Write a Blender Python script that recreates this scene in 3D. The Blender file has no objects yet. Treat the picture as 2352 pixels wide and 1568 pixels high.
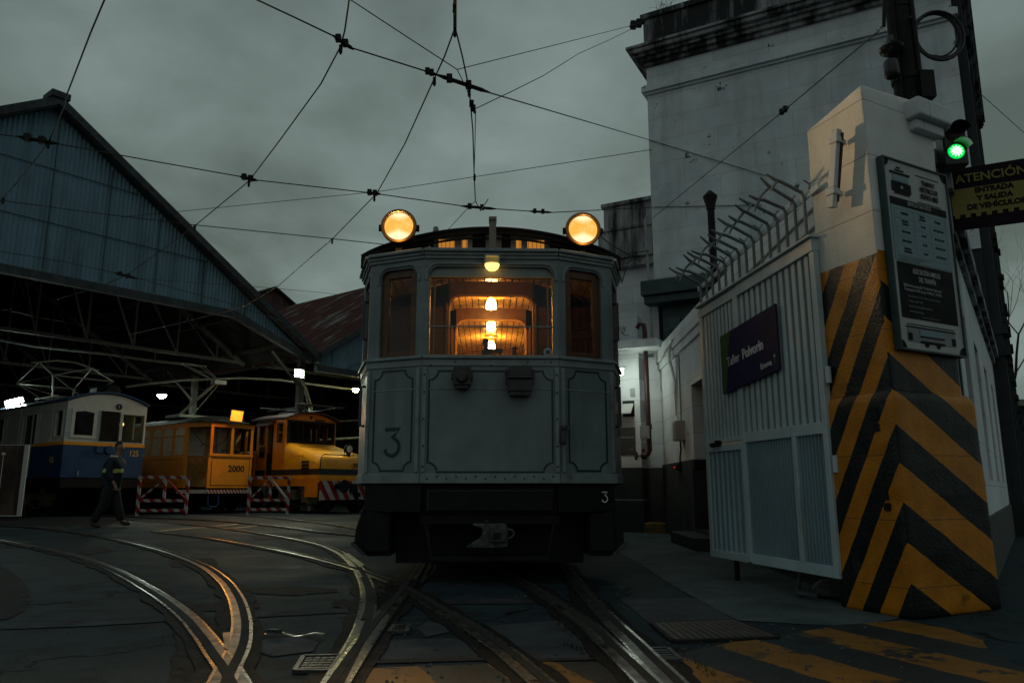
import bpy, bmesh, math, random
from mathutils import Vector, Matrix, noise as mnoise
random.seed(7)
R = math.radians
scene = bpy.context.scene
COL = scene.collection
SKY_STR = 0.008; CLOUD_STR = 1.0; SUN_E = 0.015; EXPO = 0.0
HEAD_W = 260; INT_W = 130; FLOOD_W = 260; LAMP_W = 20; ORANGE_W = 95; ANNEX_W = 9

# ------------------------------------------------------------------ camera model
F = 1740.0; HOR = 1124.0; CH = 0.8; VPX = 1126.0      # survey of the photograph (2352 px wide)
P = math.atan((HOR - 784) / F)
YAW = math.atan((1176 - VPX) * math.cos(P) / F)
cf = Vector((math.sin(YAW) * math.cos(P), math.cos(YAW) * math.cos(P), math.sin(P)))
cr = Vector((math.cos(YAW), -math.sin(YAW), 0))
cu = cr.cross(cf)
CAMP = Vector((0, 0, CH))
def ray(x, y): return cf + cr * ((x - 1176) / F) + cu * (-(y - 784) / F)
def atY(x, y, Y):
    d = ray(x, y); return CAMP + d * (Y / d.y)
def atX(x, y, X):
    d = ray(x, y); return CAMP + d * (X / d.x)
def atZ(x, y, z=0.0):
    d = ray(x, y); return CAMP + d * ((z - CH) / d.z)
def onpl(x, y, p, n):
    d = ray(x, y); n = Vector(n); return CAMP + d * ((Vector(p) - CAMP).dot(n) / d.dot(n))

cam = bpy.data.cameras.new('camera'); cam_o = bpy.data.objects.new('camera', cam); COL.objects.link(cam_o)
cam.sensor_width = 36; cam.lens = F / 2352 * 36; cam.clip_start = 0.05; cam.clip_end = 3000
cam_o.location = CAMP
cam_o.rotation_euler = (R(90) + P, 0, -YAW)
scene.camera = cam_o

# ------------------------------------------------------------------ mesh collector
class MB:
    def __init__(s): s.v = []; s.f = []
    def add(s, vs, fs):
        b = len(s.v); s.v += [tuple(q) for q in vs]; s.f += [tuple(b + i for i in q) for q in fs]; return s
    def quad(s, a, b, c, d): return s.add([a, b, c, d], [(0, 1, 2, 3)])
    def poly(s, pts): return s.add(pts, [tuple(range(len(pts)))])
    def box(s, x0, x1, y0, y1, z0, z1):
        return s.add([(x0,y0,z0),(x1,y0,z0),(x1,y1,z0),(x0,y1,z0),(x0,y0,z1),(x1,y0,z1),(x1,y1,z1),(x0,y1,z1)],
                     [(0,3,2,1),(4,5,6,7),(0,1,5,4),(1,2,6,5),(2,3,7,6),(3,0,4,7)])
    def cbox(s, c, sx, sy, sz, m=None):
        n = len(s.v); s.box(-sx/2, sx/2, -sy/2, sy/2, -sz/2, sz/2)
        for i in range(n, len(s.v)):
            q = Vector(s.v[i]); q = (m @ q) if m else q
            s.v[i] = tuple(q + Vector(c))
        return s
    def bar(s, a, b, w, h, up=(0, 0, 1)):
        a = Vector(a); b = Vector(b); d = (b - a).normalized(); up = Vector(up)
        x = d.cross(up)
        if x.length < 1e-4: x = d.cross(Vector((0, 1, 0)))
        x.normalize(); u = x.cross(d)
        p = []
        for q in (a, b):
            p += [q - x*w/2 - u*h/2, q + x*w/2 - u*h/2, q + x*w/2 + u*h/2, q - x*w/2 + u*h/2]
        return s.add(p, [(3,2,1,0),(4,5,6,7),(0,1,5,4),(1,2,6,5),(2,3,7,6),(3,0,4,7)])
    def prism(s, pts, vec):
        """closed 3-D polygon pts extruded by vec"""
        vec = Vector(vec); n = len(pts); a = [Vector(q) for q in pts]; b = [q + vec for q in a]
        return s.add(a + b, [tuple(range(n))[::-1], tuple(range(n, 2*n))] + [(i, (i+1) % n, n + (i+1) % n, n + i) for i in range(n)])
    def tube(s, pts, r, n=6, cap=True):
        pts = [Vector(q) for q in pts]; rr = r if isinstance(r, (list, tuple)) else [r] * len(pts)
        base = len(s.v); ref = None
        for i, q in enumerate(pts):
            d = (pts[min(i+1, len(pts)-1)] - pts[max(i-1, 0)])
            if d.length < 1e-9: d = Vector((0, 0, 1))
            d.normalize()
            if ref is None:
                ref = d.cross(Vector((0, 0, 1)))
                if ref.length < 1e-3: ref = d.cross(Vector((0, 1, 0)))
            ref = (ref - d * ref.dot(d))
            if ref.length < 1e-6: ref = d.cross(Vector((1, 0, 0)))
            ref.normalize(); w = d.cross(ref)
            for k in range(n):
                a = 2 * math.pi * k / n
                s.v.append(tuple(q + (ref * math.cos(a) + w * math.sin(a)) * rr[i]))
        for i in range(len(pts) - 1):
            for k in range(n):
                s.f.append((base+i*n+k, base+i*n+(k+1)%n, base+(i+1)*n+(k+1)%n, base+(i+1)*n+k))
        if cap:
            s.f.append(tuple(base + k for k in range(n))[::-1])
            e = base + (len(pts)-1)*n; s.f.append(tuple(e + k for k in range(n)))
        return s
    def lathe(s, prof, c, axis=(0, 0, 1), n=20, cap=True):
        """prof = [(r, h)] along axis from c"""
        ax = Vector(axis).normalized(); x = ax.cross(Vector((0, 0, 1)))
        if x.length < 1e-3: x = Vector((1, 0, 0))
        x.normalize(); y = ax.cross(x); c = Vector(c); base = len(s.v)
        for r_, h in prof:
            for k in range(n):
                a = 2 * math.pi * k / n
                s.v.append(tuple(c + ax*h + (x*math.cos(a) + y*math.sin(a)) * max(r_, 1e-4)))
        for i in range(len(prof) - 1):
            for k in range(n):
                s.f.append((base+i*n+k, base+i*n+(k+1)%n, base+(i+1)*n+(k+1)%n, base+(i+1)*n+k))
        if not cap: return s
        s.f.append(tuple(base + k for k in range(n))[::-1])
        e = base + (len(prof)-1)*n; s.f.append(tuple(e + k for k in range(n)))
        return s
    def build(s, name, mat, parent=None, smooth=False, bevel=0, loc=None, label=None):
        me = bpy.data.meshes.new(name); me.from_pydata(s.v, [], s.f); me.validate()
        bm = bmesh.new(); bm.from_mesh(me); bmesh.ops.recalc_face_normals(bm, faces=bm.faces); bm.to_mesh(me); bm.free()
        for m in (mat if isinstance(mat, (list, tuple)) else [mat]): me.materials.append(m)
        o = bpy.data.objects.new(name, me); COL.objects.link(o)
        if parent: o.parent = parent
        if loc: o.location = loc
        if smooth: smooth_by_angle(me)
        if bevel:
            b = o.modifiers.new('bevel', 'BEVEL'); b.width = bevel; b.segments = 2; b.limit_method = 'ANGLE'; b.angle_limit = R(40)
        if label: o['label'] = label
        return o
def build_multi(name, pieces, parent=None, bevel=0):
    """one mesh of several materials: pieces = [(collector, material)]"""
    k = MB(); idx = []
    for i, (b, m) in enumerate(pieces): k.add(b.v, b.f); idx += [i]*len(b.f)
    me = bpy.data.meshes.new(name); me.from_pydata(k.v, [], k.f)
    for b, m in pieces: me.materials.append(m)
    for p, i in zip(me.polygons, idx): p.material_index = i
    bm = bmesh.new(); bm.from_mesh(me); bmesh.ops.recalc_face_normals(bm, faces=bm.faces); bm.to_mesh(me); bm.free()
    o = bpy.data.objects.new(name, me); COL.objects.link(o)
    if parent: o.parent = parent
    return o
def smooth_by_angle(me, ang=40):
    for p in me.polygons: p.use_smooth = True
    bm = bmesh.new(); bm.from_mesh(me)
    for e in bm.edges:
        if len(e.link_faces) == 2 and e.calc_face_angle(0) > R(ang): e.smooth = False
    bm.to_mesh(me); bm.free()

def tag(o, label=None, cat=None, group=None, kind=None):
    if label: o['label'] = label
    if cat: o['category'] = cat
    if group: o['group'] = group
    if kind: o['kind'] = kind
    return o
def empty(name, loc, rz, label, cat, group=None):
    o = bpy.data.objects.new(name, None); COL.objects.link(o); o.empty_display_size = .2
    o.location = loc; o.rotation_euler = (0, 0, rz)
    return tag(o, label, cat, group)
def text(name, body, size, mat, parent, loc, rz=0.0, bold=0.0, sx=1.0, align='CENTER', ext=0.002, sp=1.0, lean=0, tilt=90):
    cu_ = bpy.data.curves.new(name, 'FONT'); cu_.body = body; cu_.size = size; cu_.align_x = align; cu_.align_y = 'CENTER'
    cu_.extrude = ext; cu_.offset = bold; cu_.space_character = sp; cu_.resolution_u = 3
    t = bpy.data.objects.new(name, cu_); COL.objects.link(t)
    me = bpy.data.meshes.new_from_object(t); bpy.data.objects.remove(t)
    me.materials.clear(); me.materials.append(mat)
    o = bpy.data.objects.new(name, me); COL.objects.link(o)
    if parent: o.parent = parent
    o.location = loc; o.rotation_euler = (R(tilt), 0, rz); o.scale = (sx, 1, 1)
    return o
def arc(cx, cz, r, a0, a1, n):
    return [(cx + r*math.cos(R(a0 + (a1-a0)*i/n)), cz + r*math.sin(R(a0 + (a1-a0)*i/n))) for i in range(n+1)]
def catmull(pts, step=0.12):
    pts = [Vector(q) for q in pts]; out = []
    pp = [pts[0]*2 - pts[1]] + pts + [pts[-1]*2 - pts[-2]]
    for i in range(1, len(pp)-2):
        a, b, c, d = pp[i-1:i+3]; n = max(2, int((c-b).length/step))
        for k in range(n):
            t = k/n
            out.append(.5*((2*b) + (c-a)*t + (2*a-5*b+4*c-d)*t*t + (3*b-a-3*c+d)*t**3))
    return out + [pts[-1]]

# ------------------------------------------------------------------ materials
def _new(name):
    m = bpy.data.materials.new(name); m.use_nodes = True
    nt = m.node_tree; bs = nt.nodes['Principled BSDF']; return m, nt, bs
def N(nt, t, **k):
    n = nt.nodes.new(t)
    for a, b in k.items():
        if a in n.inputs.keys(): n.inputs[a].default_value = b
        else: setattr(n, a, b)
    return n
def mixrgb(nt, fac, a, b, blend='MIX'):
    n = nt.nodes.new('ShaderNodeMix'); n.data_type = 'RGBA'; n.blend_type = blend
    for sock, val in ((n.inputs[0], fac), (n.inputs[6], a), (n.inputs[7], b)):
        if hasattr(val, 'is_output'): nt.links.new(val, sock)
        elif isinstance(val, (int, float)): sock.default_value = val
        else: sock.default_value = tuple(val) + ((1,) if len(val) == 3 else ())
    return n.outputs[2]
def ramp(nt, src, a, b, c0=(0,0,0), c1=(1,1,1)):
    n = nt.nodes.new('ShaderNodeValToRGB'); n.color_ramp.elements[0].position = a; n.color_ramp.elements[1].position = b
    n.color_ramp.elements[0].color = tuple(c0) + (1,); n.color_ramp.elements[1].color = tuple(c1) + (1,)
    nt.links.new(src, n.inputs[0]); return n.outputs[0]
def math_n(nt, op, a, b=None):
    n = nt.nodes.new('ShaderNodeMath'); n.operation = op
    for i, val in enumerate((a, b)):
        if val is None: continue
        if hasattr(val, 'is_output'): nt.links.new(val, n.inputs[i])
        else: n.inputs[i].default_value = val
    return n.outputs[0]
def noise_n(nt, vec, scale, detail=5, rough=.55, dist=0):
    n = N(nt, 'ShaderNodeTexNoise'); n.inputs['Scale'].default_value = scale; n.inputs['Detail'].default_value = detail
    n.inputs['Roughness'].default_value = rough; n.inputs['Distortion'].default_value = dist
    if vec is not None: nt.links.new(vec, n.inputs['Vector'])
    return n.outputs['Fac']
def objco(nt): return nt.nodes.new('ShaderNodeTexCoord').outputs['Object']
def scaled(nt, vec, sc):
    n = N(nt, 'ShaderNodeMapping'); n.inputs['Scale'].default_value = sc; nt.links.new(vec, n.inputs['Vector']); return n.outputs[0]
def bump(nt, bs, h, strength=.3, dist=.01):
    b = N(nt, 'ShaderNodeBump'); b.inputs['Strength'].default_value = strength; b.inputs['Distance'].default_value = dist
    nt.links.new(h, b.inputs['Height']); nt.links.new(b.outputs[0], bs.inputs['Normal']); return b
def weather(nt, vec, col, var=.25, scale=3.0, stain=None, stain_lo=.58, stain_hi=.7, stain_scale=2.2, streak=False):
    """base colour broken up by wear: fine noise and, if given, blotches or runs of another colour"""
    f = noise_n(nt, vec, scale, 6)
    a = tuple(max(0, c*(1-var)) for c in col); b = tuple(min(1, c*(1+var)) for c in col)
    c = mixrgb(nt, ramp(nt, f, .3, .7), a, b)
    if stain:
        v2 = scaled(nt, vec, (1, 1, .12)) if streak else vec
        g = noise_n(nt, v2, stain_scale, 7, .65)
        c = mixrgb(nt, ramp(nt, g, stain_lo, stain_hi), c, stain)
    return c
def mat(name, col, rough=.6, metal=0.0, var=.2, scale=4.0, stain=None, stain_lo=.58, stain_hi=.7, stain_scale=2.2, streak=False, bmp=.15, bscale=40, spec=.5, bdist=.004):
    m, nt, bs = _new(name); v = objco(nt)
    c = weather(nt, v, col, var, scale, stain, stain_lo, stain_hi, stain_scale, streak)
    nt.links.new(c, bs.inputs['Base Color'])
    rf = noise_n(nt, v, scale*2.3, 4)
    nt.links.new(ramp(nt, rf, .2, .8, (max(.02, rough-.12),)*3, (min(1, rough+.12),)*3), bs.inputs['Roughness'])
    bs.inputs['Metallic'].default_value = metal; bs.inputs['Specular IOR Level'].default_value = spec
    if bmp: bump(nt, bs, noise_n(nt, v, bscale, 5), bmp, bdist)
    return m
def stripes(name, c1, c2, vec, period, duty=.5, phase=0.0, rough=.45, above=None, cabove=None, wob=.02, bmp=.35, wear=None, spec=.2, joint=None, wear_at=.6):
    """painted bands: fract(dot(object position, vec)/period) ; bands end at height `above`"""
    m, nt, bs = _new(name); v = objco(nt); bs.inputs['Specular IOR Level'].default_value = spec
    d = N(nt, 'ShaderNodeVectorMath', operation='DOT_PRODUCT'); nt.links.new(v, d.inputs[0]); d.inputs[1].default_value = vec
    w = noise_n(nt, v, 9, 4); s = math_n(nt, 'ADD', d.outputs['Value'], math_n(nt, 'MULTIPLY', math_n(nt, 'SUBTRACT', w, .5), wob))
    fr = math_n(nt, 'FRACT', math_n(nt, 'ADD', math_n(nt, 'DIVIDE', s, period), phase + 50))
    k = math_n(nt, 'GREATER_THAN', fr, duty)
    a = weather(nt, v, c1, .22, 5, (c1[0]*.45, c1[1]*.45, c1[2]*.5), .62, .72, 3.0)
    b = weather(nt, v, c2, .3, 5)
    c = mixrgb(nt, k, a, b)
    if wear: c = mixrgb(nt, ramp(nt, noise_n(nt, v, 3.2, 9, .72), wear_at, wear_at+.05), c, wear)
    if above is not None:
        sp = N(nt, 'ShaderNodeSeparateXYZ'); nt.links.new(v, sp.inputs[0])
        hz = math_n(nt, 'ADD', sp.outputs['Z'], math_n(nt, 'MULTIPLY', math_n(nt, 'SUBTRACT', w, .5), .03))
        top = weather(nt, v, cabove, .12, 3, tuple(q*.62 for q in cabove), .56, .78, 2.0, True)
        hi = math_n(nt, 'GREATER_THAN', hz, above)
        c = mixrgb(nt, hi, c, top)
        nt.links.new(math_n(nt, 'ADD', math_n(nt, 'MULTIPLY', hi, .5), rough), bs.inputs['Roughness'])
    else: bs.inputs['Roughness'].default_value = rough
    h = math_n(nt, 'ADD', noise_n(nt, v, 60, 6), math_n(nt, 'MULTIPLY', noise_n(nt, v, 7, 3), 2.0))
    if joint:
        sj = N(nt, 'ShaderNodeSeparateXYZ'); nt.links.new(v, sj.inputs[0])
        jj = math_n(nt, 'LESS_THAN', math_n(nt, 'FRACT', math_n(nt, 'ADD', math_n(nt, 'DIVIDE', math_n(nt, 'ADD', sj.outputs['Z'], math_n(nt, 'MULTIPLY', w, .012)), joint), .55)), .014)
        c = mixrgb(nt, math_n(nt, 'MULTIPLY', jj, .6), c, (.02,.02,.02)); h = math_n(nt, 'SUBTRACT', h, math_n(nt, 'MULTIPLY', jj, 1.2))
    nt.links.new(c, bs.inputs['Base Color'])
    bump(nt, bs, h, bmp, .006)
    return m
def plaster(name, col, bw=1.3, bh=.42, joint=.55, stain=(.1,.1,.095), lo=.6, hi=.74, sscale=1.3, along='X', flake=None, rough=.85):
    """rendered wall scored as blocks"""
    m, nt, bs = _new(name); v = objco(nt)
    sp = N(nt, 'ShaderNodeSeparateXYZ'); nt.links.new(v, sp.inputs[0])
    cb = N(nt, 'ShaderNodeCombineXYZ'); nt.links.new(sp.outputs[along], cb.inputs[0]); nt.links.new(sp.outputs['Z'], cb.inputs[1])
    br = N(nt, 'ShaderNodeTexBrick'); nt.links.new(cb.outputs[0], br.inputs['Vector'])
    br.inputs['Scale'].default_value = 1; br.inputs['Brick Width'].default_value = bw; br.inputs['Row Height'].default_value = bh
    br.inputs['Mortar Size'].default_value = .006; br.inputs['Mortar Smooth'].default_value = .3
    br.inputs['Color1'].default_value = (1,1,1,1); br.inputs['Color2'].default_value = (.93,.93,.94,1); br.inputs['Mortar'].default_value = (joint,)*3 + (1,)
    c = weather(nt, v, col, .13, 2.2, stain, lo, hi, sscale, True)
    c = mixrgb(nt, 1.0, c, br.outputs['Color'], 'MULTIPLY')
    big = noise_n(nt, v, .35, 3); c = mixrgb(nt, ramp(nt, big, .35, .65), mixrgb(nt, 1.0, c, (.8,.8,.82), 'MULTIPLY'), c)
    if flake: c = mixrgb(nt, ramp(nt, noise_n(nt, v, 2.6, 9, .72), .615, .635), c, flake)
    nt.links.new(c, bs.inputs['Base Color']); bs.inputs['Roughness'].default_value = rough
    h = math_n(nt, 'ADD', noise_n(nt, v, 45, 6), math_n(nt, 'MULTIPLY', br.outputs['Fac'], -1.5))
    bump(nt, bs, h, .35, .006)
    return m
def emit(name, col, strength):
    m, nt, bs = _new(name); bs.inputs['Base Color'].default_value = tuple(col) + (1,)
    bs.inputs['Emission Color'].default_value = tuple(col) + (1,); bs.inputs['Emission Strength'].default_value = strength; return m
def glass(name, tint=(.9,.95,.95), refl=1.0, dirt=.0):
    m = bpy.data.materials.new(name); m.use_nodes = True; nt = m.node_tree; nt.nodes.clear()
    o = N(nt, 'ShaderNodeOutputMaterial'); t = N(nt, 'ShaderNodeBsdfTransparent'); g = N(nt, 'ShaderNodeBsdfGlossy'); mx = N(nt, 'ShaderNodeMixShader')
    t.inputs[0].default_value = tuple(tint) + (1,); g.inputs['Roughness'].default_value = .04
    fr = N(nt, 'ShaderNodeFresnel'); fr.inputs[0].default_value = 1.5
    nt.links.new(math_n(nt, 'MULTIPLY', fr.outputs[0], refl), mx.inputs[0])
    nt.links.new(t.outputs[0], mx.inputs[1]); nt.links.new(g.outputs[0], mx.inputs[2]); last = mx.outputs[0]
    if dirt:
        d = N(nt, 'ShaderNodeBsdfDiffuse'); d.inputs[0].default_value = (.35,.33,.3,1); m2 = N(nt, 'ShaderNodeMixShader')
        v = objco(nt); nt.links.new(math_n(nt, 'MULTIPLY', ramp(nt, noise_n(nt, v, 2.0, 6, .6, 1.5), .45, .8), dirt), m2.inputs[0])
        nt.links.new(last, m2.inputs[1]); nt.links.new(d.outputs[0], m2.inputs[2]); last = m2.outputs[0]
    nt.links.new(last, o.inputs[0]); return m

M = {}
M['grey_paint'] = mat('pale_grey_tram_paint', (.168,.212,.226), .45, var=.18, scale=3.5, stain=(.085,.105,.11), stain_lo=.5, stain_hi=.82, stain_scale=2.6, streak=True, bmp=.16, bscale=9, bdist=.01)
M['grey_trim'] = mat('grey_trim_paint', (.215,.26,.272), .45, var=.18, scale=7, stain=(.09,.095,.09), stain_lo=.56, stain_hi=.74, stain_scale=6, bmp=.15)
M['green_line'] = mat('dark_teal_lining', (.006,.026,.031), .5, var=.15, bmp=0)
M['black'] = mat('black_iron', (.006,.0065,.007), .6, var=.4, scale=6, stain=(.014,.012,.010), stain_lo=.58, stain_hi=.78, stain_scale=4, bmp=.3, spec=.25)
M['black_gloss'] = mat('black_enamel', (.012,.013,.015), .3, var=.3, bmp=.1)
M['under'] = mat('grimy_underframe', (.012,.0115,.011), .75, var=.5, scale=7, bmp=.4, spec=.25)
M['iron'] = mat('worn_cast_iron', (.065,.07,.075), .5, .6, var=.4, scale=9, stain=(.06,.045,.035), stain_scale=6, bmp=.4)
M['steel'] = mat('bare_steel', (.45,.46,.47), .3, 1.0, var=.2, bmp=.15)
M['wood'] = mat('varnished_dark_wood', (.10,.036,.012), .4, var=.4, scale=9, bmp=.12)
M['wood_mid'] = mat('varnished_honey_wood', (.5,.26,.08), .35, var=.25, scale=7, bmp=.1)
M['wood_slat'] = mat('varnished_slat', (.72,.46,.17), .25, var=.18, scale=5, bmp=.1)
M['roof'] = mat('tarred_roof_canvas', (.022,.021,.02), .85, var=.3, bmp=.4, spec=.2)
M['white_paint'] = mat('white_paint', (.45,.46,.45), .5, var=.08, bmp=.05)
M['cream'] = mat('cream_tram_paint', (.52,.51,.47), .45, var=.1, stain=(.33,.31,.27), stain_scale=2, streak=True, bmp=.05)
M['blue'] = mat('deep_blue_tram_paint', (.018,.055,.14), .35, var=.2, stain=(.012,.03,.07), bmp=.05)
M['orange'] = mat('orange_tram_paint', (.72,.24,.010), .42, var=.12, scale=3, stain=(.32,.11,.012), stain_lo=.6, stain_hi=.85, stain_scale=2.5, streak=True, bmp=.08)
M['yellow'] = mat('yellow_orange_loco_paint', (.78,.31,.014), .38, var=.12, scale=3, stain=(.4,.16,.015), stain_lo=.62, stain_hi=.85, streak=True, bmp=.08)
M['rust'] = mat('rusty_sheet', (.06,.028,.024), .85, var=.45, scale=2, bmp=.3)
M['glass'] = glass('window_glass', (.88,.9,.88), 1.0)
M['glass_dirty'] = glass('streaky_windscreen_glass', (.93,.9,.85), .9, .10)
M['glass_dark'] = glass('dark_window_glass', (.45,.47,.45), .55, .03)
M['num_yellow'] = mat('yellow_numeral', (.7,.5,.08), .5, bmp=0)
M['num_black'] = mat('black_numeral', (.015,.015,.015), .5, bmp=0)
M['num_white'] = mat('white_numeral', (.75,.76,.74), .5, bmp=0)
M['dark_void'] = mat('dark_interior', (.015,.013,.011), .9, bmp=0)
M['galv'] = mat('galvanised_sheet', (.24,.34,.40), .5, .25, var=.22, scale=1.2, stain=(.16,.18,.19), stain_lo=.58, stain_hi=.8, stain_scale=1.1, streak=True, bmp=.12, bscale=12)
M['galv_gate'] = mat('grey_gate_paint', (.47,.57,.62), .38, .1, var=.14, scale=3, stain=(.16,.15,.14), stain_lo=.62, stain_hi=.78, stain_scale=4, streak=True, bmp=.15)
M['wire'] = mat('dark_copper_wire', (.02,.022,.026), .5, .3, bmp=0)
M['wood_beam'] = mat('weathered_timber', (.05,.055,.06), .8, var=.4, bmp=.4, spec=.25)
M['pipe_red'] = mat('dull_red_pipe_paint', (.045,.009,.008), .5, bmp=.1)
M['conc'] = mat('concrete', (.2,.2,.19), .85, var=.25, scale=5, stain=(.09,.088,.085), stain_scale=3, bmp=.5)
M['pvc'] = mat('grey_conduit', (.3,.31,.31), .5, bmp=.05)
# ------------------------------------------------------------------ sky and light
w = bpy.data.worlds.new("World"); scene.world = w; w.use_nodes = True
nt = w.node_tree; nt.nodes.clear()
out = N(nt, 'ShaderNodeOutputWorld'); bg = N(nt, 'ShaderNodeBackground'); bg2 = N(nt, 'ShaderNodeBackground'); ad = N(nt, 'ShaderNodeAddShader')
sky = N(nt, 'ShaderNodeTexSky'); sky.sky_type = 'NISHITA'; sky.sun_disc = False; sky.sun_elevation = R(3); sky.sun_rotation = R(200)
sky.air_density = 2.0; sky.dust_density = 4.0
nt.links.new(sky.outputs[0], bg.inputs[0]); bg.inputs[1].default_value = SKY_STR
tc = N(nt, 'ShaderNodeTexCoord'); sp = N(nt, 'ShaderNodeSeparateXYZ'); nt.links.new(tc.outputs['Generated'], sp.inputs[0])
# clouds are laid out on a flat layer overhead: direction / height
zz = math_n(nt, 'ADD', math_n(nt, 'MAXIMUM', sp.outputs['Z'], 0.0), .28)
cb = N(nt, 'ShaderNodeCombineXYZ'); nt.links.new(math_n(nt, 'DIVIDE', sp.outputs['X'], zz), cb.inputs[0]); nt.links.new(math_n(nt, 'DIVIDE', sp.outputs['Y'], zz), cb.inputs[1])
n1 = noise_n(nt, cb.outputs[0], 1.15, 6, .5, .25); n2 = noise_n(nt, cb.outputs[0], 3.0, 6, .55, .3)
mixn = math_n(nt, 'ADD', math_n(nt, 'MULTIPLY', n1, .72), math_n(nt, 'MULTIPLY', n2, .28))
cl = ramp(nt, mixn, .40, .61, (.092,.124,.113), (.240,.308,.296))
hz = ramp(nt, sp.outputs['Z'], .0, .8, (1.0,1.0,.98), (.84,.84,.86))
nt.links.new(mixrgb(nt, 1.0, cl, hz, 'MULTIPLY'), bg2.inputs[0]); bg2.inputs[1].default_value = CLOUD_STR
nt.links.new(bg.outputs[0], ad.inputs[0]); nt.links.new(bg2.outputs[0], ad.inputs[1]); nt.links.new(ad.outputs[0], out.inputs[0])

def sunlamp():
    l = bpy.data.lights.new('sun', 'SUN'); l.energy = SUN_E; l.angle = R(25); l.color = (1, .95, .88)
    o = bpy.data.objects.new('sun', l); COL.objects.link(o); o.rotation_euler = (R(50), 0, R(-20))
sunlamp()
def lamp(name, kind, loc, energy, col, radius=.04, rot=None, spot=None, blend=.8):
    l = bpy.data.lights.new(name, kind); l.energy = energy; l.color = col
    if kind in ('POINT', 'SPOT'): l.shadow_soft_size = radius
    if kind == 'SPOT': l.spot_size = R(spot); l.spot_blend = blend
    o = bpy.data.objects.new(name, l); COL.objects.link(o); o.location = loc
    if rot: o.rotation_euler = rot
    return o
WARM = (1.0, .50, .13); COOL = (.80, 1.0, .86)

# ------------------------------------------------------------------ ground
def ground_mat():
    m, nt, bs = _new('worn_asphalt'); v = objco(nt)
    a = noise_n(nt, v, .55, 6, .6, .4); b = noise_n(nt, v, 3.0, 8, .65); c3 = noise_n(nt, v, 42, 6, .8)
    c = mixrgb(nt, ramp(nt, a, .32, .68), (.010,.022,.027), (.034,.055,.066))
    c = mixrgb(nt, ramp(nt, b, .48, .72), c, (.009,.012,.014))
    c = mixrgb(nt, ramp(nt, c3, .56, .74), c, (.085,.105,.112))
    vo = N(nt, 'ShaderNodeTexVoronoi', feature='DISTANCE_TO_EDGE'); vo.inputs['Scale'].default_value = .55
    wv = N(nt, 'ShaderNodeVectorMath', operation='ADD'); nz = N(nt, 'ShaderNodeTexNoise'); nz.inputs['Scale'].default_value = 1.6; nz.inputs['Detail'].default_value = 6
    nt.links.new(v, nz.inputs['Vector']); nt.links.new(v, wv.inputs[0]); nt.links.new(nz.outputs['Color'], wv.inputs[1]); nt.links.new(wv.outputs[0], vo.inputs['Vector'])
    crack = ramp(nt, vo.outputs['Distance'], .004, .012, (1,1,1), (0,0,0))
    msk = ramp(nt, noise_n(nt, v, .7, 3), .44, .52)
    c = mixrgb(nt, mixrgb(nt, 1, crack, msk, 'MULTIPLY'), c, (.003,.0035,.004))
    nt.links.new(c, bs.inputs['Base Color'])
    nt.links.new(ramp(nt, a, .3, .7, (.55,)*3, (.85,)*3), bs.inputs['Roughness']); bs.inputs['Specular IOR Level'].default_value = .10
    h = math_n(nt, 'ADD', math_n(nt, 'ADD', math_n(nt, 'MULTIPLY', c3, .6), b), math_n(nt, 'MULTIPLY', crack, -.6))
    bump(nt, bs, h, .8, .018); return m
M['asphalt'] = ground_mat()
M['slab'] = mat(spec=.12, name='worn_concrete_slab', col=(.085,.112,.115), rough=.75, var=.22, scale=1.6, stain=(.034,.045,.048), stain_lo=.48, stain_hi=.72, stain_scale=1.3, bmp=.5, bscale=50, bdist=.008)
M['slab2'] = mat(spec=.12, name='repaired_slab', col=(.048,.054,.062), rough=.75, var=.3, scale=3, stain=(.04,.04,.042), stain_scale=2, bmp=.5, bscale=40, bdist=.008)
M['tar'] = mat('fresh_tar', (.004,.005,.0055), .8, spec=.2, var=.4, scale=5, bmp=.7, bscale=60, bdist=.008)
M['strip'] = mat(spec=.12, name='pale_cement_strip', col=(.046,.050,.060), rough=.85, var=.4, scale=3, stain=(.016,.020,.022), stain_lo=.42, stain_hi=.66, stain_scale=4, bmp=.4)
M['walk'] = mat(spec=.12, name='pale_pavement_slab', col=(.11,.115,.13), rough=.8, var=.2, scale=2, stain=(.05,.055,.06), stain_lo=.52, stain_hi=.75, bmp=.4)
M['railsteel'] = mat('polished_rail_steel', (.13,.127,.12), .42, .9, var=.4, scale=7, stain=(.03,.026,.024), stain_lo=.46, stain_hi=.62, stain_scale=5, bmp=.12, bscale=18, bdist=.004)
M['railbright'] = mat('worn_bright_rail_edge', (.27,.265,.25), .3, .95, var=.3, scale=10, stain=(.08,.07,.06), stain_lo=.52, stain_hi=.66, stain_scale=8, bmp=.15, bscale=18)
M['groove'] = mat('groove_dark', (.006,.006,.006), .95, bmp=0)  # flat dark tone put in for the shade down grooves and slots
M['roadpaint'] = stripes('worn_yellow_road_paint', (.21,.093,.015), (.016,.023,.026), (.945, .326, 0), .62, .5, .05, rough=.6, wob=.05, bmp=.5, wear=(.018,.024,.026), wear_at=.545)
M['roadpaint2'] = stripes('worn_yellow_hatching', (.21,.093,.015), (.016,.023,.026), (.945, .326, 0), .62, .5, .05, rough=.6, wob=.05, bmp=.5, wear=(.018,.024,.026), wear_at=.545)
M['thinline'] = mat('thin_yellow_line_paint', (.32,.17,.05), .7, var=.4, stain=(.06,.06,.06), stain_lo=.5, stain_hi=.6, stain_scale=3, bmp=.3)

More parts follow.
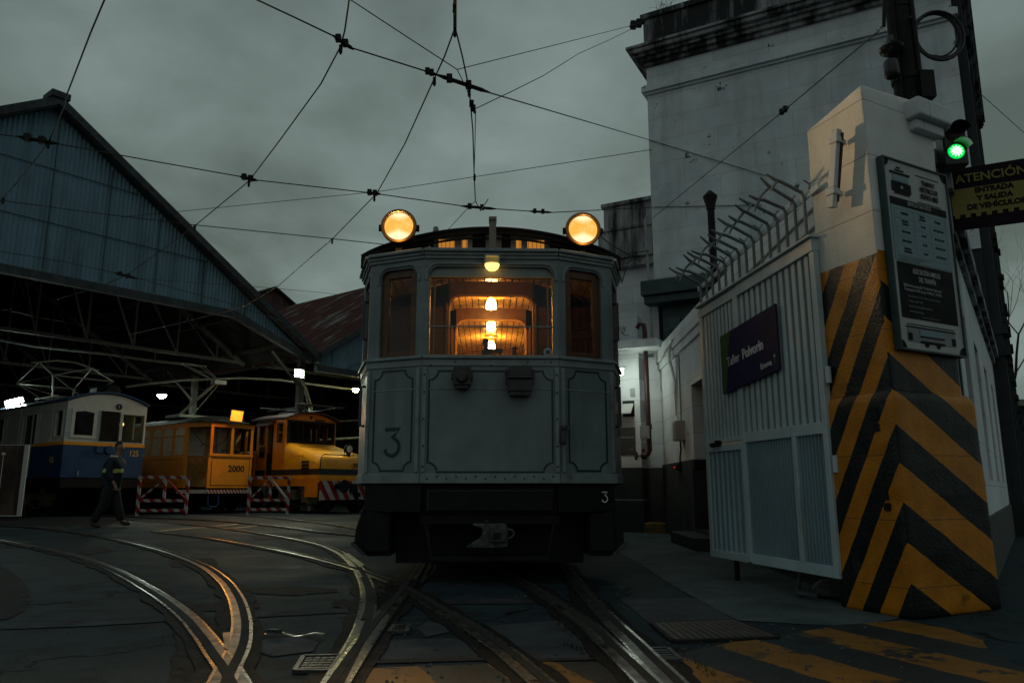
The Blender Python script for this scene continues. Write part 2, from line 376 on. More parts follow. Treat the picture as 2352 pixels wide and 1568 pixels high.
g = MB(); g.quad((-900,-900,0),(900,-900,0),(900,900,0),(-900,900,0)); tag(g.build('ground', M['asphalt']), kind='structure')
def gpoly(name, px, z, m, kind='structure', rough=.02, flat=False):
    pts = [Vector(q) if flat else atZ(q[0], q[1], 0) for q in px]; o = []
    n = len(pts)
    for i in range(n):
        a, b = pts[i], pts[(i+1) % n]; k = max(1, int((b-a).length/.09)) if rough else 1
        for j in range(min(k, 60)):
            q = a.lerp(b, j/min(k, 60))
            if rough: q = q + Vector((mnoise.noise(q*7.3), mnoise.noise(q*7.3 + Vector((9,3,1))), 0))*rough
            o.append((q.x, q.y, z))
    b = MB(); b.poly(o); return tag(b.build(name, m), kind=kind)
gpoly('concrete_apron', [(1421,1213),(1500,1215),(1580,1240),(2010,1395),(2080,1418),(1960,1440),(1700,1425),(1677,1417),(1604,1376),(1530,1336),(1466,1291),(1422,1268)], .004, M['slab'])
gpoly('concrete_slab', [(1425,1377),(1602,1373),(1675,1418),(1700,1428),(1495,1434)], .0045, M['slab2'])
gpoly('concrete_slab', [(1120,1437),(1290,1425),(1385,1500),(1350,1512),(1225,1514)], .0045, M['slab2'])
gpoly('cement_strip', [(-200,1443),(0,1433),(215,1425),(432,1411),(436,1424),(215,1438),(0,1446),(-200,1458)], .005, M['strip'])
gpoly('cement_strip', [(565,1408),(800,1397),(806,1407),(570,1419)], .005, M['strip'])
gpoly('cement_strip', [(1000,1379),(1235,1371),(1245,1379),(1240,1386),(1005,1389)], .005, M['strip'])
gpoly('cement_patch', [(572,1490),(610,1468),(700,1462),(735,1478),(715,1497),(625,1508)], .005, M['slab2'])
gpoly('cement_patch', [(955,1443),(985,1428),(1025,1436),(1030,1452),(985,1463)], .005, M['slab2'])
gpoly('cement_patch', [(830,1474),(1040,1466),(1120,1500),(1095,1512),(800,1516)], .0045, M['slab2'])
gpoly('tar_patch', [(-150,1290),(0,1298),(48,1328),(70,1358),(62,1398),(22,1422),(-150,1440)], .005, M['tar'])
gpoly('tar_patch', [(392,1432),(470,1424),(505,1500),(480,1600),(385,1600),(402,1480)], .0042, M['tar'])
gpoly('tar_patch', [(386,1285),(490,1281),(503,1298),(395,1303)], .005, M['tar'], rough=.01)
gpoly('tar_patch', [(363,1392),(590,1379),(597,1397),(372,1409)], .0055, M['tar'], rough=.01)
gpoly('tar_patch', [(760,1382),(790,1376),(812,1384),(808,1398),(765,1394)], .0055, M['tar'], rough=.01)
gpoly('tar_patch', [(570,1350),(680,1345),(775,1352),(778,1360),(660,1368),(575,1362)], .005, M['tar'])
gpoly('tar_patch', [(1355,1500),(1560,1488),(1600,1560),(1520,1600),(1440,1570)], .0047, M['tar'])
gpoly('tar_patch', [(570,1230),(700,1228),(690,1238),(585,1240)], .005, M['tar'])
gpoly('tar_patch', [(170,1262),(240,1254),(262,1266),(200,1274)], .005, M['tar'])
gpoly('road_marking', [(1550,1502),(1640,1486),(1792,1460),(1928,1437),(2107,1424),(2259,1471),(2270,1498),(2335,1531),(2460,1580),(2460,1720),(1640,1720),(1590,1545)], .007, M['roadpaint'], rough=.025)
gpoly('road_marking', [(842,1537),(980,1531),(1124,1526),(1172,1568),(1240,1640),(1240,1720),(800,1720)], .0065, M['roadpaint2'], rough=.02)
gpoly('road_marking', [(1221,1522),(1384,1521),(1425,1562),(1500,1640),(1500,1720),(1330,1720)], .0068, M['roadpaint2'], rough=.02)
gpoly('road_line', [(352,1219),(545,1202),(548,1204.5),(356,1221.5)], .006, M['thinline'], rough=.008)
gpoly('road_line', [(515,1214),(590,1206),(593,1208),(518,1216.5)], .006, M['thinline'], rough=.008)
# pavement along the street, with a raised kerb
S = Vector((math.sin(R(35.7)), math.cos(R(35.7)), 0)); SN = Vector((S.y, -S.x, 0))   # street direction, street side
pv = MB(); a0 = Vector((3.50, 4.55, 0)); a1 = a0 + SN*4.0
pv.prism([a0 + SN*.12 - S*.0, a0 + SN*4, a0 + SN*4 + S*60, a0 + SN*.12 + S*60], (0, 0, .035)); tag(pv.build('sidewalk', M['walk']), kind='structure')
def seam(k):
    b = MB(); q = a0 + SN*.15 + S*k; b.quad(q+Vector((0,0,.039)), q+SN*3.8+Vector((0,0,.039)), q+SN*3.8+S*.015+Vector((0,0,.039)), q+S*.015+Vector((0,0,.039))); return b
sb = MB()
for k in range(1, 30): q = seam(k*.8); sb.add(q.v, q.f)
tag(sb.build('sidewalk_joints', M['groove']), kind='structure')
# setts in front of the sheds
def setts():
    m, nt, bs = _new('worn_setts'); v = objco(nt)
    vo = N(nt, 'ShaderNodeTexVoronoi'); vo.inputs['Scale'].default_value = 5.5; nt.links.new(v, vo.inputs['Vector'])
    ve = N(nt, 'ShaderNodeTexVoronoi', feature='DISTANCE_TO_EDGE'); ve.inputs['Scale'].default_value = 5.5; nt.links.new(v, ve.inputs['Vector'])
    c = mixrgb(nt, .5, (.036,.04,.044), vo.outputs['Color'], 'MULTIPLY'); c = mixrgb(nt, ramp(nt, ve.outputs['Distance'], .02, .08, (1,1,1), (0,0,0)), c, (.015,.015,.015))
    nt.links.new(c, bs.inputs['Base Color']); bs.inputs['Roughness'].default_value = .6; bs.inputs['Specular IOR Level'].default_value = .10
    bump(nt, bs, ramp(nt, ve.outputs['Distance'], 0, .25), .9, .02); return m
M['setts'] = setts()
gpoly('cobbled_road', [(590,1204),(820,1196),(870,1206),(870,1216),(640,1212)], .0045, M['setts'])
gpoly('cobbled_road', [(-300,1192),(260,1190),(480,1199),(330,1213),(0,1203),(-300,1208)], .0045, M['setts'])

# ------------------------------------------------------------------ rails sunk in the road
rail_i = 0
def ribbon(b, pts, off, wd, z0, z1, taper=None):
    L = []
    for i, q in enumerate(pts):
        d = (pts[min(i+1, len(pts)-1)] - pts[max(i-1, 0)]).normalized(); n = Vector((d.y, -d.x, 0))
        L.append((q + n*(off - wd/2), q + n*(off + wd/2)))
    base = len(b.v)
    for l, r_ in L: b.v += [(l.x,l.y,z0),(r_.x,r_.y,z0),(r_.x,r_.y,z1),(l.x,l.y,z1)]
    for i in range(len(L)-1):
        o = base + 4*i
        for k in ((3,2),(2,1),(0,3)): b.f.append((o+k[0], o+k[1], o+4+k[1], o+4+k[0]))
    b.f.append((base,base+1,base+2,base+3)); o = base+4*(len(L)-1); b.f.append((o,o+1,o+2,o+3))
def rail(label, px, side=1, head=.058, extra_world=None, pre=None, lip=True, bed=.24):
    """head of bare steel, groove and lip on `side`, in a bed of tar"""
    global rail_i; rail_i += 1
    pts = [atZ(x, y) for x, y in px]
    if pre: pts = [Vector(q) for q in pre] + pts
    if extra_world: pts += [Vector(q) for q in extra_world]
    pts = catmull(pts, .11); top = .016 + rail_i*.0009
    h = MB(); ribbon(h, pts, 0, head, 0, top)
    pe = MB(); ribbon(pe, pts, -side*(head/2 - .008), .013, top-.004, top + .0012)
    o = h.build('tram_rail', M['railsteel'])
    pe.build('running_edge', M['railbright'], o)
    tag(o, label, 'rail', 'tram rails set in the yard')
    gv = MB(); ribbon(gv, pts, side*(head/2 + .021), .042, 0, .0335 + rail_i*.0005 - .0115); gv.build('groove', M['groove'], o)  # dark strip laid on top, painted to look like a sunk groove
    if lip:
        lp = MB(); ribbon(lp, pts, side*(head/2 + .054), .02, 0, top + .0004); lp.build('check_strip', M['railbright'], o)
    jit = [q + Vector((mnoise.noise(q*2.1), mnoise.noise(q*2.1 + Vector((5,5,5))), 0))*.05 for q in pts]
    bd = MB(); ribbon(bd, jit, side*.03, bed, 0, .0085 + rail_i*.0004); bd.build('tar_bed', M['tar'], o)
    return o
rail('inner rail of the left curve, running from the left edge to the frog', [(-260,1216),(-120,1226),(0,1242),(152,1272),(254,1304),(356,1358),(432,1411),(480,1461),(513,1505),(540,1540),(566,1585),(600,1660)], 1)
rail('outer rail of the left curve with orange lamplight on it, bending down to the frog', [(-260,1196),(-120,1201),(0,1208),(91,1214),(229,1233),(356,1263),(447,1297),(500,1333),(529,1375),(541,1420),(540,1460),(530,1498),(508,1540),(482,1590),(450,1660)], -1)
rail('rail curving past the walking man and down beside the grey tram', [(60,1183),(254,1187),(305,1195),(406,1203),(508,1213),(610,1228),(711,1247),(765,1267),(803,1295),(828,1335),(836,1375),(830,1420),(814,1466),(790,1511),(757,1568),(715,1640)], -1)
rail('long rail slanting across the yard and over the main track to the lower right', [(356,1222),(457,1234),(559,1251),(661,1271),(737,1290),(798,1307),(845,1325),(894,1343),(940,1366),(991,1398),(1067,1446),(1143,1502),(1184,1538),(1218,1570),(1290,1640)], -1)
rail('short guard rail of the frog between the curve and the main track', [(842,1330),(853,1352),(858,1380),(857,1408),(850,1430)], 1, .03, lip=False, bed=.12)
rail('left rail of the main track, under the grey tram', [(985,1268),(972,1300),(955,1332),(928,1372),(889,1425),(848,1485),(800,1562),(745,1650)], 1, pre=[(-.66,30,0),(-.66,16,0),(-.66,10,0)])
rail('right rail of the main track with a bright worn head at the bottom', [(1265,1280),(1300,1320),(1343,1376),(1392,1434),(1437,1480),(1478,1524),(1522,1570),(1595,1648)], -1, .062, pre=[(.72,30,0),(.72,16,0),(.72,10,0)])
rail('rail crossing under the grey tram and closing in on the right rail', [(1120,1300),(1213,1352),(1282,1401),(1343,1446),(1384,1489),(1425,1530),(1462,1569),(1530,1640)], -1, .06)
rail('far rail nearest the striped barriers', [(200,1176),(473,1181),(610,1189),(711,1199),(823,1216),(900,1232)], -1)
rail('thin golden rail between the barriers and the slanting rail', [(250,1186),(483,1196),(635,1210),(737,1223),(823,1232),(900,1244)], -1)
# frog castings and small iron things in the road
b = MB(); b.poly([tuple(atZ(x, y, 0)) for x, y in [(500,1452),(526,1452),(528,1480),(521,1503),(510,1488)]]); n0 = len(b.v)
def plate(name, px, z0, z1, m, parent=None):
    b = MB(); b.prism([tuple(atZ(x, y, 0) + Vector((0,0,z0))) for x, y in px], (0, 0, z1-z0)); return b.build(name, m, parent)
o = plate('rail_frog', [(511,1462),(527,1460),(528,1478),(522,1502),(515,1498)], 0, .0225, M['railsteel']); tag(o, 'flat steel frog plate where the two left curve rails meet', 'frog plate')
o = plate('guide_plate', [(788,1276),(800,1274),(838,1302),(826,1307)], 0, .024, M['railsteel']); tag(o, 'short steel guide plate beside the junction near the tram corner', 'guide plate')
# bar grating
t = empty('drain_grate', atZ(1640,1453), 0, 'rusty bar grating set in the pavement in front of the gate', 'grating')
q = [atZ(1498,1435), atZ(1685,1428), atZ(1787,1468), atZ(1547,1476)]; c0 = atZ(1640,1453)
q = [p - c0 for p in q]
def lerp2(u, v): return (q[0].lerp(q[1], u)).lerp(q[3].lerp(q[2], u), v)
fr = MB(); pit = MB()
for a, b_ in ((0,1),(1,2),(2,3),(3,0)): fr.bar(q[a]+Vector((0,0,.008)), q[b_]+Vector((0,0,.008)), .035, .018)
pit.poly([tuple(p + Vector((0,0,.0065))) for p in q]); pit.build('pit', M['groove'], t); fr.build('frame', M['under'], t)
M['grate'] = mat('rusty_grating_iron', (.07,.055,.045), .6, .3, var=.4, scale=9, bmp=.4)
for i in range(13):
    u = (i+.6)/13.2; bb = MB(); bb.bar(lerp2(u, .03)+Vector((0,0,.012)), lerp2(u, .97)+Vector((0,0,.012)), .035, .012); bb.build('bar', M['grate'], t)
def cover(label, px, cat='manhole cover'):
    c0 = sum((atZ(x, y) for x, y in px), Vector())/4; t = empty('access_cover', c0, 0, label, cat)
    q = [atZ(x, y) - c0 for x, y in px]; f = MB()
    for i in range(4): f.bar(q[i]+Vector((0,0,.012)), q[(i+1)%4]+Vector((0,0,.012)), .022, .016)
    f.build('frame', M['iron'], t); l = MB(); l.poly([tuple(p*.93 + Vector((0,0,.0125))) for p in q]); pass
    k = MB()
    for i in range(5):
        for j in range(4):
            p = (q[0].lerp(q[1], (i+1)/6)).lerp(q[3].lerp(q[2], (i+1)/6), (j+1)/5); k.cbox(p + Vector((0,0,.0145)), .03, .03, .004)
    build_multi('lid', [(l, M['slab2']), (k, M['iron'])], t); return t
cover('square iron cover with studs beside the left track at the bottom edge', [(676,1547),(697,1513),(782,1511),(757,1547)])
cover('square iron cover right of the main track beside yellow paint', [(1465,1496),(1534,1494),(1563,1521),(1482,1523)])
cover('small dark cover between the main rails', [(893,1456),(905,1441),(940,1440),(935,1456)])
# slot drain across the track
for lab, px in (('narrow slot drain across the track along the yellow hatching, left piece', [(760,1523),(896,1517),(1124,1511),(1126,1518),(896,1524.5),(758,1530)]), ('narrow slot drain between the main rail and the yellow hatching, right piece', [(1221,1515),(1392,1511),(1396,1516),(1224,1521)])):
    o = plate('slot_drain', px, 0, .0075, M['groove']); tag(o, lab, 'drain')
# scrap of bent metal lying on the road
t = empty('metal_scrap', atZ(670,1460), 0, 'bent strip of scrap metal lying on the road between the tracks', 'scrap')
sc = MB(); a = atZ(607,1462)-atZ(670,1460); c = atZ(745,1462)-atZ(670,1460)
prev = None
for i in range(9):
    u = i/8; p = a.lerp(c, u) + Vector((0, math.sin(u*5)*.02, .012 + .012*math.sin(u*9)))
    if prev: sc.bar(prev, p, .035, .006)
    prev = p
sc.build('strip', M['steel'], t)
cl_ = MB()
for i in range(4): cl_.cbox(a.lerp(c, .08+.05*i)+Vector((0,.01,.03)), .03, .02, .02, Matrix.Rotation(i, 3, 'Z'))
cl_.build('bracket', M['iron'], t)

# grit, litter and weeds along the rails
rnd = random.Random(21); b = MB()
for k in range(420):
    px, py = rnd.uniform(-40, 2100), 1190 + 400*rnd.random()**.6
    q = atZ(px, py); s_ = rnd.uniform(.004, .013)
    if abs(q.x) < 1.3 and q.y > 6.9: continue
    pts = [Vector((math.cos(a)*s_*rnd.uniform(.6,1.2), math.sin(a)*s_*rnd.uniform(.6,1.2), 0)) for a in (0, 1.3, 2.5, 3.8, 5.1)]; n0 = len(b.v)
    b.v += [tuple(q + p + Vector((0,0,.008))) for p in pts] + [tuple(q + Vector((0,0,.008 + s_*.9)))]
    for i in range(5): b.f.append((n0+i, n0+(i+1)%5, n0+5))
M['grit'] = mat('road_grit', (.06,.065,.068), .8, var=.5, scale=30, bmp=0); tag(b.build('road_grit', M['grit']), kind='stuff')
b = MB()
for (xa, ya, xb, yb, n_) in ((1000,1405,1180,1530,60),(1090,1440,1190,1520,40),(1130,1500,1230,1530,40),(1240,1400,1330,1470,40),(1290,1480,1390,1520,30),(1560,1490,1640,1560,30),(520,1440,560,1560,20),(850,1380,900,1440,20)):
    for k in range(n_):
        u = rnd.random(); q = atZ(xa+(xb-xa)*u + rnd.uniform(-14,14), ya+(yb-ya)*u + rnd.uniform(-4,4))
        for j in range(3):
            a = rnd.uniform(0,6.28); h_ = rnd.uniform(.012,.045); w2 = Vector((math.cos(a), math.sin(a), 0)); t2 = Vector((-w2.y, w2.x, 0))*.0022
            b.add([q + t2 + Vector((0,0,.004)), q - t2 + Vector((0,0,.004)), q + w2*h_*.7 + Vector((0,0,h_))], [(0,1,2)])
M['tuft'] = mat('dry_tuft', (.035,.04,.018), .9, bmp=0); tag(b.build('grass_tufts', M['tuft']), kind='stuff')
# ================================================================== the main tram (front face at local y = 0, x to the right, y away)
TY = 6.8
tram = empty('tram', (0, TY, 0), 0, 'pale grey old tram number 3 with lit headlights, facing the camera on the main track', 'tram')
def tx(px, Y=TY): return (px - 1126) / F * Y          # survey helpers: photo pixel -> metres on the plane at depth Y
def tz(py, Y=TY): return atY(1126, py, Y).z
PF = [(-.62, 0), (.62, 0), (1.155, .25), (1.33, .95)]   # plan of the front, right half mirrored
def facet(a, b, z0, z1, th, m, name, parent, proud=0.0, bevel=0, u0=0.0, u1=1.0):
    """slab standing on plan segment a-b between heights"""
    a = Vector((a[0], a[1], 0)); b = Vector((b[0], b[1], 0)); d = (b-a).normalized(); n = Vector((d.y, -d.x, 0))
    p, q = a.lerp(b, u0), a.lerp(b, u1)
    k = MB(); k.prism([p + n*proud, q + n*proud, q + n*(proud-th), p + n*(proud-th)], (0, 0, z1-z0))
    k.v = [(v[0], v[1], v[2]+z0) for v in k.v]
    return k.build(name, m, parent, bevel=bevel)
def on_facet(a, b, u, z, proud=0.0):
    a = Vector((a[0], a[1], 0)); b = Vector((b[0], b[1], 0)); d = (b-a).normalized(); n = Vector((d.y, -d.x, 0))
    p = a.lerp(b, u) + n*proud; return Vector((p.x, p.y, z))
ZB, ZS, ZW, ZC = .855, 1.90, 2.0, 2.99      # skirt, belt rail, window foot, cornice top
ZT = 2.835                                   # window head
lower = MB(); upper = MB(); trim = MB(); skirt_ = MB(); corn_ = MB(); hood_ = MB(); rivets = MB(); battens = MB()
def slab(mb, a, b, z0, z1, th, proud=0.0, u0=0.0, u1=1.0):
    a = Vector((a[0], a[1], 0)); b = Vector((b[0], b[1], 0)); d = (b-a).normalized(); n = Vector((d.y, -d.x, 0))
    p, q = a.lerp(b, u0), a.lerp(b, u1)
    base = len(mb.v); mb.prism([p+n*proud, q+n*proud, q+n*(proud-th), p+n*(proud-th)], (0,0,z1-z0))
    for i in range(base, len(mb.v)): v = mb.v[i]; mb.v[i] = (v[0], v[1], v[2]+z0)
def mir(pt): return (-pt[0], pt[1])
FA = [(PF[0], PF[1])]                                     # centre
FR = (PF[1], PF[2]); FL = (mir(PF[2]), mir(PF[1]))         # right / left facets, both running left to right
SR = (PF[2], PF[3]); SL = (mir(PF[3]), mir(PF[2]))
ALL = [FA[0], FR, FL, SR, SL]
for a, b in ALL: slab(lower, a, b, ZB, ZW-.06, .05)
# belt rail and sill
for a, b in ALL:
    slab(trim, a, b, ZW-.10, ZW-.035, .07, .012); slab(trim, a, b, ZW-.035, ZW-.005, .09, .035)
    slab(skirt_, a, b, ZB, ZB+.085, .02, .014)
# cornice
for a, b in ALL:
    slab(corn_, a, b, ZT+.075, ZT+.105, .05, .02); slab(corn_, a, b, ZC-.05, ZC-.02, .06, .035); slab(corn_, a, b, ZC-.02, ZC+.012, .10, .06)
# letterboard over the windows, and the posts
for a, b in ALL: slab(upper, a, b, ZT, ZC-.02, .06)
slab(upper, *FA[0], ZW-.06, ZT, .09, 0, 0, .035); slab(upper, *FA[0], ZW-.06, ZT, .09, 0, .965, 1)
for fa, inner in ((FR, 0), (FL, 1)):
    w0, w1 = (.135, .80); 
    if inner: w0, w1 = 1-w1, 1-w0
    slab(upper, *fa, ZW-.06, ZT, .08, 0, 0, w0); slab(upper, *fa, ZW-.06, ZT, .08, 0, w1, 1)
for fa in (SR, SL):
    slab(upper, *fa, ZW-.06, ZT, .06, 0, 0, .12); slab(upper, *fa, ZW-.06, ZT, .06, 0, .88, 1)
# rounded heads of the window openings
def corner_fillet(mb, fa, u, z, r, sx, th=.03, proud=.004):
    a = Vector((*fa[0], 0)); b = Vector((*fa[1], 0)); d = (b-a).normalized(); n = Vector((d.y,-d.x,0)); o = a.lerp(b, u)
    pts = [(0, 0)] + [(sx*(r - r*math.cos(R(t))), -(r - r*math.sin(R(t)))) for t in (0, 22, 45, 67, 90)]
    pts = [(0, 0), (0, -r)] + [(sx*(r - r*math.cos(R(t))), -r + r*math.sin(R(t))) for t in (22, 45, 67)] + [(sx*r, 0)]
    mb.prism([o + d*p[0] + n*proud + Vector((0,0,z+p[1])) for p in pts], -n*th)
corner_fillet(upper, FA[0], .035, ZT, .09, 1); corner_fillet(upper, FA[0], .965, ZT, .09, -1)
corner_fillet(upper, FR, .135, ZT, .08, 1); corner_fillet(upper, FR, .80, ZT, .08, -1)
corner_fillet(upper, FL, .20, ZT, .08, 1); corner_fillet(upper, FL, .865, ZT, .08, -1)
upper.build('window_posts', M['grey_paint'], tram, bevel=.006)
# arched hood mouldings over window openings
def hood(mb, fa, u0, u1, z, r):
    a = Vector((*fa[0], 0)); b = Vector((*fa[1], 0)); d = (b-a).normalized(); n = Vector((d.y,-d.x,0)); L = (b-a).length
    x0, x1 = u0*L-.025, u1*L+.025
    p = [(x0, z-.13)] + [(x0 + r - r*math.cos(R(t)), z+.03 - r + r*math.sin(R(t))) for t in (0,30,60,90)] + [(x1 - r + r*math.sin(R(t)), z+.03 - r + r*math.cos(R(t))) for t in (0,30,60,90)] + [(x1, z-.13)]
    mb.tube([a + d*q[0] + n*.006 + Vector((0,0,q[1])) for q in p], .012, 6)
for fa_, ua_, ub_ in ((FA[0], .035, .965), (FR, .135, .80), (FL, .20, .865)):
    hood_ = MB(); hood(hood_, fa_, ua_, ub_, ZT, .105); hood_.build('hood_moulding', M['grey_trim'], tram, smooth=True)
trim.build('belt_rail', M['grey_trim'], tram, bevel=.006); skirt_.build('skirt_rail', M['grey_trim'], tram, bevel=.004); corn_.build('cornice', M['grey_trim'], tram, bevel=.006)
# vertical battens and rivets on the dash
def batten(fa, u, z0, z1, wd=.03, pr=.018):
    L = (Vector((*fa[1],0))-Vector((*fa[0],0))).length; h = wd/2/L; slab(battens, *fa, z0, z1, .03, pr, u-h, u+h)
batten(FA[0], .018, .95, 1.885, .035); batten(FA[0], .982, .95, 1.885, .035)
batten(FR, .06, .95, 1.885, .035); batten(FL, .94, .95, 1.885, .035); batten(FR, .955, .95, 1.885, .03); batten(FL, .045, .95, 1.885, .03)
slab(battens, *FA[0], 1.685, 1.697, .02, .004, .05, .95); slab(battens, *FR, 1.685, 1.697, .02, .004, .1, .92); slab(battens, *FL, 1.685, 1.697, .02, .004, .08, .9)
battens.build('battens', M['grey_trim'], tram, bevel=.004)
for i in range(14):
    u = .05 + .9*i/13; p = on_facet(*FA[0], u, .895 + .01*(i % 2)*2, .015); rivets.lathe([(.009,0),(.006,.006),(.0,.008)], p, (0,-1,0), 8)
for u in (.06,.24,.5,.77,.94): rivets.lathe([(.009,0),(.006,.006),(0,.008)], on_facet(*FA[0], u, 1.935 - .03*(u in (.5,.06)), .012), (0,-1,0), 8)
for u in (.018,.982):
    for z in (1.0, 1.18, 1.42, 1.66, 1.82): rivets.lathe([(.01,0),(.007,.006),(0,.008)], on_facet(*FA[0], u, z, .019), (0,-1,0), 8)
for i in range(12): rivets.lathe([(.006,0),(.004,.004),(0,.005)], on_facet(*FA[0], .07+.86*i/11, 1.691, .004), (0,-1,0), 6)
dash = build_multi('dash_panel', [(lower, M['grey_paint']), (rivets, M['iron'])], tram)
# painted lining with scooped corners
def lining(fa, u0, u1, z0, z1, r, wd=.017):
    a = Vector((*fa[0], 0)); b = Vector((*fa[1], 0)); d = (b-a).normalized(); n = Vector((d.y,-d.x,0)); L = (b-a).length
    x0, x1 = u0*L, u1*L
    pts = []
    for cx, cz, s0 in ((x0, z0, 90), (x0, z1, 0), (x1, z1, 270), (x1, z0, 180)):
        pts += [(cx + r*math.cos(R(s0 - 90*t/6)), cz + r*math.sin(R(s0 - 90*t/6))) for t in range(7)]
    # walk order: up the left side, across, down, back
    order = []
    for cx, cz, A0, A1 in ((x0, z0, 0, 90), (x0, z1, -90, 0), (x1, z1, 180, 270), (x1, z0, 90, 180)):
        order += [(cx + r*math.cos(R(A0 + (A1-A0)*t/6)), cz + r*math.sin(R(A0 + (A1-A0)*t/6))) for t in range(7)]
    k = MB(); m = len(order)
    cxm, czm = (x0+x1)/2, (z0+z1)/2
    inn = []
    for i in range(m):
        p0, p1, p2 = order[i-1], order[i], order[(i+1) % m]
        t = Vector((p2[0]-p0[0], p2[1]-p0[1])); t.normalize(); nn = Vector((t.y, -t.x))
        inn.append((p1[0] + nn.x*wd, p1[1] + nn.y*wd))
    P3 = lambda q: a + d*q[0] + n*.003 + Vector((0, 0, q[1]))
    for i in range(m): k.quad(P3(order[i]), P3(order[(i+1)%m]), P3(inn[(i+1)%m]), P3(inn[i]))
    return k.build('lining', M['green_line'], tram)
lining(FA[0], .045, .955, tz(1086), tz(850), .085)
lining(FR, .15, .86, tz(1086, 6.95)+.01, tz(852, 6.95), .08, .018); lining(FL, .14, .85, tz(1086, 6.95)+.01, tz(852, 6.95), .08, .018)
# numeral on the left facet
fl_a = math.atan2(FL[1][1]-FL[0][1], FL[1][0]-FL[0][0])
def numeral3(name, m, h, wd, parent, loc, rz, th):
    # flat-topped three: bar, diagonal, bowl
    st = th; k = MB(); w_, H_ = wd, h
    path = [(-w_*.42, H_/2 - st/2), (w_*.40, H_/2 - st/2), (-w_*.02, H_*.14)]
    r = H_*.30; cx, cz = -w_*.02, H_*.14 - r
    path += [(cx + (w_*.5-st/2)*math.cos(R(t)), cz + (r)*math.sin(R(t))) for t in (75, 55, 35, 15, -5, -25, -45, -65, -85, -105, -125, -145, -165)]
    lf, rt = [], []
    for i, p in enumerate(path):
        a, b = Vector(path[max(i-1,0)]), Vector(path[min(i+1, len(path)-1)])
        if i == 1: t = (Vector(path[1])-Vector(path[0])).normalized() + (Vector(path[2])-Vector(path[1])).normalized()*.6
        else: t = b - a
        t.normalize(); nn = Vector((-t.y, t.x)); q = Vector(p); e = st/2*(1.15 if i in (1,2) else 1)
        lf.append(q + nn*e); rt.append(q - nn*e)
    for i in range(len(path)-1): k.add([(lf[i].x,0,lf[i].y),(lf[i+1].x,0,lf[i+1].y),(rt[i+1].x,0,rt[i+1].y),(rt[i].x,0,rt[i].y)], [(0,1,2,3)])
    o = k.build(name, m, parent); o.location = loc; o.rotation_euler = (0, 0, rz); return o
p = on_facet(*FL, .50, tz(1016, 6.95), .004); numeral3('number', M['green_line'], .265, .185, tram, p, fl_a, .033)
# side-window wooden frames, glass
def sash(fa, u0, u1, z0, z1, fw, m, name, depth=.03):
    a = Vector((*fa[0], 0)); b = Vector((*fa[1], 0)); d = (b-a).normalized(); n = Vector((d.y,-d.x,0)); L = (b-a).length
    k = MB(); x0, x1 = u0*L, u1*L
    def bx(xa, xb, za, zb): k.prism([a+d*xa+n*-depth+Vector((0,0,za)), a+d*xb+n*-depth+Vector((0,0,za)), a+d*xb+n*-depth+Vector((0,0,zb)), a+d*xa+n*-depth+Vector((0,0,zb))], -n*.035)
    bx(x0, x0+fw, z0, z1); bx(x1-fw, x1, z0, z1); bx(x0+fw, x1-fw, z0, z0+fw*1.1); bx(x0+fw, x1-fw, z1-fw, z1)
    o = k.build(name, m, tram, bevel=.006)
    gl = MB(); gl.quad(*[a+d*xx-n*(depth+.018)+Vector((0,0,zz)) for xx, zz in ((x0+fw, z0+fw), (x1-fw, z0+fw), (x1-fw, z1-fw), (x0+fw, z1-fw))])
    gl.build('pane', M['glass_dark'], o); return o
sash(FR, .135, .80, ZW-.03, ZT, .075, M['wood'], 'side_window'); sash(FL, .20, .865, ZW-.03, ZT, .075, M['wood'], 'side_window')
for fa in (SR, SL): sash(fa, .12, .88, ZW-.05, ZT, .05, M['wood'], 'corner_window')
# windscreen
ws = MB(); ws.box(-.578, .578, .035, .05, ZT-.085, ZT); o = ws.build('windscreen_blind', M['grey_trim'], tram)
wf = MB(); z0, z1 = ZW-.005, ZT-.085
wf.box(-.585,-.565,.03,.06,z0,z1); wf.box(.565,.585,.03,.06,z0,z1); wf.box(-.565,.565,.03,.06,z0,z0+.014); wf.box(-.565,.565,.03,.06,z1-.012,z1)
wfo = wf.build('windscreen', M['wood_mid'], tram)
gl = MB(); gl.quad((-.565,.045,z0+.014),(.565,.045,z0+.014),(.565,.045,z1-.012),(-.565,.045,z1-.012)); gl.build('pane', M['glass_dirty'], wfo)
br = MB(); zbar = tz(748.5); br.box(-.58,.58,.020,.032,zbar-.006,zbar+.006); br.build('bar', M['grey_trim'], wfo)
st = MB(); st.lathe([(.038,0),(.038,.003)], (tx(1259.5), .040, tz(806)), (0,-1,0), 20); st.build('sticker', M['white_paint'], wfo)
st = MB(); st.cbox((tx(1259.5), .036, tz(806)), .045, .003, .04); st.build('sticker', M['blue'], wfo)
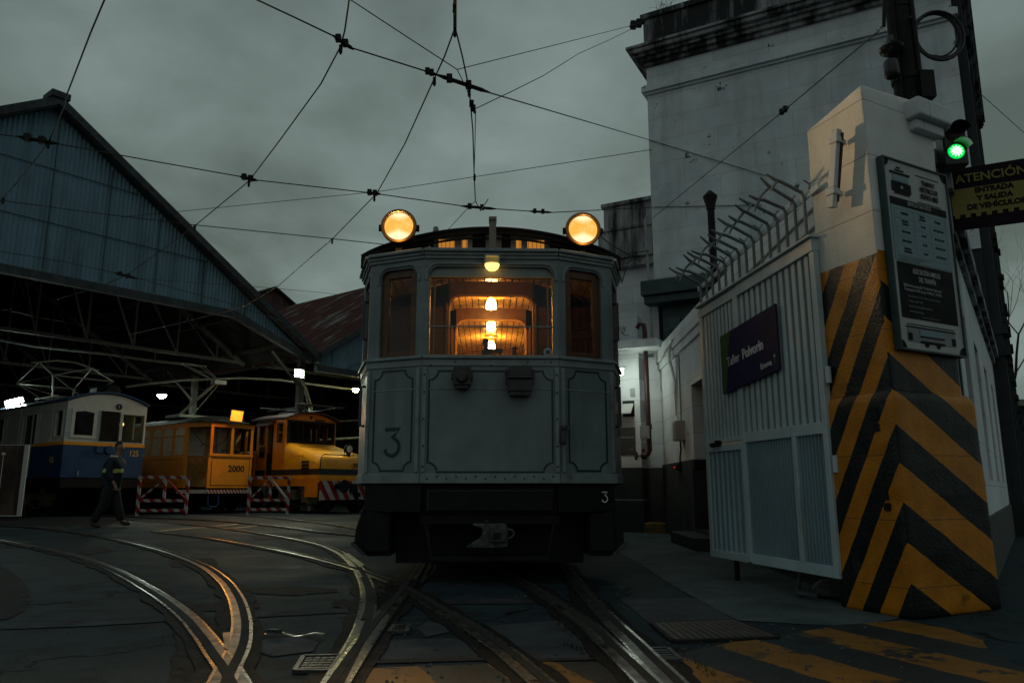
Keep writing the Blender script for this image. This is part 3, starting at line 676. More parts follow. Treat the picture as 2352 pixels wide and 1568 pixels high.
# roof: arched shell with an overhanging front edge
def roof_z(x, top=3.375): return top - .25*(x/1.33)**2 - .06*max(0, abs(x)-1.1)**2*8
xs = [-1.305 + 2.61*i/28 for i in range(29)]
sh = MB()
y0, y1 = .42, 9.6; th = .045
def yfront(x): return y0 + .14*(x/1.33)**2
tp = [(x, yfront(x), roof_z(x)) for x in xs]; bt = [(x, yfront(x), roof_z(x)-th) for x in xs]
tb = [(x, y1, roof_z(x)) for x in xs]; bb = [(x, y1, roof_z(x)-th) for x in xs]
nn = len(xs); sh.add(tp+bt+tb+bb, [(i,i+1,2*nn+i+1,2*nn+i) for i in range(nn-1)] + [(nn+i,3*nn+i,3*nn+i+1,nn+i+1) for i in range(nn-1)] + [(i,nn+i,nn+i+1,i+1) for i in range(nn-1)] + [(2*nn+i,2*nn+i+1,3*nn+i+1,3*nn+i) for i in range(nn-1)] + [(0,2*nn,3*nn,nn),(nn-1,2*nn-1,4*nn-1,3*nn-1)])
sh.build('roof', M['roof'], tram, smooth=True)
ed = MB()
for dz, rr in ((0.0, .02), (-.055, .014), (-.105, .012)):
    ed.tube([(x, yfront(x)+.004-.012*(dz < -.01), roof_z(x)-.012+dz) for x in xs], rr, 8)
ed.build('roof_edge_moulding', M['under'], tram, smooth=True)
def glow_slats():
    m, nt, bs = _new('glowing_slat_pane'); v = objco(nt); sp = N(nt, 'ShaderNodeSeparateXYZ'); nt.links.new(v, sp.inputs[0])
    k = math_n(nt, 'FRACT', math_n(nt, 'MULTIPLY', sp.outputs['X'], 24)); c = mixrgb(nt, ramp(nt, k, .80, .86), (.62,.24,.035), (.20,.06,.008))
    nt.links.new(c, bs.inputs['Emission Color']); bs.inputs['Emission Strength'].default_value = .75; bs.inputs['Base Color'].default_value = (.1,.05,.02,1); return m  # the pane itself glows, standing in for lamplight behind the slats
M['glow_slats'] = glow_slats()
# end wall under the hood with two ventilator panes that glow in place of lamplight
ew = MB(); yw = .52; zlo = ZC-.02
holes = [(tx(999,7.3), tx(1068,7.3)), (tx(1184,7.3), tx(1253,7.3))]; zh = roof_z(0)-.10; ztop = [roof_z(x)-.03 for x in xs]
cuts = sorted(set([round(x,4) for x in xs] + [h for p_ in holes for h in p_]))
for i in range(len(cuts)-1):
    xa, xb = cuts[i], cuts[i+1]; xm = (xa+xb)/2; lo = zlo
    for h0, h1 in holes:
        if h0-1e-6 <= xm <= h1+1e-6: lo = zh + .0
    za, zb = roof_z(xa)-.03, roof_z(xb)-.03
    ew.add([(xa,yw,lo),(xb,yw,lo),(xb,yw,zb),(xa,yw,za),(xa,yw+.03,lo),(xb,yw+.03,lo),(xb,yw+.03,zb),(xa,yw+.03,za)], [(0,1,2,3),(4,7,6,5),(0,4,5,1),(3,2,6,7),(0,3,7,4),(1,5,6,2)])
ew.build('roof_end_wall', M['under'], tram)
for h0, h1 in holes:
    k = MB()
    for a_, b_ in ((h0-.05, h0), (h1, h1+.05)): k.box(a_, b_, yw-.012, yw-.001, zlo, zh+.05)
    k.box(h0, h1, yw-.012, yw-.001, zh, zh+.05)
    o = k.build('ventilator_light', M['grey_trim'], tram)
    k = MB(); k.quad((h0,yw+.01,zlo),(h1,yw+.01,zlo),(h1,yw+.01,zh),(h0,yw+.01,zh)); k.build('pane', M['glow_slats'], o)
for xa_, xb_ in ((-.37,-.30),(-.06,.1),(.30,.36)):
    pl = MB(); pl.box(xa_, xb_, yw-.02, yw-.002, zlo, zh+.06); pl.build('ventilator_post', M['grey_trim'], tram)
# sloping deck behind the cornice
dk = MB(); dk.poly([(-.62,.05,ZC+.006),(.62,.05,ZC+.006),(1.15,.3,ZC+.006),(1.31,.95,ZC+.006),(1.31,yw+.005+.45,ZC+.006),(1.31,.99,ZC+.006),(-1.31,.99,ZC+.006),(-1.31,.95,ZC+.006),(-1.15,.3,ZC+.006)]) if False else None
dk.add([(-.62,.03,ZC+.006),(.62,.03,ZC+.006),(1.15,.28,ZC+.006),(1.30,yw,ZC+.006),(-1.30,yw,ZC+.006),(-1.15,.28,ZC+.006)], [(0,1,2,3,4,5)]); dk.build('canopy_deck', M['under'], tram)
# bracket plate in the middle of the roof front
k = MB(); k.box(tx(1120,7.15), tx(1137,7.15), .36, .40, ZC+.0, roof_z(0)+.055); k.box(tx(1118,7.15), tx(1139,7.15), .33, .42, ZC+.0, ZC+.03); k.box(tx(1119,7.15), tx(1138,7.15), .34, .48, roof_z(0)+.05, roof_z(0)+.085)
k.build('roof_bracket', M['conc'], tram, bevel=.006)
k = MB(); k.lathe([(.04,0),(.045,.03),(.02,.06),(.022,.075),(0,.11)], (tx(977,7.0), .22, ZC+.01), (0,0,1), 12); k.build('roof_finial', M['grey_trim'], tram, smooth=True)
k = MB(); k.lathe([(.025,0),(.03,.05),(.024,.09),(0,.10)], (tx(992,7.3), .50, roof_z(-.58)-.02), (0,0,1), 10); k.build('roof_vent', M['grey_trim'], tram, smooth=True)
# headlamps
M['lens'] = None
def lens_mat():
    m, nt, bs = _new('lit_headlamp_lens'); v = objco(nt); sp = N(nt, 'ShaderNodeSeparateXYZ'); nt.links.new(v, sp.inputs[0])
    n = noise_n(nt, v, 9, 3)
    # reflector flashes: bright low down and near the top, deep amber across the middle
    lo = ramp(nt, math_n(nt, 'SUBTRACT', math_n(nt, 'MULTIPLY', sp.outputs['Z'], -1), math_n(nt, 'MULTIPLY', math_n(nt, 'ABSOLUTE', sp.outputs['X']), .35)), .02, .07)
    hi = ramp(nt, math_n(nt, 'SUBTRACT', math_n(nt, 'ADD', sp.outputs['Z'], math_n(nt, 'MULTIPLY', n, .06)), math_n(nt, 'MULTIPLY', math_n(nt, 'ABSOLUTE', sp.outputs['X']), .5)), .06, .13)
    mot = ramp(nt, noise_n(nt, v, 16, 4, .6, .6), .42, .68)
    c = mixrgb(nt, mixrgb(nt, 1, lo, hi, 'ADD'), (1.0, .44, .055), (1.35, .95, .52)); c = mixrgb(nt, mixrgb(nt, 1, mot, (.38,.38,.38), 'MULTIPLY'), c, (1.2, .74, .30))
    nt.links.new(c, bs.inputs['Emission Color']); bs.inputs['Emission Strength'].default_value = 1.12; bs.inputs['Base Color'].default_value = (.02,.02,.02,1); bs.inputs['Roughness'].default_value = .2
    return m
M['lens'] = lens_mat()
M['amber'] = emit('amber_lamp_glass', (1.0, .56, .14), 2.6)
M['bulb'] = emit('warm_lamp_shade', (1.0, .50, .115), INT_W)
M['brass'] = mat('dark_brass', (.22,.13,.05), .4, .8, bmp=.1)
for px, py in ((904, 524), (1346, 527)):
    Y = 6.8+.22; c = Vector((tx(px, Y), .22, tz(py, Y)))
    h = MB(); h.lathe([(.02,.2),(.11,.17),(.15,.1),(.163,.02),(.168,0),(.168,-.03),(.152,-.045),(.140,-.045),(.138,-.02),(.10,-.0)], c, (0,1,0), 36)
    ho = h.build('headlamp', M['black'], tram, smooth=True)
    r_ = MB(); r_.lathe([(.168,-.012),(.174,-.02),(.174,-.034),(.166,-.05),(.146,-.052),(.140,-.046)], c, (0,1,0), 36, False); r_.build('rim', M['brass'], ho, smooth=True)
    l = MB(); l.lathe([(.001,-.030),(.06,-.026),(.11,-.018),(.139,-.006)], (0,0,0), (0,1,0), 36, False); lo = l.build('lens', M['lens'], ho, smooth=True); lo.location = c + Vector((0, -.02, 0))
    s = MB(); s.box(c.x-.03, c.x+.03, c.y+.02, c.y+.12, ZC-.0, c.z-.14); s.box(c.x-.08, c.x+.08, c.y+.0, c.y+.14, ZC+.0, ZC+.03)
    s.build('bracket', M['black'], ho)
    for sx in (-1, 1): s = MB(); s.cbox(c + Vector((sx*.18, 0, -.01)), .03, .03, .06); s.build('hinge', M['black'], ho)
    lamp('headlamp_beam', 'SPOT', Vector((c.x, TY + c.y - .10, c.z - .07)), HEAD_W if px < 1000 else 40, (1,.66,.33), .095, (R(-114 if px < 1000 else -100), 0, 0), 150 if px < 1000 else 66, .3)
    lamp('headlamp_spill', 'POINT', Vector((c.x, TY + c.y - .15, c.z - .10)), 2.2, (1,.5,.12), .015)
# small lamp over the windscreen
k = MB(); k.box(tx(1109), tx(1146), -.10, -.002, tz(594), tz(594)+.012); k.box(tx(1109), tx(1112), -.095, -.002, tz(611), tz(594)); k.box(tx(1143), tx(1146), -.095, -.002, tz(611), tz(594)); k.box(tx(1112),tx(1143),-.02,-.002,tz(611),tz(594))
ko = k.build('destination_lamp', M['grey_trim'], tram)
k = MB(); k.lathe([(.068,0),(.066,-.018),(.056,-.04),(.038,-.055),(.015,-.062),(0,-.063)], (tx(1127.5), -.055, tz(611)), (0,0,1), 20); k.build('lamp_bowl', M['amber'], ko, smooth=True)
# jumper sockets on the dash
def socket(xa, xb, ya, yb, big):
    k = MB(); x0, x1, z1, z0 = tx(xa), tx(xb), tz(ya), tz(yb); cx = (x0+x1)/2; w_ = x1-x0; h_ = z1-z0
    k.box(x0+w_*.1, x1-w_*.1, -.16, -.002, z0+h_*.15, z1); k.box(x0, x1, -.13, -.05, z0+h_*.42, z0+h_*.72)
    if big:
        k.box(x0, x1, -.14, -.02, z1-h_*.22, z1-h_*.08); k.box(x0+w_*.14, x1-w_*.14, -.13, -.01, z0, z0+h_*.35); k.tube([(x0+.02,-.17,z1-h_*.1),(x0+.02,-.19,z1-h_*.4),(x1-.02,-.19,z1-h_*.4),(x1-.02,-.17,z1-h_*.1)], .012, 6)
    else:
        k.lathe([(h_*.28,0),(h_*.28,-.03),(h_*.2,-.04)], (cx, -.16, z0+h_*.5), (0,1,0), 14); k.box(x0+w_*.2, x1-w_*.2, -.13, -.02, z0, z0+h_*.2)
    for s_ in (.2,.5,.8): k.lathe([(.012,0),(.012,.014),(0,.018)], (x0+w_*s_, -.1, z1), (0,0,1), 8)
    k.build('cable_socket', M['black_gloss'], tram, bevel=.008)
socket(1036,1085,848,896,False); socket(1159,1226,848,911,True)
# door bolt
k = MB(); k.box(tx(1286), tx(1299), -.035, -.015, tz(1020), tz(976)); k.box(tx(1288), tx(1297), -.065, -.035, tz(986), tz(977)); k.box(tx(1289),tx(1296),-.05,-.035,tz(1016),tz(990)); k.box(tx(1299),tx(1307),-.04,-.018,tz(990),tz(976)); k.build('door_bolt', M['iron'], tram, bevel=.004)
M['coupler'] = mat('greasy_coupler_iron', (.09,.095,.105), .55, .3, var=.5, scale=14, stain=(.018,.016,.014), stain_lo=.42, stain_hi=.62, stain_scale=9, bmp=.5)
# ---------------- underside
k = MB(); k.box(-.66, .66, .10, .28, .58, ZB-.002); k.box(tx(984), tx(1269), .03, .10, .615, .79)
for fa in (FR, FL): slab(k, *fa, .60, ZB-.004, .05, -.02)
k.build('buffer_beam', M['black'], tram, bevel=.01)
k = MB(); k.box(tx(984), tx(1269), .022, .029, .786, .796); k.box(tx(984),tx(986.5),.022,.029,.62,.786); k.build('beam_edge', M['green_line'], tram)
p = on_facet(*FR, .80, tz(1141, 6.95), -.012); fr_a = math.atan2(FR[1][1]-FR[0][1], FR[1][0]-FR[0][0]); numeral3('number', M['num_white'], .098, .072, tram, p, fr_a, .012)
def wing(sx):
    k = MB()
    out_ = [(838,1118),(836,1140),(832,1160),(826,1180),(819,1200),(814,1222),(812,1250),(826,1264),(842,1274),(842,1283),(897,1283),(899,1180),(880,1140),(860,1118)]
    pts = [(sx*abs(tx(px)), .30, tz(py)) for px, py in out_]
    k.prism(pts, (0, .75, 0)); k.build('step_skirt', M['black'], tram, bevel=.01)
    k = MB(); k.prism([(sx*abs(tx(x)), .22, tz(y)) for x, y in ((808,1248),(812,1247),(843,1276),(843,1281),(838,1281),(808,1254))], (0, .8, 0)); k.build('step_plate', M['iron'], tram, bevel=.004)
    k = MB(); k.box(sx*.90 if sx > 0 else -1.12, 1.12 if sx > 0 else -.90, .22, .55, .26, .60); k.build('step_box', M['black'], tram, bevel=.01)
wing(-1); wing(1)
k = MB(); k.box(-.62,.62,.12,.2,.50,.58); k.tube([(-.58,.15,.55),(-.50,.0,.22),(.50,.0,.22),(.58,.15,.55)], .018, 6); k.box(-.50,.50,-.02,.35,.20,.225)
for i in range(7): k.bar((-.48+.16*i,.02,.23),(-.48+.16*i,.5,.20),.02,.02)
k.build('lifeguard_tray', M['black'], tram)
cz4 = lambda zx, zy, y=-.12: (tx(896.3+.4065*zx), y, tz(1075.6+.4065*zy))
k = MB(); k.prism([cz4(*q) for q in ((470,308),(650,308),(662,330),(660,435),(600,443),(440,441),(446,428),(512,388),(530,352),(518,330),(474,319))], (0,.14,0))
k.prism([cz4(*q, -.16) for q in ((566,322),(650,322),(650,410),(566,410))], (0,.045,0))
k.tube([cz4(*q, -.09) for q in ((655,338),(685,345),(697,365),(682,385),(658,392))], .014, 6); k.tube([cz4(545,308,-.06), cz4(545,290,-.06)], .02, 8)
k.box(tx(1108),tx(1150),.02,.5,tz(1240),tz(1212)); k.build('coupler', M['coupler'], tram, bevel=.008)
k = MB(); k.prism([cz4(*q, -.164) for q in ((582,356),(622,356),(622,392),(582,392))], (0,.003,0)); k.build('coupler_socket', M['black'], tram)
k = MB(); k.box(-.88,.88,.56,.60,.13,.62); k.box(-1.12,-.70,.58,.62,.30,.62); k.box(.70,1.12,.58,.62,.30,.62); k.build('underside_dark_plate', M['black'], tram)  # added plate that keeps the space under the tram dark
uf = MB(); uf.box(-1.0,1.0,.5,9.0,.62,.98); uf.box(-.85,.85,2.0,7.6,.35,.62); uf.box(-.95,-.75,1.2,8.2,.30,.5); uf.box(.75,.95,1.2,8.2,.30,.5); uf.build('underframe', M['under'], tram)
for y in (2.6, 6.2):
    for sx in (-1, 1):
        k = MB(); k.lathe([(.10,-.07),(.40,-.07),(.42,-.05),(.44,-.05),(.44,-.0),(.41,.0),(.41,.06),(.36,.06),(.34,.03),(.10,.03)], (sx*.70, y, .43), (-sx,0,0), 32); k.build('wheel', M['under'], tram, smooth=True)
# ---------------- body sides
bs_ = MB(); up_ = MB(); wp = []
for sx in (-1, 1):
    x0, x1 = (1.28, 1.33) if sx > 0 else (-1.33, -1.28)
    bs_.box(x0, x1, .95, 9.2, ZB-.02, ZW-.06); bs_.box(x0, x1, .95, 9.2, ZT, 3.12)
    for i in range(9): up_.box(x0, x1, 1.0+i*1.0, 1.12+i*1.0, ZW-.06, ZT)
    bs_.box(x0-.012*(sx<0), x1+.012*(sx>0), .95, 9.2, ZW-.13, ZW-.05)
bs_.box(-1.28,1.28,9.15,9.2,ZB,3.12); bs_.build('body_side', M['grey_paint'], tram); up_.build('side_posts', M['grey_paint'], tram)
for sx in (-1, 1):
    for i in range(8):
        k = MB(); k.quad((sx*1.30,1.12+i,ZW-.06),(sx*1.30,2.0+i,ZW-.06),(sx*1.30,2.0+i,ZT),(sx*1.30,1.12+i,ZT)); k.build('side_pane', M['glass_dark'], tram)
for sx in (-1, 1):
    for z in (1.55, 2.35):
        k = MB(); k.tube([(sx*1.16,.18,z-.18),(sx*1.19,.14,z-.18),(sx*1.19,.14,z+.18),(sx*1.16,.18,z+.18)], .014, 6); k.build('grab_rail', M['black_gloss'], tram)
k = MB()
for z, h in ((2.28,.22),(1.80,.3),(1.42,.22)):
    k = MB(); k.cbox((1.235,.62,z), .05,.06,h); k.build('door_hinge', M['black_gloss'], tram)
# ---------------- interior
fl = MB(); fl.prism([(-.58,.06,.99),(.58,.06,.99),(1.08,.30,.99),(1.25,.95,.99),(1.25,9.14,.99),(-1.25,9.14,.99),(-1.25,.95,.99),(-1.08,.30,.99)], (0,0,.05)); fl.build('floor', M['wood'], tram)
# arched ceiling of narrow boards
def ceil_z(x): return 3.14 - .26*(x/1.2)**2
ce = MB(); nb = 30
for y_a, y_b in ((.62, 1.50), (1.54, 2.78), (2.82, 6.4)):
    for i in range(nb):
        xa = -1.2 + 2.4*i/nb + .006; xb = -1.2 + 2.4*(i+1)/nb - .006
        za, zb = ceil_z(xa), ceil_z(xb); ce.add([(xa,y_a,za),(xb,y_a,zb),(xb,y_b,zb),(xa,y_b,za),(xa,y_a,za+.02),(xb,y_a,zb+.02),(xb,y_b,zb+.02),(xa,y_b,za+.02)], [(0,1,2,3),(4,7,6,5),(0,4,5,1),(1,5,6,2),(2,6,7,3),(3,7,4,0)])
ce.build('ceiling_boards', M['wood_slat'], tram)
def bulkhead(y, w_, zt, r, m):
    k = MB(); hx = w_/2
    pts = [(-hx, 1.04)] + [( -hx + r - r*math.cos(R(t)), zt - r + r*math.sin(R(t))) for t in (0,30,60,90)] + [(hx - r + r*math.sin(R(t)), zt - r + r*math.cos(R(t))) for t in (0,30,60,90)] + [(hx, 1.04)]
    top = [(-1.27,1.04),(-1.27,2.9),(-.8,3.02),(0,3.11),(.8,3.02),(1.27,2.9),(1.27,1.04)]
    # strip between the opening and the outline
    op = pts; 
    def outer(p):
        if p[1] < 1.05: return (math.copysign(1.27, p[0]), 1.04)
        if abs(p[0]) >= hx-1e-6: return (math.copysign(1.27, p[0]), p[1])
        return (p[0]*1.0, ceil_z(p[0])-.004)
    for i in range(len(op)-1):
        a, b = op[i], op[i+1]; oa, ob = outer(a), outer(b)
        k.add([(a[0],y,a[1]),(b[0],y,b[1]),(ob[0],y,ob[1]),(oa[0],y,oa[1]),(a[0],y+.04,a[1]),(b[0],y+.04,b[1]),(ob[0],y+.04,ob[1]),(oa[0],y+.04,oa[1])], [(0,1,2,3),(4,7,6,5),(0,4,5,1),(2,6,7,3),(0,3,7,4),(1,5,6,2)])
    # fill the upper corners
    for s_ in (-1, 1): k.prism([(s_*hx, y, zt-r), (s_*1.27, y, zt-r), (s_*1.27, y, ceil_z(1.2)), (s_*hx, y, ceil_z(hx)-.004)], (0,.04,0))
    o = k.build('bulkhead', m, tram)
    k = MB(); k.tube([(p[0], y-.006, p[1]) for p in pts], .016, 6); k.build('moulding', M['wood_mid'], o); return o
bulkhead(1.50, .95, 2.945, .13, M['wood']); bulkhead(2.78, .90, 2.945, .13, M['wood']); 
k = MB(); k.box(-1.27,1.27,6.4,6.45,1.04,3.12); k.build('far_bulkhead', M['wood_mid'], tram)
# vestibule partition uprights and side linings inside
k = MB()
for sx in (-1, 1):
    k.box(min(sx*1.22,sx*1.27),max(sx*1.22,sx*1.27),1.0,6.4,1.04,1.96); k.box(min(sx*1.2,sx*1.27),max(sx*1.2,sx*1.27),1.0,6.4,2.84,2.95)
k.build('inside_lining', M['wood_mid'], tram)
k = MB()
for sx in (-1, 1):
    k.tube([(sx*.53,.10,2.0),(sx*.53,.10,2.68),(sx*.51,.10,2.72),(sx*.47,.10,2.735)], .011, 6)
    for yy in (1.46, 2.74): k.tube([(sx*.50,yy,1.3),(sx*.50,yy,2.85)], .014, 6)
for sx in (-1, 1): k.tube([(sx*.42,2.9,2.66),(sx*.42,6.3,2.66)], .014, 6)
k.tube([(-.62,4.2,2.72),(-.3,4.2,2.80),(0,4.2,2.82),(.3,4.2,2.80),(.62,4.2,2.72)], .012, 6)
k.build('brass_rails', M['brass'], tram, smooth=True)
for y, d in ((2.1, .27), (3.3, .10), (4.75, .10)):
    zt = ceil_z(0); k = MB()
    k.lathe([(d,-.002),(d,-.02),(d*.85,-.03),(d*.8,-.022),(d*.5,-.02),(.055,-.03),(.045,-.06),(.03,-.075),(.03,-.085)] if d > .2 else [(d,-.002),(d,-.02),(.06,-.04),(.05,-.07),(.03,-.085)], (0, y, zt), (0,0,1), 28)
    o = k.build('ceiling_lamp', M['wood_mid'], tram, smooth=True)
    k = MB(); k.lathe([(.03,-.08),(.046,-.10),(.058,-.14),(.062,-.19),(.060,-.20),(.0,-.205)], (0, y, zt), (0,0,1), 20); k.build('lamp_shade', M['bulb'], o, smooth=True)
k = MB(); k.lathe([(.03,.0),(.045,-.02),(.045,-.05),(.025,-.07),(.001,-.075)], (tx(1122,7.4), .55, 2.99), (0,0,1), 14); k.build('vestibule_lamp', emit('vestibule_bulb', (1.0,.48,.11), INT_W*.6), tram, smooth=True)
# controller and brake gear behind the windscreen
k = MB()
for px in (1007+75, 1164): pass
for px, r_ in ((1080,.085),(1160,.075)): k.lathe([(r_,0),(r_*.98,.03),(r_*.75,.062),(r_*.3,.08),(0,.083)], (tx(px,7.1), .32, 1.97), (0,0,1), 20); k.lathe([(r_*1.02,-.9),(r_*1.02,0)], (tx(px,7.1), .32, 1.97), (0,0,1), 20)
k.box(tx(1110,7.0),tx(1120,7.0),.2,.26,2.0,2.14); k.box(tx(1106,7.0),tx(1154,7.0),.2,.24,2.06,2.10); k.box(tx(1104,7.0),tx(1128,7.0),.19,.26,2.0,2.08); k.lathe([(.03,0),(.03,.05),(.015,.06)], (tx(1113,7.0),.23,2.14), (0,0,1), 12); k.tube([(tx(1150,7.0),.22,2.08),(tx(1143,7.0),.22,2.0)], .012, 6)
k.tube([(tx(1181,7.0),.22,1.9),(tx(1181,7.0),.22,2.10)], .02, 8); k.lathe([(.03,0),(.03,.02)], (tx(1181,7.0),.22,2.03), (0,0,1), 10); k.lathe([(.035,0),(.02,.02)], (tx(1181,7.0),.22,2.10), (0,0,1), 10)
k.build('controller', M['black_gloss'], tram, bevel=.004)
# trolley pole running back from the roof to the wire
k = MB(); pb = Vector((.0, 4.6, 3.42)); k.lathe([(.16,0),(.16,.06),(.08,.12)], pb - Vector((0,0,.06)), (0,0,1), 14); k.tube([pb + Vector((0,0,.05)), pb + Vector((-.05, 4.2, 1.9))], .02, 8); k.build('trolley_pole', M['wire'], tram)
# ================================================================== the sheds on the left
AZ = R(50)                                      # local x runs along the shed fronts, local -y points out of the doors
GX = Vector((math.cos(AZ), math.sin(AZ), 0)); HX = Vector((math.sin(AZ), -math.cos(AZ), 0))
SC = Vector((-6.76, 28.0, 0))
M['corr'] = mat('blue_grey_corrugated_sheet', (.155,.255,.335), .6, .1, var=.12, scale=.8, stain=(.075,.125,.15), stain_lo=.46, stain_hi=.72, stain_scale=1.9, streak=True, bmp=.08)
def rust_roof():
    m, nt, bs = _new('rust_and_pale_patched_roof'); v = objco(nt)
    a = noise_n(nt, scaled(nt, v, (.35, 1.1, .35)), 1.6, 6, .6, .4); b = noise_n(nt, v, 6, 5)
    c = mixrgb(nt, ramp(nt, b, .3, .7), (.050,.014,.013), (.095,.030,.027)); c = mixrgb(nt, ramp(nt, a, .545, .63), c, (.20,.185,.18))
    nt.links.new(c, bs.inputs['Base Color']); bs.inputs['Roughness'].default_value = .85; bs.inputs['Specular IOR Level'].default_value = .08
    sp = N(nt, 'ShaderNodeSeparateXYZ'); nt.links.new(v, sp.inputs[0])
    wv = math_n(nt, 'SINE', math_n(nt, 'MULTIPLY', sp.outputs['Y'], 62)); bump(nt, bs, wv, .5, .03); return m
M['rust_roof'] = rust_roof()
def corrugated(b, x0, x1, lo, hi, pitch=.125, amp=.03, y=0.0):
    n = int(abs(x1-x0)/pitch*4); base = len(b.v)
    for i in range(n+1):
        x = x0 + (x1-x0)*i/n; yy = y + amp*[0, 1, 0, -1][i % 4]*.7
        b.v += [(x, yy, lo(x)), (x, yy, hi(x))]
    for i in range(n): o = base+2*i; b.f.append((o, o+2, o+3, o+1))
def gable_shed(name, label, x0, x1, eave, apex, lo, rmat, depth, wallmat):
    t = empty(name, SC, AZ, label, 'shed'); xa = (x0+x1)/2
    top = lambda x: eave + (apex-eave)*(1 - abs(x-xa)/((x1-x0)/2))
    b = MB(); corrugated(b, x0, x1, lo, top); q = MB()
    for k in range(11):
        x = xa - 8.6 + 1.6*k + .8
        if x0 < x < x1 and top(x) - lo(x) > .8: q.box(x-.012, x+.012, -.045, -.030, lo(x)+.15, top(x)-.3)
    for zz in (lo(xa)+1.55, lo(xa)+3.15):
        hw_ = (x1-x0)/2*(apex-zz)/(apex-eave) - .4
        q.box(xa-hw_, xa+hw_, -.040, -.028, zz, zz+.022)
    build_multi('gable_cladding', [(b, wallmat), (q, M['green_line'])], t)
    # vertical sheet seams
    b = MB()
    for s_ in (-1, 1):
        xe = xa + s_*(x1-x0)/2*1.025; ze = eave - (apex-eave)*.025
        b.prism([(xa, -.35, apex+.02), (xe, -.35, ze+.02), (xe, -.35, ze+.14), (xa, -.35, apex+.14)], (0, depth+.7, 0))
    rf = b.build('roof', rmat, t)
    b = MB()
    for s_ in (-1, 1):
        xe = xa + s_*(x1-x0)/2*1.025; ze = eave - (apex-eave)*.025
        b.prism([(xa, -.42, apex-.12), (xe, -.42, ze-.12), (xe, -.42, ze+.145), (xa, -.42, apex+.145)], (0, .06, 0))
        b.prism([(xa, -.352, apex-.16), (xe, -.352, ze-.16), (xe, -.352, ze+.015), (xa, -.352, apex+.015)], (0, .30, 0))
    b.box(xa-.25, xa+.25, -.48, .2, apex+.05, apex+.24)
    b.build('barge_board', M['wood_beam'], t)
    return t, top
def lo1(x):
    d = min(-x, x + 18.82); return 6.72 if d > 3.23 else 5.55 + (6.72-5.55)*d/3.23
shed, top1 = gable_shed('train_shed', 'large open shed with blue-grey corrugated gable over the parked trams', -18.82, 0, 5.72, 11.85, lo1, M['roof'], 46, M['corr'])
b = MB()
pts = [(-18.82,5.55),(-15.59,6.72),(-3.23,6.72),(0,5.55)]
for i in range(3): b.bar((pts[i][0],-.10,pts[i][1]-.06), (pts[i+1][0],-.10,pts[i+1][1]-.06), .22, .24)
b.build('lintel_beam', M['wood_beam'], shed)
M['truss'] = mat('sooty_truss_iron', (.06,.058,.046), .7, var=.4, bmp=.2)
for k in range(6):
    y = 4 + 7.5*k; b = MB()
    b.bar((-18.6,y,5.7),(-9.41,y,11.6),.10,.16); b.bar((-9.41,y,11.6),(-.2,y,5.7),.10,.16); b.bar((-18.6,y,5.8),(-.2,y,5.8),.08,.12)
    for j in range(1, 6):
        for s_ in (-1, 1):
            xm = -9.41 + s_*1.6*j; b.bar((xm,y,5.8),(xm,y,top1(xm)-.15),.06,.06); b.bar((xm,y,5.8),(xm-s_*1.6,y,top1(xm-s_*1.6)-.2),.05,.05)
    b.build('truss', M['truss'], shed)
b = MB()
for j in range(-6, 7):
    xm = -9.41 + 1.45*j; b.bar((xm,.3,top1(xm)-.1),(xm,45,top1(xm)-.1),.09,.14)
b.build('purlins', M['truss'], shed)
for k in range(6):
    y = .3 + 7.5*k
    for x in (-18.7, -.12):
        b = MB(); b.box(x-.11,x+.11,y-.11,y+.11,0,5.6); b.bar((x,y,4.5),(x+(1.3 if x < -9 else -1.3),y,5.7),.08,.08); b.build('post', M['truss'], shed)
M['brick_dark'] = plaster('sooty_brick_wall', (.06,.055,.045), .5, .2, .5, (.025,.022,.018), rough=.9)
b = MB(); b.box(-19,17.4,45.2,45.5,0,12); b.build('back_wall', M['brick_dark'], shed)
b = MB(); b.box(-19.1,-18.9,0.5,45.2,0,5.6); b.build('side_wall', M['brick_dark'], shed)
M['brick_side'] = plaster('sooty_side_brick', (.06,.055,.045), .5, .2, .5, (.025,.022,.018), rough=.9, along='Y')
shed2, top2 = gable_shed('train_shed', 'second shed with rust-red patched roof rising behind the grey tram', 0.25, 17.4, 5.75, 11.3, lambda x: 5.35, M['rust_roof'], 46, M['corr'])
b = MB(); b.box(17.31,17.5,.2,45.2,0,5.7); b.build('side_wall', M['brick_side'], shed2)
b = MB(); b.box(.3,17.3,-.12,.1,5.15,5.38); b.build('lintel_beam', M['wood_beam'], shed2)
for k in range(5):
    b = MB(); b.box(17.1,17.3,.3+9*k,.5+9*k,0,5.5); b.build('post', M['truss'], shed2)
    y = 4+9*k; b = MB(); b.bar((.4,y,5.7),(8.8,y,11.0),.1,.16); b.bar((8.8,y,11.0),(17.2,y,5.7),.1,.16); b.bar((.4,y,5.8),(17.2,y,5.8),.08,.12)
    for j in range(-4, 5): b.bar((8.8+1.8*j,y,5.8),(8.8+1.8*j,y,top2(8.8+1.8*j)-.1),.06,.06)
    b.build('truss', M['truss'], shed2)
# roof lantern on the ridge of the second shed
best = None
for k in range(60, 460):
    y = k*.1; p = SC + GX*8.8 - HX*y + Vector((0,0,12.2)); v = p - CAMP; px = 1176 + F*v.dot(cr)/v.dot(cf)
    if best is None or abs(px-627) < best[0]: best = (abs(px-627), y, px)
yl = best[1]
t = shed2; b = MB()
b.prism([(6.9,yl,10.4),(6.9,yl,11.75),(8.8,yl,12.75),(10.7,yl,11.75),(10.7,yl,10.4)], (0, 6, 0)); b.build('roof_lantern', M['rust'], t)
b = MB()
for s_ in (-1, 1): b.prism([(8.8,yl-.25,12.76),(8.8+s_*2.2,yl-.25,11.6),(8.8+s_*2.2,yl-.25,11.7),(8.8,yl-.25,12.88)], (0,6.5,0))
b.build('lantern_roof', M['roof'], t)
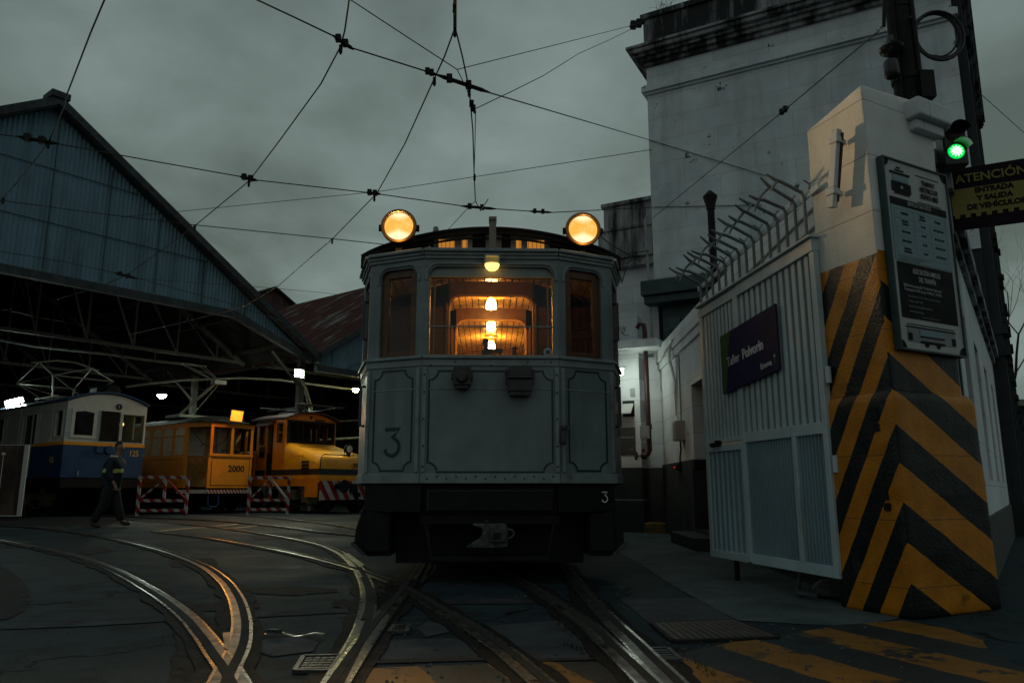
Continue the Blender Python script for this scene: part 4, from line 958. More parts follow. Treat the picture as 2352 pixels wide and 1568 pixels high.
# pipes and cable runs under the roof
def pipe(name, pts, r, m, label, cat, group=None):
    b = MB(); b.tube(pts, r, 8); return tag(b.build(name, m, None, smooth=True), label, cat, group)
M['pale_pipe'] = mat('pale_pipe_paint', (.36,.35,.28), .6, var=.2, bmp=.1)
pipe('overhead_pipe', [atY(290,888,30), atY(345,880,30), atY(420,873,30.5), atY(551,868,31), atY(640,872,31.5), atY(730,884,32), atY(850,899,32.5)], .045, M['pale_pipe'], 'long pale pipe running under the shed roof between the lamps', 'pipe')
pipe('overhead_pipe', [atY(-20,777,27), atY(80,795,27.2), atY(240,812,27.5), atY(335,826,28), atY(420,836,28)], .05, M['pale_pipe'], 'upper grey pipe hanging under the shed eave on the left', 'pipe')
pipe('wall_pipe', [atY(735,1010,34), atY(850,1003,34)], .05, M['pale_pipe'], 'pale horizontal pipe behind the orange locomotive', 'pipe')
pipe('wall_pipe', [atY(735,970,34), atY(850,963,34)], .035, M['truss'], 'dark thin pipe above the pale one behind the locomotive', 'pipe')
for px, ya, yb in ((20, 740, 795), (160, 772, 806), (280, 795, 823), (356, 812, 832)):
    b = MB(); b.bar(atY(px, ya, 27.2), atY(px, yb, 27.2), .03, .03); tag(b.build('pipe_hanger', M['truss']), 'thin iron rod holding the upper grey pipe under the shed eave', 'hanger', 'pipe hangers under the shed eave')
# ================================================================== lamps
M['cool_lamp'] = emit('white_lamp_face', (.80, 1.0, .84), LAMP_W*12); M['annex_bulb'] = emit('annex_bulb', (.85, 1.0, .84), 20); M['yell_lamp'] = emit('yellow_lamp_glass', (1.0, .93, .35), LAMP_W*6); M['flood_face'] = emit('flood_lamp_face', (.84, 1.0, .80), LAMP_W*4); M['org_lamp'] = emit('orange_floodlight_glass', (1.0, .36, .03), 1.15)
def floodlight(label, c, w_, h_, energy, col, m, rot=(0,0,0), group='shed lamps', arm=None, cat='floodlight'):
    t = empty('floodlight', c, 0, label, cat, group); t.rotation_euler = rot
    b = MB(); b.box(-w_/2,w_/2,-.02,.10,-h_/2,h_/2)
    for i in range(5): b.box(-w_/2+.01+i*w_/5,-w_/2+.02+i*w_/5,.10,.14,-h_/2,h_/2)
    b.build('housing', M['truss'], t, bevel=.01)
    b = MB(); b.box(-w_/2*.9,w_/2*.9,-.03,-.022,-h_/2*.88,h_/2*.88); b.build('lamp_glass', m, t)
    b = MB(); b.tube([(-w_/2-.01,.03,0),(-w_/2-.01,.03,-h_/2-.08),(w_/2+.01,.03,-h_/2-.08),(w_/2+.01,.03,0)], .012, 6); b.build('bracket', M['truss'], t)
    return t
c = atY(688, 857, 27.3); floodlight('large square white floodlight on the mast above the orange locomotive', c, .40, .30, 0, COOL, M['flood_face'], (R(18), R(8), R(-18)))
lamp('yard_flood', 'SPOT', c + Vector((.05,-.12,-.05)), FLOOD_W, (.95,1,.74), .10, (R(-52), 0, R(12)), 150, .7)
def pendant(label, c, r_, m, energy, col, wire=1.0):
    t = empty('hanging_lamp', c, 0, label, 'lamp', 'shed lamps')
    b = MB(); b.lathe([(.03,.16),(.05,.12),(.06,.08),(r_,.03),(r_*1.02,.02),(r_*.9,.015)], (0,0,0), (0,0,1), 18); b.build('lamp_shade', M['truss'], t, smooth=True)
    b = MB(); b.lathe([(.0001,-.12),(r_*.35,-.11),(r_*.6,-.06),(r_*.75,0),(r_*.8,.014)], (0,0,0), (0,0,1), 16); b.build('bulb', m, t, smooth=True)
    b = MB(); b.tube([(0,0,.15),(0,0,.15+wire)], .008, 5); b.build('cable', M['truss'], t)
    return t
pendant('small white lamp just below the square floodlight', atY(683,876,28.6), .17, M['cool_lamp'], 30, COOL, .8)
pendant('bright white hanging lamp under the shed roof above the blue tram', atY(372,908,31), .22, M['cool_lamp'], LAMP_W, COOL, 2.2)
pendant('yellowish hanging lamp at the left edge of the grey tram', atY(817,894,31), .17, M['yell_lamp'], LAMP_W*.7, (1,.9,.45), 1.6)
c = atY(33, 922, 27.5); floodlight('white floodlight glaring over the roof of the blue tram at the far left', c, .62, .20, 0, COOL, M['cool_lamp'], (R(10), R(-18), R(15)))
# mast with the floodlights
b = MB(); pa = atY(712, 935, 30.2); b.tube([(pa.x+.1, pa.y, 0), (pa.x+.02, pa.y, pa.z), atY(701,893,28.6), atY(696,884,28.0), atY(690,868,27.5)], [.09,.085,.075,.05,.03], 8); tag(b.build('lamp_mast', M['pale_pipe'], None, smooth=True), 'pale steel mast carrying the floodlight behind the locomotive', 'mast')
# ================================================================== blue and cream tram 125
W = 2.4; LC = Vector((-12.70, 23.08, 0)); t = empty('tram', LC + GX*(W/2), AZ, 'blue and cream tram numbered 125 parked at the shed door on the far left', 'tram'); T = t
h = W/2; LEN = 11.0
def boxes(name, m, lst, parent=None, bevel=0):
    b = MB()
    for q in lst: b.box(*q)
    return b.build(name, m, parent or T, bevel=bevel)
boxes('lower_body', M['blue'], [(-h,h,0,.05,1.16,2.12),(-h,-h+.05,.05,LEN,1.16,2.12),(h-.05,h,.05,LEN,1.16,2.12),(-h,h,LEN-.05,LEN,1.16,2.12)])
boxes('waist_stripe', M['yellow'], [(-h-.015,h+.015,-.015,.05,2.12,2.22),(-h-.015,-h+.05,.05,LEN,2.12,2.22),(h-.05,h+.015,.05,LEN,2.12,2.22)])
b = MB()
fw = [(-h+.19,-h+.82,2.38,3.17),(-h+.95,-h+1.58,2.26,3.2),(-h+1.66,h-.07,2.26,3.14)]
def wall_with_holes(b, x0, x1, z0, z1, holes, y0, y1, axis='x', top=None):
    """front-facing slab with rectangular holes; top(x) may curve the upper edge"""
    cuts = sorted(set([x0, x1] + [q for h_ in holes for q in h_[:2]] + ([x0+(x1-x0)*i/12 for i in range(13)] if top else [])))
    def bx(xa, xb, za, zb, zb2=None):
        zb2 = zb if zb2 is None else zb2
        v = [(xa,y0,za),(xb,y0,za),(xb,y1,za),(xa,y1,za),(xa,y0,zb),(xb,y0,zb2),(xb,y1,zb2),(xa,y1,zb)]
        if axis == 'y': v = [(p[1], p[0], p[2]) for p in v]
        b.add(v, [(0,3,2,1),(4,5,6,7),(0,1,5,4),(1,2,6,5),(2,3,7,6),(3,0,4,7)])
    for i in range(len(cuts)-1):
        xa, xb = cuts[i], cuts[i+1]; xm = (xa+xb)/2; hs = [h_ for h_ in holes if h_[0] < xm < h_[1]]
        ta, tb = (top(xa), top(xb)) if top else (z1, z1)
        if hs: bx(xa, xb, z0, hs[0][2]); bx(xa, xb, hs[0][3], ta, tb)
        else: bx(xa, xb, z0, ta, tb)
crest = lambda x: 3.42 + .30*(1-(x/h)**2)
wall_with_holes(b, -h, h, 2.22, 3.4, fw, 0, .05, 'x', crest)
sw = [(.25,.75,2.40,3.15),(2.2,3.35,2.22,3.15),(5.0,5.6,2.4,3.15),(6.0,6.6,2.4,3.15),(7.0,7.6,2.4,3.15),(8.0,8.6,2.4,3.15)]
for s_ in (-1, 1):
    y_ = (-h, -h+.05) if s_ < 0 else (h-.05, h); wall_with_holes(b, .05, LEN, 2.22, 3.44, sw, y_[0], y_[1], 'y')
b.build('upper_body', M['cream'], T)
for x0, x1, z0, z1 in fw:
    k = MB()
    if x0 < -h+.3:
        k.box(x0-.05,x0+.045,-.03,.0,z0-.05,z1+.05); k.box(x1-.045,x1+.05,-.03,0,z0-.05,z1+.05); k.box(x0+.045,x1-.045,-.03,0,z0-.05,z0+.04); k.prism([(x0+.045,-.03,z1-.06),((x0+x1)/2,-.03,z1-.015),(x1-.045,-.03,z1-.06),(x1-.045,-.03,z1+.05),(x0+.045,-.03,z1+.05)], (0,.03,0))
    else: k.box(x0-.03,x0,-.02,0,z0-.03,z1+.03); k.box(x1,x1+.03,-.02,0,z0-.03,z1+.03); k.box(x0,x1,-.02,0,z0-.03,z0); k.box(x0,x1,-.02,0,z1,z1+.03)
    o = k.build('front_window', M['cream'], T); k = MB(); k.quad((x0,.03,z0),(x1,.03,z0),(x1,.03,z1),(x0,.03,z1)); k.build('pane', M['glass_dark'], o)
for y0, y1, z0, z1 in sw:
    k = MB(); k.box(-h-.02,-h,y0-.05,y0,z0-.04,z1+.04); k.box(-h-.02,-h,y1,y1+.05,z0-.04,z1+.04); k.box(-h-.02,-h,y0,y1,z1,z1+.05); k.box(-h-.02,-h,y0,y1,z0-.05,z0)
    o = k.build('side_window', M['cream'], T); k = MB(); k.quad((-h+.03,y0,z0),(-h+.03,y1,z0),(-h+.03,y1,z1),(-h+.03,y0,z1)); k.build('pane', M['glass_dark'], o)
k = MB(); 
for y_ in (2.45, 3.0): k.box(-h-.01,-h+.0,y_,y_+.12,1.2,3.15)
k.build('door_leaf', M['cream'], T)
k = MB()
for y_ in (1.0, 1.95, 3.6, 4.7): k.box(-h-.012,-h,y_,y_+.05,2.22,3.42)
k.box(-h-.012,-h,.05,LEN,3.2,3.225); k.build('side_moulding', M['cream'], T)
b = MB(); n = 14; xs_ = [-h*1.04 + 2.08*h*i/n for i in range(n+1)]; cz = lambda x: 3.44 + .31*(1-(x/(h*1.04))**2)
for i in range(n): 
    xa, xb = xs_[i], xs_[i+1]; b.add([(xa,-.08,cz(xa)),(xb,-.08,cz(xb)),(xb,LEN,cz(xb)),(xa,LEN,cz(xa)),(xa,-.08,cz(xa)+.05),(xb,-.08,cz(xb)+.05),(xb,LEN,cz(xb)+.05),(xa,LEN,cz(xa)+.05)], [(0,3,2,1),(4,5,6,7),(0,1,5,4),(2,3,7,6)] + ([(3,0,4,7)] if i == 0 else []) + ([(1,2,6,5)] if i == n-1 else []))
b.build('roof', M['blue'], T)
k = MB(); k.lathe([(.10,-.012),(.10,0)], (.30,-.0,3.36), (0,1,0), 22); k.build('route_disc', M['black_gloss'], T)
text('number', '1', .12, M['num_white'], T, (.30,-.016,3.36))
text('number', '125', .26, M['num_yellow'], T, (.90,-.006,1.92), sx=.8)
text('number', '125', .26, M['num_yellow'], T, (-h-.006,.75,1.68), rz=R(-90), sx=.8)
k = MB()
for q in ((-h+.05,-.02,1.2,1.74),(-.02,h-.05,1.2,1.74)): k.box(q[0],q[1],-.008,0,q[3],q[3]+.012); k.box(q[0],q[0]+.012,-.008,0,q[2],q[3]); k.box(q[1]-.012,q[1],-.008,0,q[2],q[3])
k.box(-.28,-.1,-.10,0,1.92,2.1); k.lathe([(.13,0),(.14,-.08),(.12,-.1)], (.12,0,2.0), (0,1,0), 16); k.build('front_fittings', M['blue'], T)
k = MB()
for x in (-.72, .35): k.box(x-.02,x+.02,-.03,0,1.2,1.36)
k.box(-.26,-.22,-.03,0,2.3,3.2); k.build('hooks', M['grey_trim'], T)
boxes('skirt', M['black'], [(-h+.02,h-.02,.02,.1,.86,1.16),(-h+.02,-h+.08,.1,LEN,.86,1.16),(h-.08,h-.02,.1,LEN,.86,1.16)])
boxes('interior_partition', M['wood'], [(-h+.06,h-.06,1.8,1.85,1.2,2.1),(-h+.06,-.25,1.8,1.85,2.1,3.35),(.35,h-.06,1.8,1.85,2.1,3.35)])
k = MB(); k.lathe([(.0001,-.07),(.06,-.04),(.075,.0),(.05,.05),(.0001,.06)], (.62,.42,2.86), (0,0,1), 14); k.build('window_glow_bulb', emit('yellow_window_glow', (1.0,.72,.16), 4.0), T, smooth=True)  # added glowing bulb for the yellow spot in the right-hand pane
boxes('floor', M['under'], [(-h+.05,h-.05,.05,LEN-.05,1.16,1.2)])
def bogie(y, T_, w_=1.5, wheel_r=.42, m=None):
    m = m or M['under']; b = MB()
    for s_ in (-1, 1):
        x = s_*w_/2; b.box(x-.06,x+.06,y-1.3,y+1.3,.5,.68); b.box(x-.09,x+.09,y-.95,y-.65,.3,.72); b.box(x-.09,x+.09,y+.65,y+.95,.3,.72)
        b.tube([(x,y-.6,.32),(x,y,.22),(x,y+.6,.32)], .03, 6)
    b.build('bogie', m, T_)
    for yy in (y-.8, y+.8):
        for s_ in (-1, 1):
            k = MB(); k.lathe([(.08,-.06),(wheel_r*.9,-.06),(wheel_r,-.04),(wheel_r*1.06,0),(wheel_r*1.06,.03),(wheel_r*.98,.03),(wheel_r*.98,.1),(wheel_r*.85,.1),(wheel_r*.8,.06),(.1,.06),(.09,.12)], (s_*.70,yy,wheel_r), (s_,0,0), 26); k.build('wheel', M['under'], T_, smooth=True)
M['truck'] = mat('dusty_ochre_truck_iron', (.09,.075,.045), .7, var=.5, bmp=.4)
bogie(2.4, T, 1.75, m=M['truck']); bogie(8.4, T, 1.75, m=M['truck'])
k = MB(); k.lathe([(.22,0),(.24,.03),(.24,1.2),(.22,1.23)], (-.75,3.6,.72), (0,1,0), 16); k.build('air_tank', M['truck'], T, smooth=True)
k = MB(); k.box(.10,.85,1.2,1.8,3.72,4.1); k.lathe([(.25,0),(.25,.55)], (.5,.95,3.95), (0,1,0), 16); k.build('roof_box', M['black'], T, bevel=.05)
k = MB(); zb, zk, zp, yc = 3.86, 4.42, 5.02, 3.6
for s_ in (-1, 1):
    x = s_*.95
    for e in (-1, 1):
        k.tube([(s_*.5, yc+e*.5, zb), (x, yc+e*1.55, zk)], .030, 6); k.tube([(x, yc+e*1.55, zk), (s_*.85, yc, zp)], .022, 6)
    k.tube([(s_*.5,yc-.9,zb),(s_*.5,yc+.9,zb)], .035, 6)
for e in (-1, 1): k.tube([(-.95,yc+e*1.55,zk),(.95,yc+e*1.55,zk)], .022, 6); k.tube([(-.5,yc+e*.5,zb),(.5,yc+e*.5,zb)], .035, 6); k.tube([(-.95,yc+e*1.55,zk),(.5,yc+e*.5,zb)], .012, 5); k.tube([(-.95,yc+e*1.55,zk),(.85,yc,zp)], .010, 5)
k.tube([(-1.1,yc,zp-.06),(-.85,yc,zp),(-.3,yc,zp+.13),(.3,yc,zp+.13),(.85,yc,zp),(1.1,yc,zp-.06)], .026, 6)
for x in (-.5,.5):
    for e in (-.8,.8): k.lathe([(.04,0),(.06,.03),(.04,.06),(.06,.09),(.03,.11)], (x,yc+e,3.74), (0,0,1), 8)
k.build('pantograph', M['pale_pipe'], T)
# ================================================================== orange work tram 2000
W = 1.62; t = empty('work_tram', Vector((-9.44, 26.0, 0)) + GX*(W/2), AZ, 'orange work tram numbered 2000 parked between the blue tram and the locomotive', 'tram'); T = t
h = W/2; hb = 1.17; LEN = 9.5; yb = .95
k = MB(); k.box(-h,h,0,.05,.86,1.94); k.prism([(h,0,.86),(hb,yb,.86),(hb-.05,yb,.86),(h-.05,.02,.86)], (0,0,1.08))
k.box(-h-.02,h+.02,-.03,.07,1.92,2.0); k.build('front_panel', M['orange'], T)
k = MB()
for x in (-h,-.05,h-.10): k.box(x,x+.10,-.01,.06,2.0,2.92)
for s_ in (-1, 1):
    k.box(min(s_*hb,s_*(hb-.09)),max(s_*hb,s_*(hb-.09)),yb-.05,yb+.05,.86,3.05)
k.box(-h-.02,h+.02,-.02,.06,2.9,3.05)
for s_ in (-1, 1): k.prism([(s_*h,0,2.9),(s_*(hb+.02),yb,2.9),(s_*(hb-.05),yb,2.9),(s_*(h-.05),.03,2.9)], (0,0,.15))
k.box(-h-.03,-h+.07,-.012,.07,.86,2.0); k.build('vestibule_posts', M['orange'], T)
k = MB()
for x0, x1 in ((-h+.1,-.05),(.05,h-.1)): k.quad((x0,.03,2.0),(x1,.03,2.0),(x1,.03,2.9),(x0,.03,2.9))
k.build('front_pane', M['glass'], T)
k = MB(); 
for x0, x1, z0, z1 in ((-h+.10,h-.08,.94,1.86),):
    for a_ in ((x0,x1,z0,z0+.014),(x0,x1,z1-.014,z1),(x0,x0+.014,z0,z1),(x1-.014,x1,z0,z1)): k.box(a_[0],a_[1],-.008,-.001,a_[2],a_[3])
k.build('panel_lining', M['num_black'], T)
text('number', '2000', .30, M['num_black'], T, (.22,-.006,1.50), bold=.006, sx=1.05)
b = MB(); bays = [yb+.12+i*.80 for i in range(10)]
for s_ in (-1, 1):
    y_ = (-hb, -hb+.05) if s_ < 0 else (hb-.05, hb); wall_with_holes(b, yb+.05, LEN, .86, 3.05, [(y, y+.64, 1.98, 2.92) for y in bays], y_[0], y_[1], 'y')
b.box(-hb,hb,LEN-.05,LEN,.86,3.05)
# arched heads of the side windows
for y in bays:
    for e in (0, 1):
        pts = [(-hb, y + (0 if e == 0 else .64), 2.92)] + [(-hb, y + .32 - .32*math.cos(R(tt)) if e == 0 else y + .32 + .32*math.cos(R(tt)), 2.76 + .16*math.sin(R(tt))) for tt in (0, 22, 45, 67, 90)]
        b.prism(pts, (.05, 0, 0))
b.build('body_side', M['orange'], T)
M['blind'] = mat('dusty_cream_blind', (.58,.52,.42), .8, var=.15, stain=(.3,.26,.2), stain_scale=3, bmp=.1)
for y in bays:
    k = MB(); k.box(-hb+.03,-hb+.04,y,y+.64,1.98,2.92); o = k.build('side_window', M['blind'], T)
    k = MB(); k.box(-hb-.006,-hb+.03,y,y+.64,2.60,2.64); k.build('glazing_bar', M['orange'], o)
k = MB()
for y in (yb+.15, yb+2.7, yb+5.3):
    for a_ in ((y,y+2.35,1.0,1.015),(y,y+2.35,1.82,1.835),(y,y+.015,1.0,1.83),(y+2.335,y+2.35,1.0,1.83)): k.box(-hb-.008,-hb-.001,a_[0],a_[1],a_[2],a_[3])
k.build('side_lining', M['num_black'], T)
k = MB(); k.box(-hb+.06,.15,yb+.3,yb+.35,.9,3.0); k.box(.55,hb-.06,yb+.3,yb+.35,.9,3.0); k.box(-hb+.06,hb-.06,yb+.3,yb+.35,2.9,3.04); k.build('inside_bulkhead', M['wood_mid'], T)
k = MB(); k.box(-hb+.15,-.3,yb+.27,yb+.295,1.95,2.88); k.box(.16,.5,yb+.25,yb+.29,2.0,2.88); k.build('bulkhead_window', M['blind'], T)
k = MB(); k.box(-.35,-.05,.15,.45,1.1,2.02); k.tube([(-.2,.25,2.02),(-.2,.25,2.12),(0,.2,2.14)], .02, 6); k.tube([(.3,.25,1.2),(.3,.25,2.2)], .03, 6); k.lathe([(.12,0),(.12,.02)], (.3,.25,2.1), (0,0,1), 12); k.build('controller', M['black'], T)
k = MB(); k.tube([(-hb+.1,yb,2.9),(-.75,.6,2.35),(-.45,.5,2.2),(-.05,.5,2.4),(.15,.4,2.9)], .012, 5); k.build('hanging_cable', M['num_black'], T)
b = MB(); prof = [(-hb-.08,3.05),(-hb*.8,3.20),(-hb*.4,3.33),(0,3.37),(hb*.4,3.33),(hb*.8,3.20),(hb+.08,3.05)]
rows = [(-.12,.62,.0),(.15,.78,.4),(.6,.93,.85),(1.1,1.0,1.0),(LEN,1.0,1.0)]
for i, (y, sx_, sz_) in enumerate(rows):
    for x, z in prof: b.v.append((x*sx_, y, 3.05 + (z-3.05)*sz_ + (.02 if i == 0 else 0)))
m_ = len(prof)
for i in range(len(rows)-1):
    for j in range(m_-1): o = i*m_+j; b.f.append((o,o+1,o+m_+1,o+m_))
b.poly([(-h-.10,-.12,3.05),(h+.10,-.12,3.05),(hb+.08,1.1,3.05),(hb+.08,LEN,3.05),(-hb-.08,LEN,3.05),(-hb-.08,1.1,3.05)])
b.build('roof', M['roof'], T)
M['redwhite'] = stripes('red_and_white_hazard_bands', (.40,.39,.37), (.24,.02,.018), (.95, 0, .6), .115, .5, 0, rough=.5, wob=.0, bmp=.1)
boxes('bumper', M['redwhite'], [(-h-.05,h+.03,-.08,.08,.68,.80)]); 
k = MB(); k.prism([(-h-.05,-.08,.68),(-h-.05,.05,.68),(-hb,yb+.2,.68),(-hb-.08,yb+.2,.68)], (0,0,.12)); k.build('step_board', M['blind'], T)
boxes('underframe', M['under'], [(-h,h,.1,.5,.62,.86),(-hb+.05,hb-.05,yb,LEN,.62,.86)]); bogie(2.6, T); bogie(7.0, T)
k = MB(); k.tube([(-h+.05,-.02,.62),(-h+.05,-.04,.30),(-h+.12,-.04,.24),(-h+.35,-.04,.24),(-h+.42,-.04,.32),(-h+.42,-.02,.62)], .02, 6); k.build('air_hose', M['blue'], T)
k = MB(); y = 1.9
k.tube([(-.35,3.1,3.5),(-.05,y-.6,4.55),(.05,y-.75,4.62)], .05, 8); k.tube([(.15,3.1,3.5),(.1,y-.6,4.55)], .02, 6); k.box(-.2,.25,y-.85,y-.55,4.52,4.66)
for x in (-.55,-.35,.25,.45): k.tube([(x*.25,y-.7,4.62),(x,3.1,5.45)], .018, 5)
k.tube([(-.7,3.1,5.44),(.6,3.1,5.44)], .022, 6); k.tube([(-.7,3.4,5.46),(.6,3.4,5.46)], .022, 6); k.tube([(-.35,2.4,5.1),(.28,2.4,5.1)],.014,5); k.box(-.6,.5,2.6,3.6,3.40,3.5)
k.build('pantograph', M['pale_pipe'], T)
p_ = atY(544, 955, 26.3)
o = floodlight('orange-glowing square floodlight on the roof of work tram 2000', p_, .42, .40, 0, WARM, M['org_lamp'], (R(5), R(6), R(20)), 'shed lamps')
lamp('orange_flood', 'SPOT', p_ + Vector((.0,-.12,0)), ORANGE_W, (1.0, .40, .05), .045, (R(-66), 0, R(8)), 165, .6)
lamp('orange_spill', 'POINT', p_ + Vector((.1,-.4,.15)), ORANGE_W*.10, (1.0, .42, .05), .12)
# ================================================================== orange shunting locomotive 908
W = 2.6; t = empty('locomotive', Vector((-5.80, 26.0, 0)) + GX*(W/2), AZ, 'yellow-orange shunting locomotive numbered 908 half hidden by the grey tram', 'locomotive'); T = t
h = W/2; yc0, yc1 = 2.18, 3.9; hc = 1.12
# bonnet: rounded nose that climbs to the cab
k = MB(); secs = [(0.0, 1.18, 1.62, .0), (0.02, 1.18, 1.78, .03), (.10, 1.18, 1.90, .08), (.22, 1.18, 1.93, .10), (yc0, 1.18, 2.46, .12)]
for y, zb_, zt_, r_ in secs:
    hw = 1.22 if y < 1 else 1.12
    k.v += [(-hw,y,1.18),(-hw,y,zt_-.25),(-hw+.05,y,zt_-.10),(-hw+.16,y,zt_),(hw-.16,y,zt_),(hw-.05,y,zt_-.10),(hw,y,zt_-.25),(hw,y,1.18)]
for i in range(len(secs)-1):
    for j in range(7): o = i*8+j; k.f.append((o,o+1,o+9,o+8))
k.f.append(tuple(range(8))); k.build('bonnet', M['yellow'], T, smooth=True)
k = MB(); cabw = lambda z: hc
holes_f = [(-hc+.12,hc-.12,2.52,3.22)]
crest = lambda x: 3.30 + .26*(1-(x/hc)**2)
wall_with_holes(k, -hc, hc, 1.18, 3.3, holes_f, yc0, yc0+.06, 'x', crest)
for s_ in (-1, 1):
    y_ = (-hc, -hc+.05) if s_ < 0 else (hc-.05, hc); wall_with_holes(k, yc0+.06, yc1, 1.18, 3.3, [(yc0+.2,yc0+.46,2.5,3.15),(yc0+.72,yc0+1.12,1.3,3.15),(yc0+1.32,yc0+1.56,2.45,3.12)], y_[0], y_[1], 'y')
wall_with_holes(k, -hc, hc, 1.18, 3.3, [], yc1, yc1+.05, 'x', crest); k.build('cab', M['orange'], T)
k = MB()
for x0, x1 in ((-hc+.06,-hc+.16),(hc-.16,hc-.06),(-.42,-.36),(.30,.36)): k.box(x0,x1,yc0-.03,yc0+.0,2.46,3.28)
k.box(-hc+.16,hc-.16,yc0-.03,yc0,2.46,2.56); k.box(-hc+.16,hc-.16,yc0-.03,yc0,3.2,3.28); o = k.build('cab_window', M['black'], T)
k = MB(); k.quad((-hc+.1,yc0+.02,2.5),(hc-.1,yc0+.02,2.5),(hc-.1,yc0+.02,3.25),(-hc+.1,yc0+.02,3.25)); k.build('pane', M['glass_dark'], o)
for q in ((yc0+.2,yc0+.46,2.5,3.15),(yc0+1.32,yc0+1.56,2.45,3.12)):
    k = MB(); k.box(-hc-.02,-hc,q[0]-.03,q[0],q[2]-.03,q[3]+.03); k.box(-hc-.02,-hc,q[1],q[1]+.03,q[2]-.03,q[3]+.03); k.box(-hc-.02,-hc,q[0],q[1],q[3],q[3]+.03); k.box(-hc-.02,-hc,q[0],q[1],q[2]-.03,q[2]); o = k.build('side_window', M['black'], T)
    k = MB(); k.quad((-hc+.02,q[0],q[2]),(-hc+.02,q[1],q[2]),(-hc+.02,q[1],q[3]),(-hc+.02,q[0],q[3])); k.build('pane', M['glass_dark'], o)
b = MB(); xs_ = [-1.24 + 2.48*i/12 for i in range(13)]; cz = lambda x: 3.30 + .27*(1-(x/1.24)**2)
for i in range(12):
    xa, xb = xs_[i], xs_[i+1]; b.add([(xa,yc0-.18,cz(xa)),(xb,yc0-.18,cz(xb)),(xb,yc1+.3,cz(xb)),(xa,yc1+.3,cz(xa)),(xa,yc0-.18,cz(xa)+.06),(xb,yc0-.18,cz(xb)+.06),(xb,yc1+.3,cz(xb)+.06),(xa,yc1+.3,cz(xa)+.06)], [(0,3,2,1),(4,5,6,7),(0,1,5,4),(2,3,7,6)] + ([(3,0,4,7)] if i == 0 else []) + ([(1,2,6,5)] if i == 11 else []))
b.build('cab_roof', M['rust'], T)
k = MB(); k.prism([(-hc,yc0+.62,3.22),(-hc-.32,yc0+.62,3.06),(-hc-.32,yc0+.62,3.10),(-hc,yc0+.62,3.27)], (0,1.05,0)); k.build('door_canopy', M['rust'], T)
k = MB(); k.box(-hc+.03,-hc+.05,yc0+.72,yc0+1.12,1.3,2.1); k.box(-hc+.06,-hc+.07,yc0+.73,yc0+.92,1.3,3.1); k.build('cab_door', M['under'], T)
M['band'] = mat('dark_band_paint', (.02,.024,.03), .5, bmp=0)
k = MB(); k.box(-1.23,1.23,-.012,.0,1.30,1.50); k.prism([(-1.228,0,1.30),(-1.232,0,1.30),(-1.126,yc0,1.30),(-1.122,yc0,1.30)], (0,0,.2)); k.box(-hc-.008,-hc,yc0,yc0+.72,1.30,1.50); k.box(-hc-.008,-hc,yc0+1.12,yc1,1.30,1.50); k.build('dark_band', M['band'], T)
k = MB(); k.lathe([(.19,-.012),(.19,0)], (.35,-.002,1.62), (0,1,0), 24); k.v = [(.35+(v[0]-.35)*1.25, v[1], 1.62+(v[2]-1.62)*.62) for v in k.v]; k.build('number_plate', M['orange'], T)
text('number', '908', .20, M['num_black'], T, (.35,-.018,1.62), bold=.004)
k = MB()
for i in range(4): k.prism([(-1.215,.62,1.36+i*.11),(-1.245,.62,1.36+i*.11),(-1.21,.62,1.45+i*.11)], (.0,.40,0))
k.build('louvres', M['black'], T)
k = MB()
for y in (.95,1.2,1.45): k.box(-1.225,-1.195,y,y+.06,1.92,1.97)
for i in range(26): 
    u = i/25; k.lathe([(.012,0),(.008,.01)], (-1.22+.1*u, .1+u*(yc0-.1), 1.66+u*.50), (-1,0,0), 5)
k.build('rivets_and_hinges', M['orange'], T)
k = MB(); k.lathe([(.10,.18),(.15,.1),(.17,0),(.17,-.03),(.15,-.04)], (.28,.35,2.22), (0,1,0), 20); k.box(.24,.32,.3,.45,1.9,2.08); k.tube([(.08,.35,1.93),(.08,.35,2.2),(.11,.35,2.22)], .014, 5); k.tube([(.48,.35,1.93),(.48,.35,2.2),(.45,.35,2.22)], .014, 5); o = k.build('headlamp', M['black'], T, smooth=True)
k = MB(); k.lathe([(.15,-.035),(.08,-.05),(0,-.055)], (.28,.35,2.22), (0,1,0), 20); k.build('lens', M['blind'], o, smooth=True)
k = MB(); k.tube([(-1.2,.02,1.3),(-1.2,-.02,1.9),(-1.05,.03,1.98),(1.05,.03,1.98),(1.2,-.02,1.9)], .018, 6); k.build('handrail', M['black'], T)
boxes('running_board', M['orange'], [(-1.24,1.24,.0,yc1+2,1.04,1.18),(-1.24,-1.18,.08,.75,.55,1.04),(-1.24,-1.18,.75,yc1+2,.92,1.04)])
M['redwhite_big'] = stripes('broad_red_and_white_bands', (.40,.39,.37), (.24,.02,.018), (1.0, 0, .62), .42, .5, .2, rough=.5, wob=.0, bmp=.1)
boxes('buffer_beam', M['redwhite_big'], [(-1.2,1.3,-.10,.0,.46,1.10)])
for x in (-.55, .85):
    k = MB(); k.lathe([(.10,0),(.10,-.3),(.13,-.32),(.22,-.36),(.22,-.40),(.2,-.42)], (x,-.10,.92), (0,1,0), 22); k.build('buffer', M['black'], T, smooth=True)
k = MB(); k.box(.0,.3,-.2,-.1,.7,1.0); k.tube([(.3,-.14,.6),(.35,-.2,.35),(.45,-.2,.3)], .03, 6); k.box(.2,.35,-.3,-.1,.55,.7); k.build('coupling', M['black'], T)
bogie(1.25, T, 1.85, .44, M['truck']); bogie(5.2, T, 1.85, .44, M['truck'])
k = MB(); k.box(-1.12,-.9,.25,1.1,.35,.85); k.lathe([(.12,0),(.12,.1),(.07,.11),(.07,.2),(.12,.21),(.12,.3),(.07,.31)], (-1.05,.65,.3), (0,0,1), 12); k.box(-1.2,-.95,1.3,2.3,.45,.8); k.build('axle_box', M['truck'], T, bevel=.02)
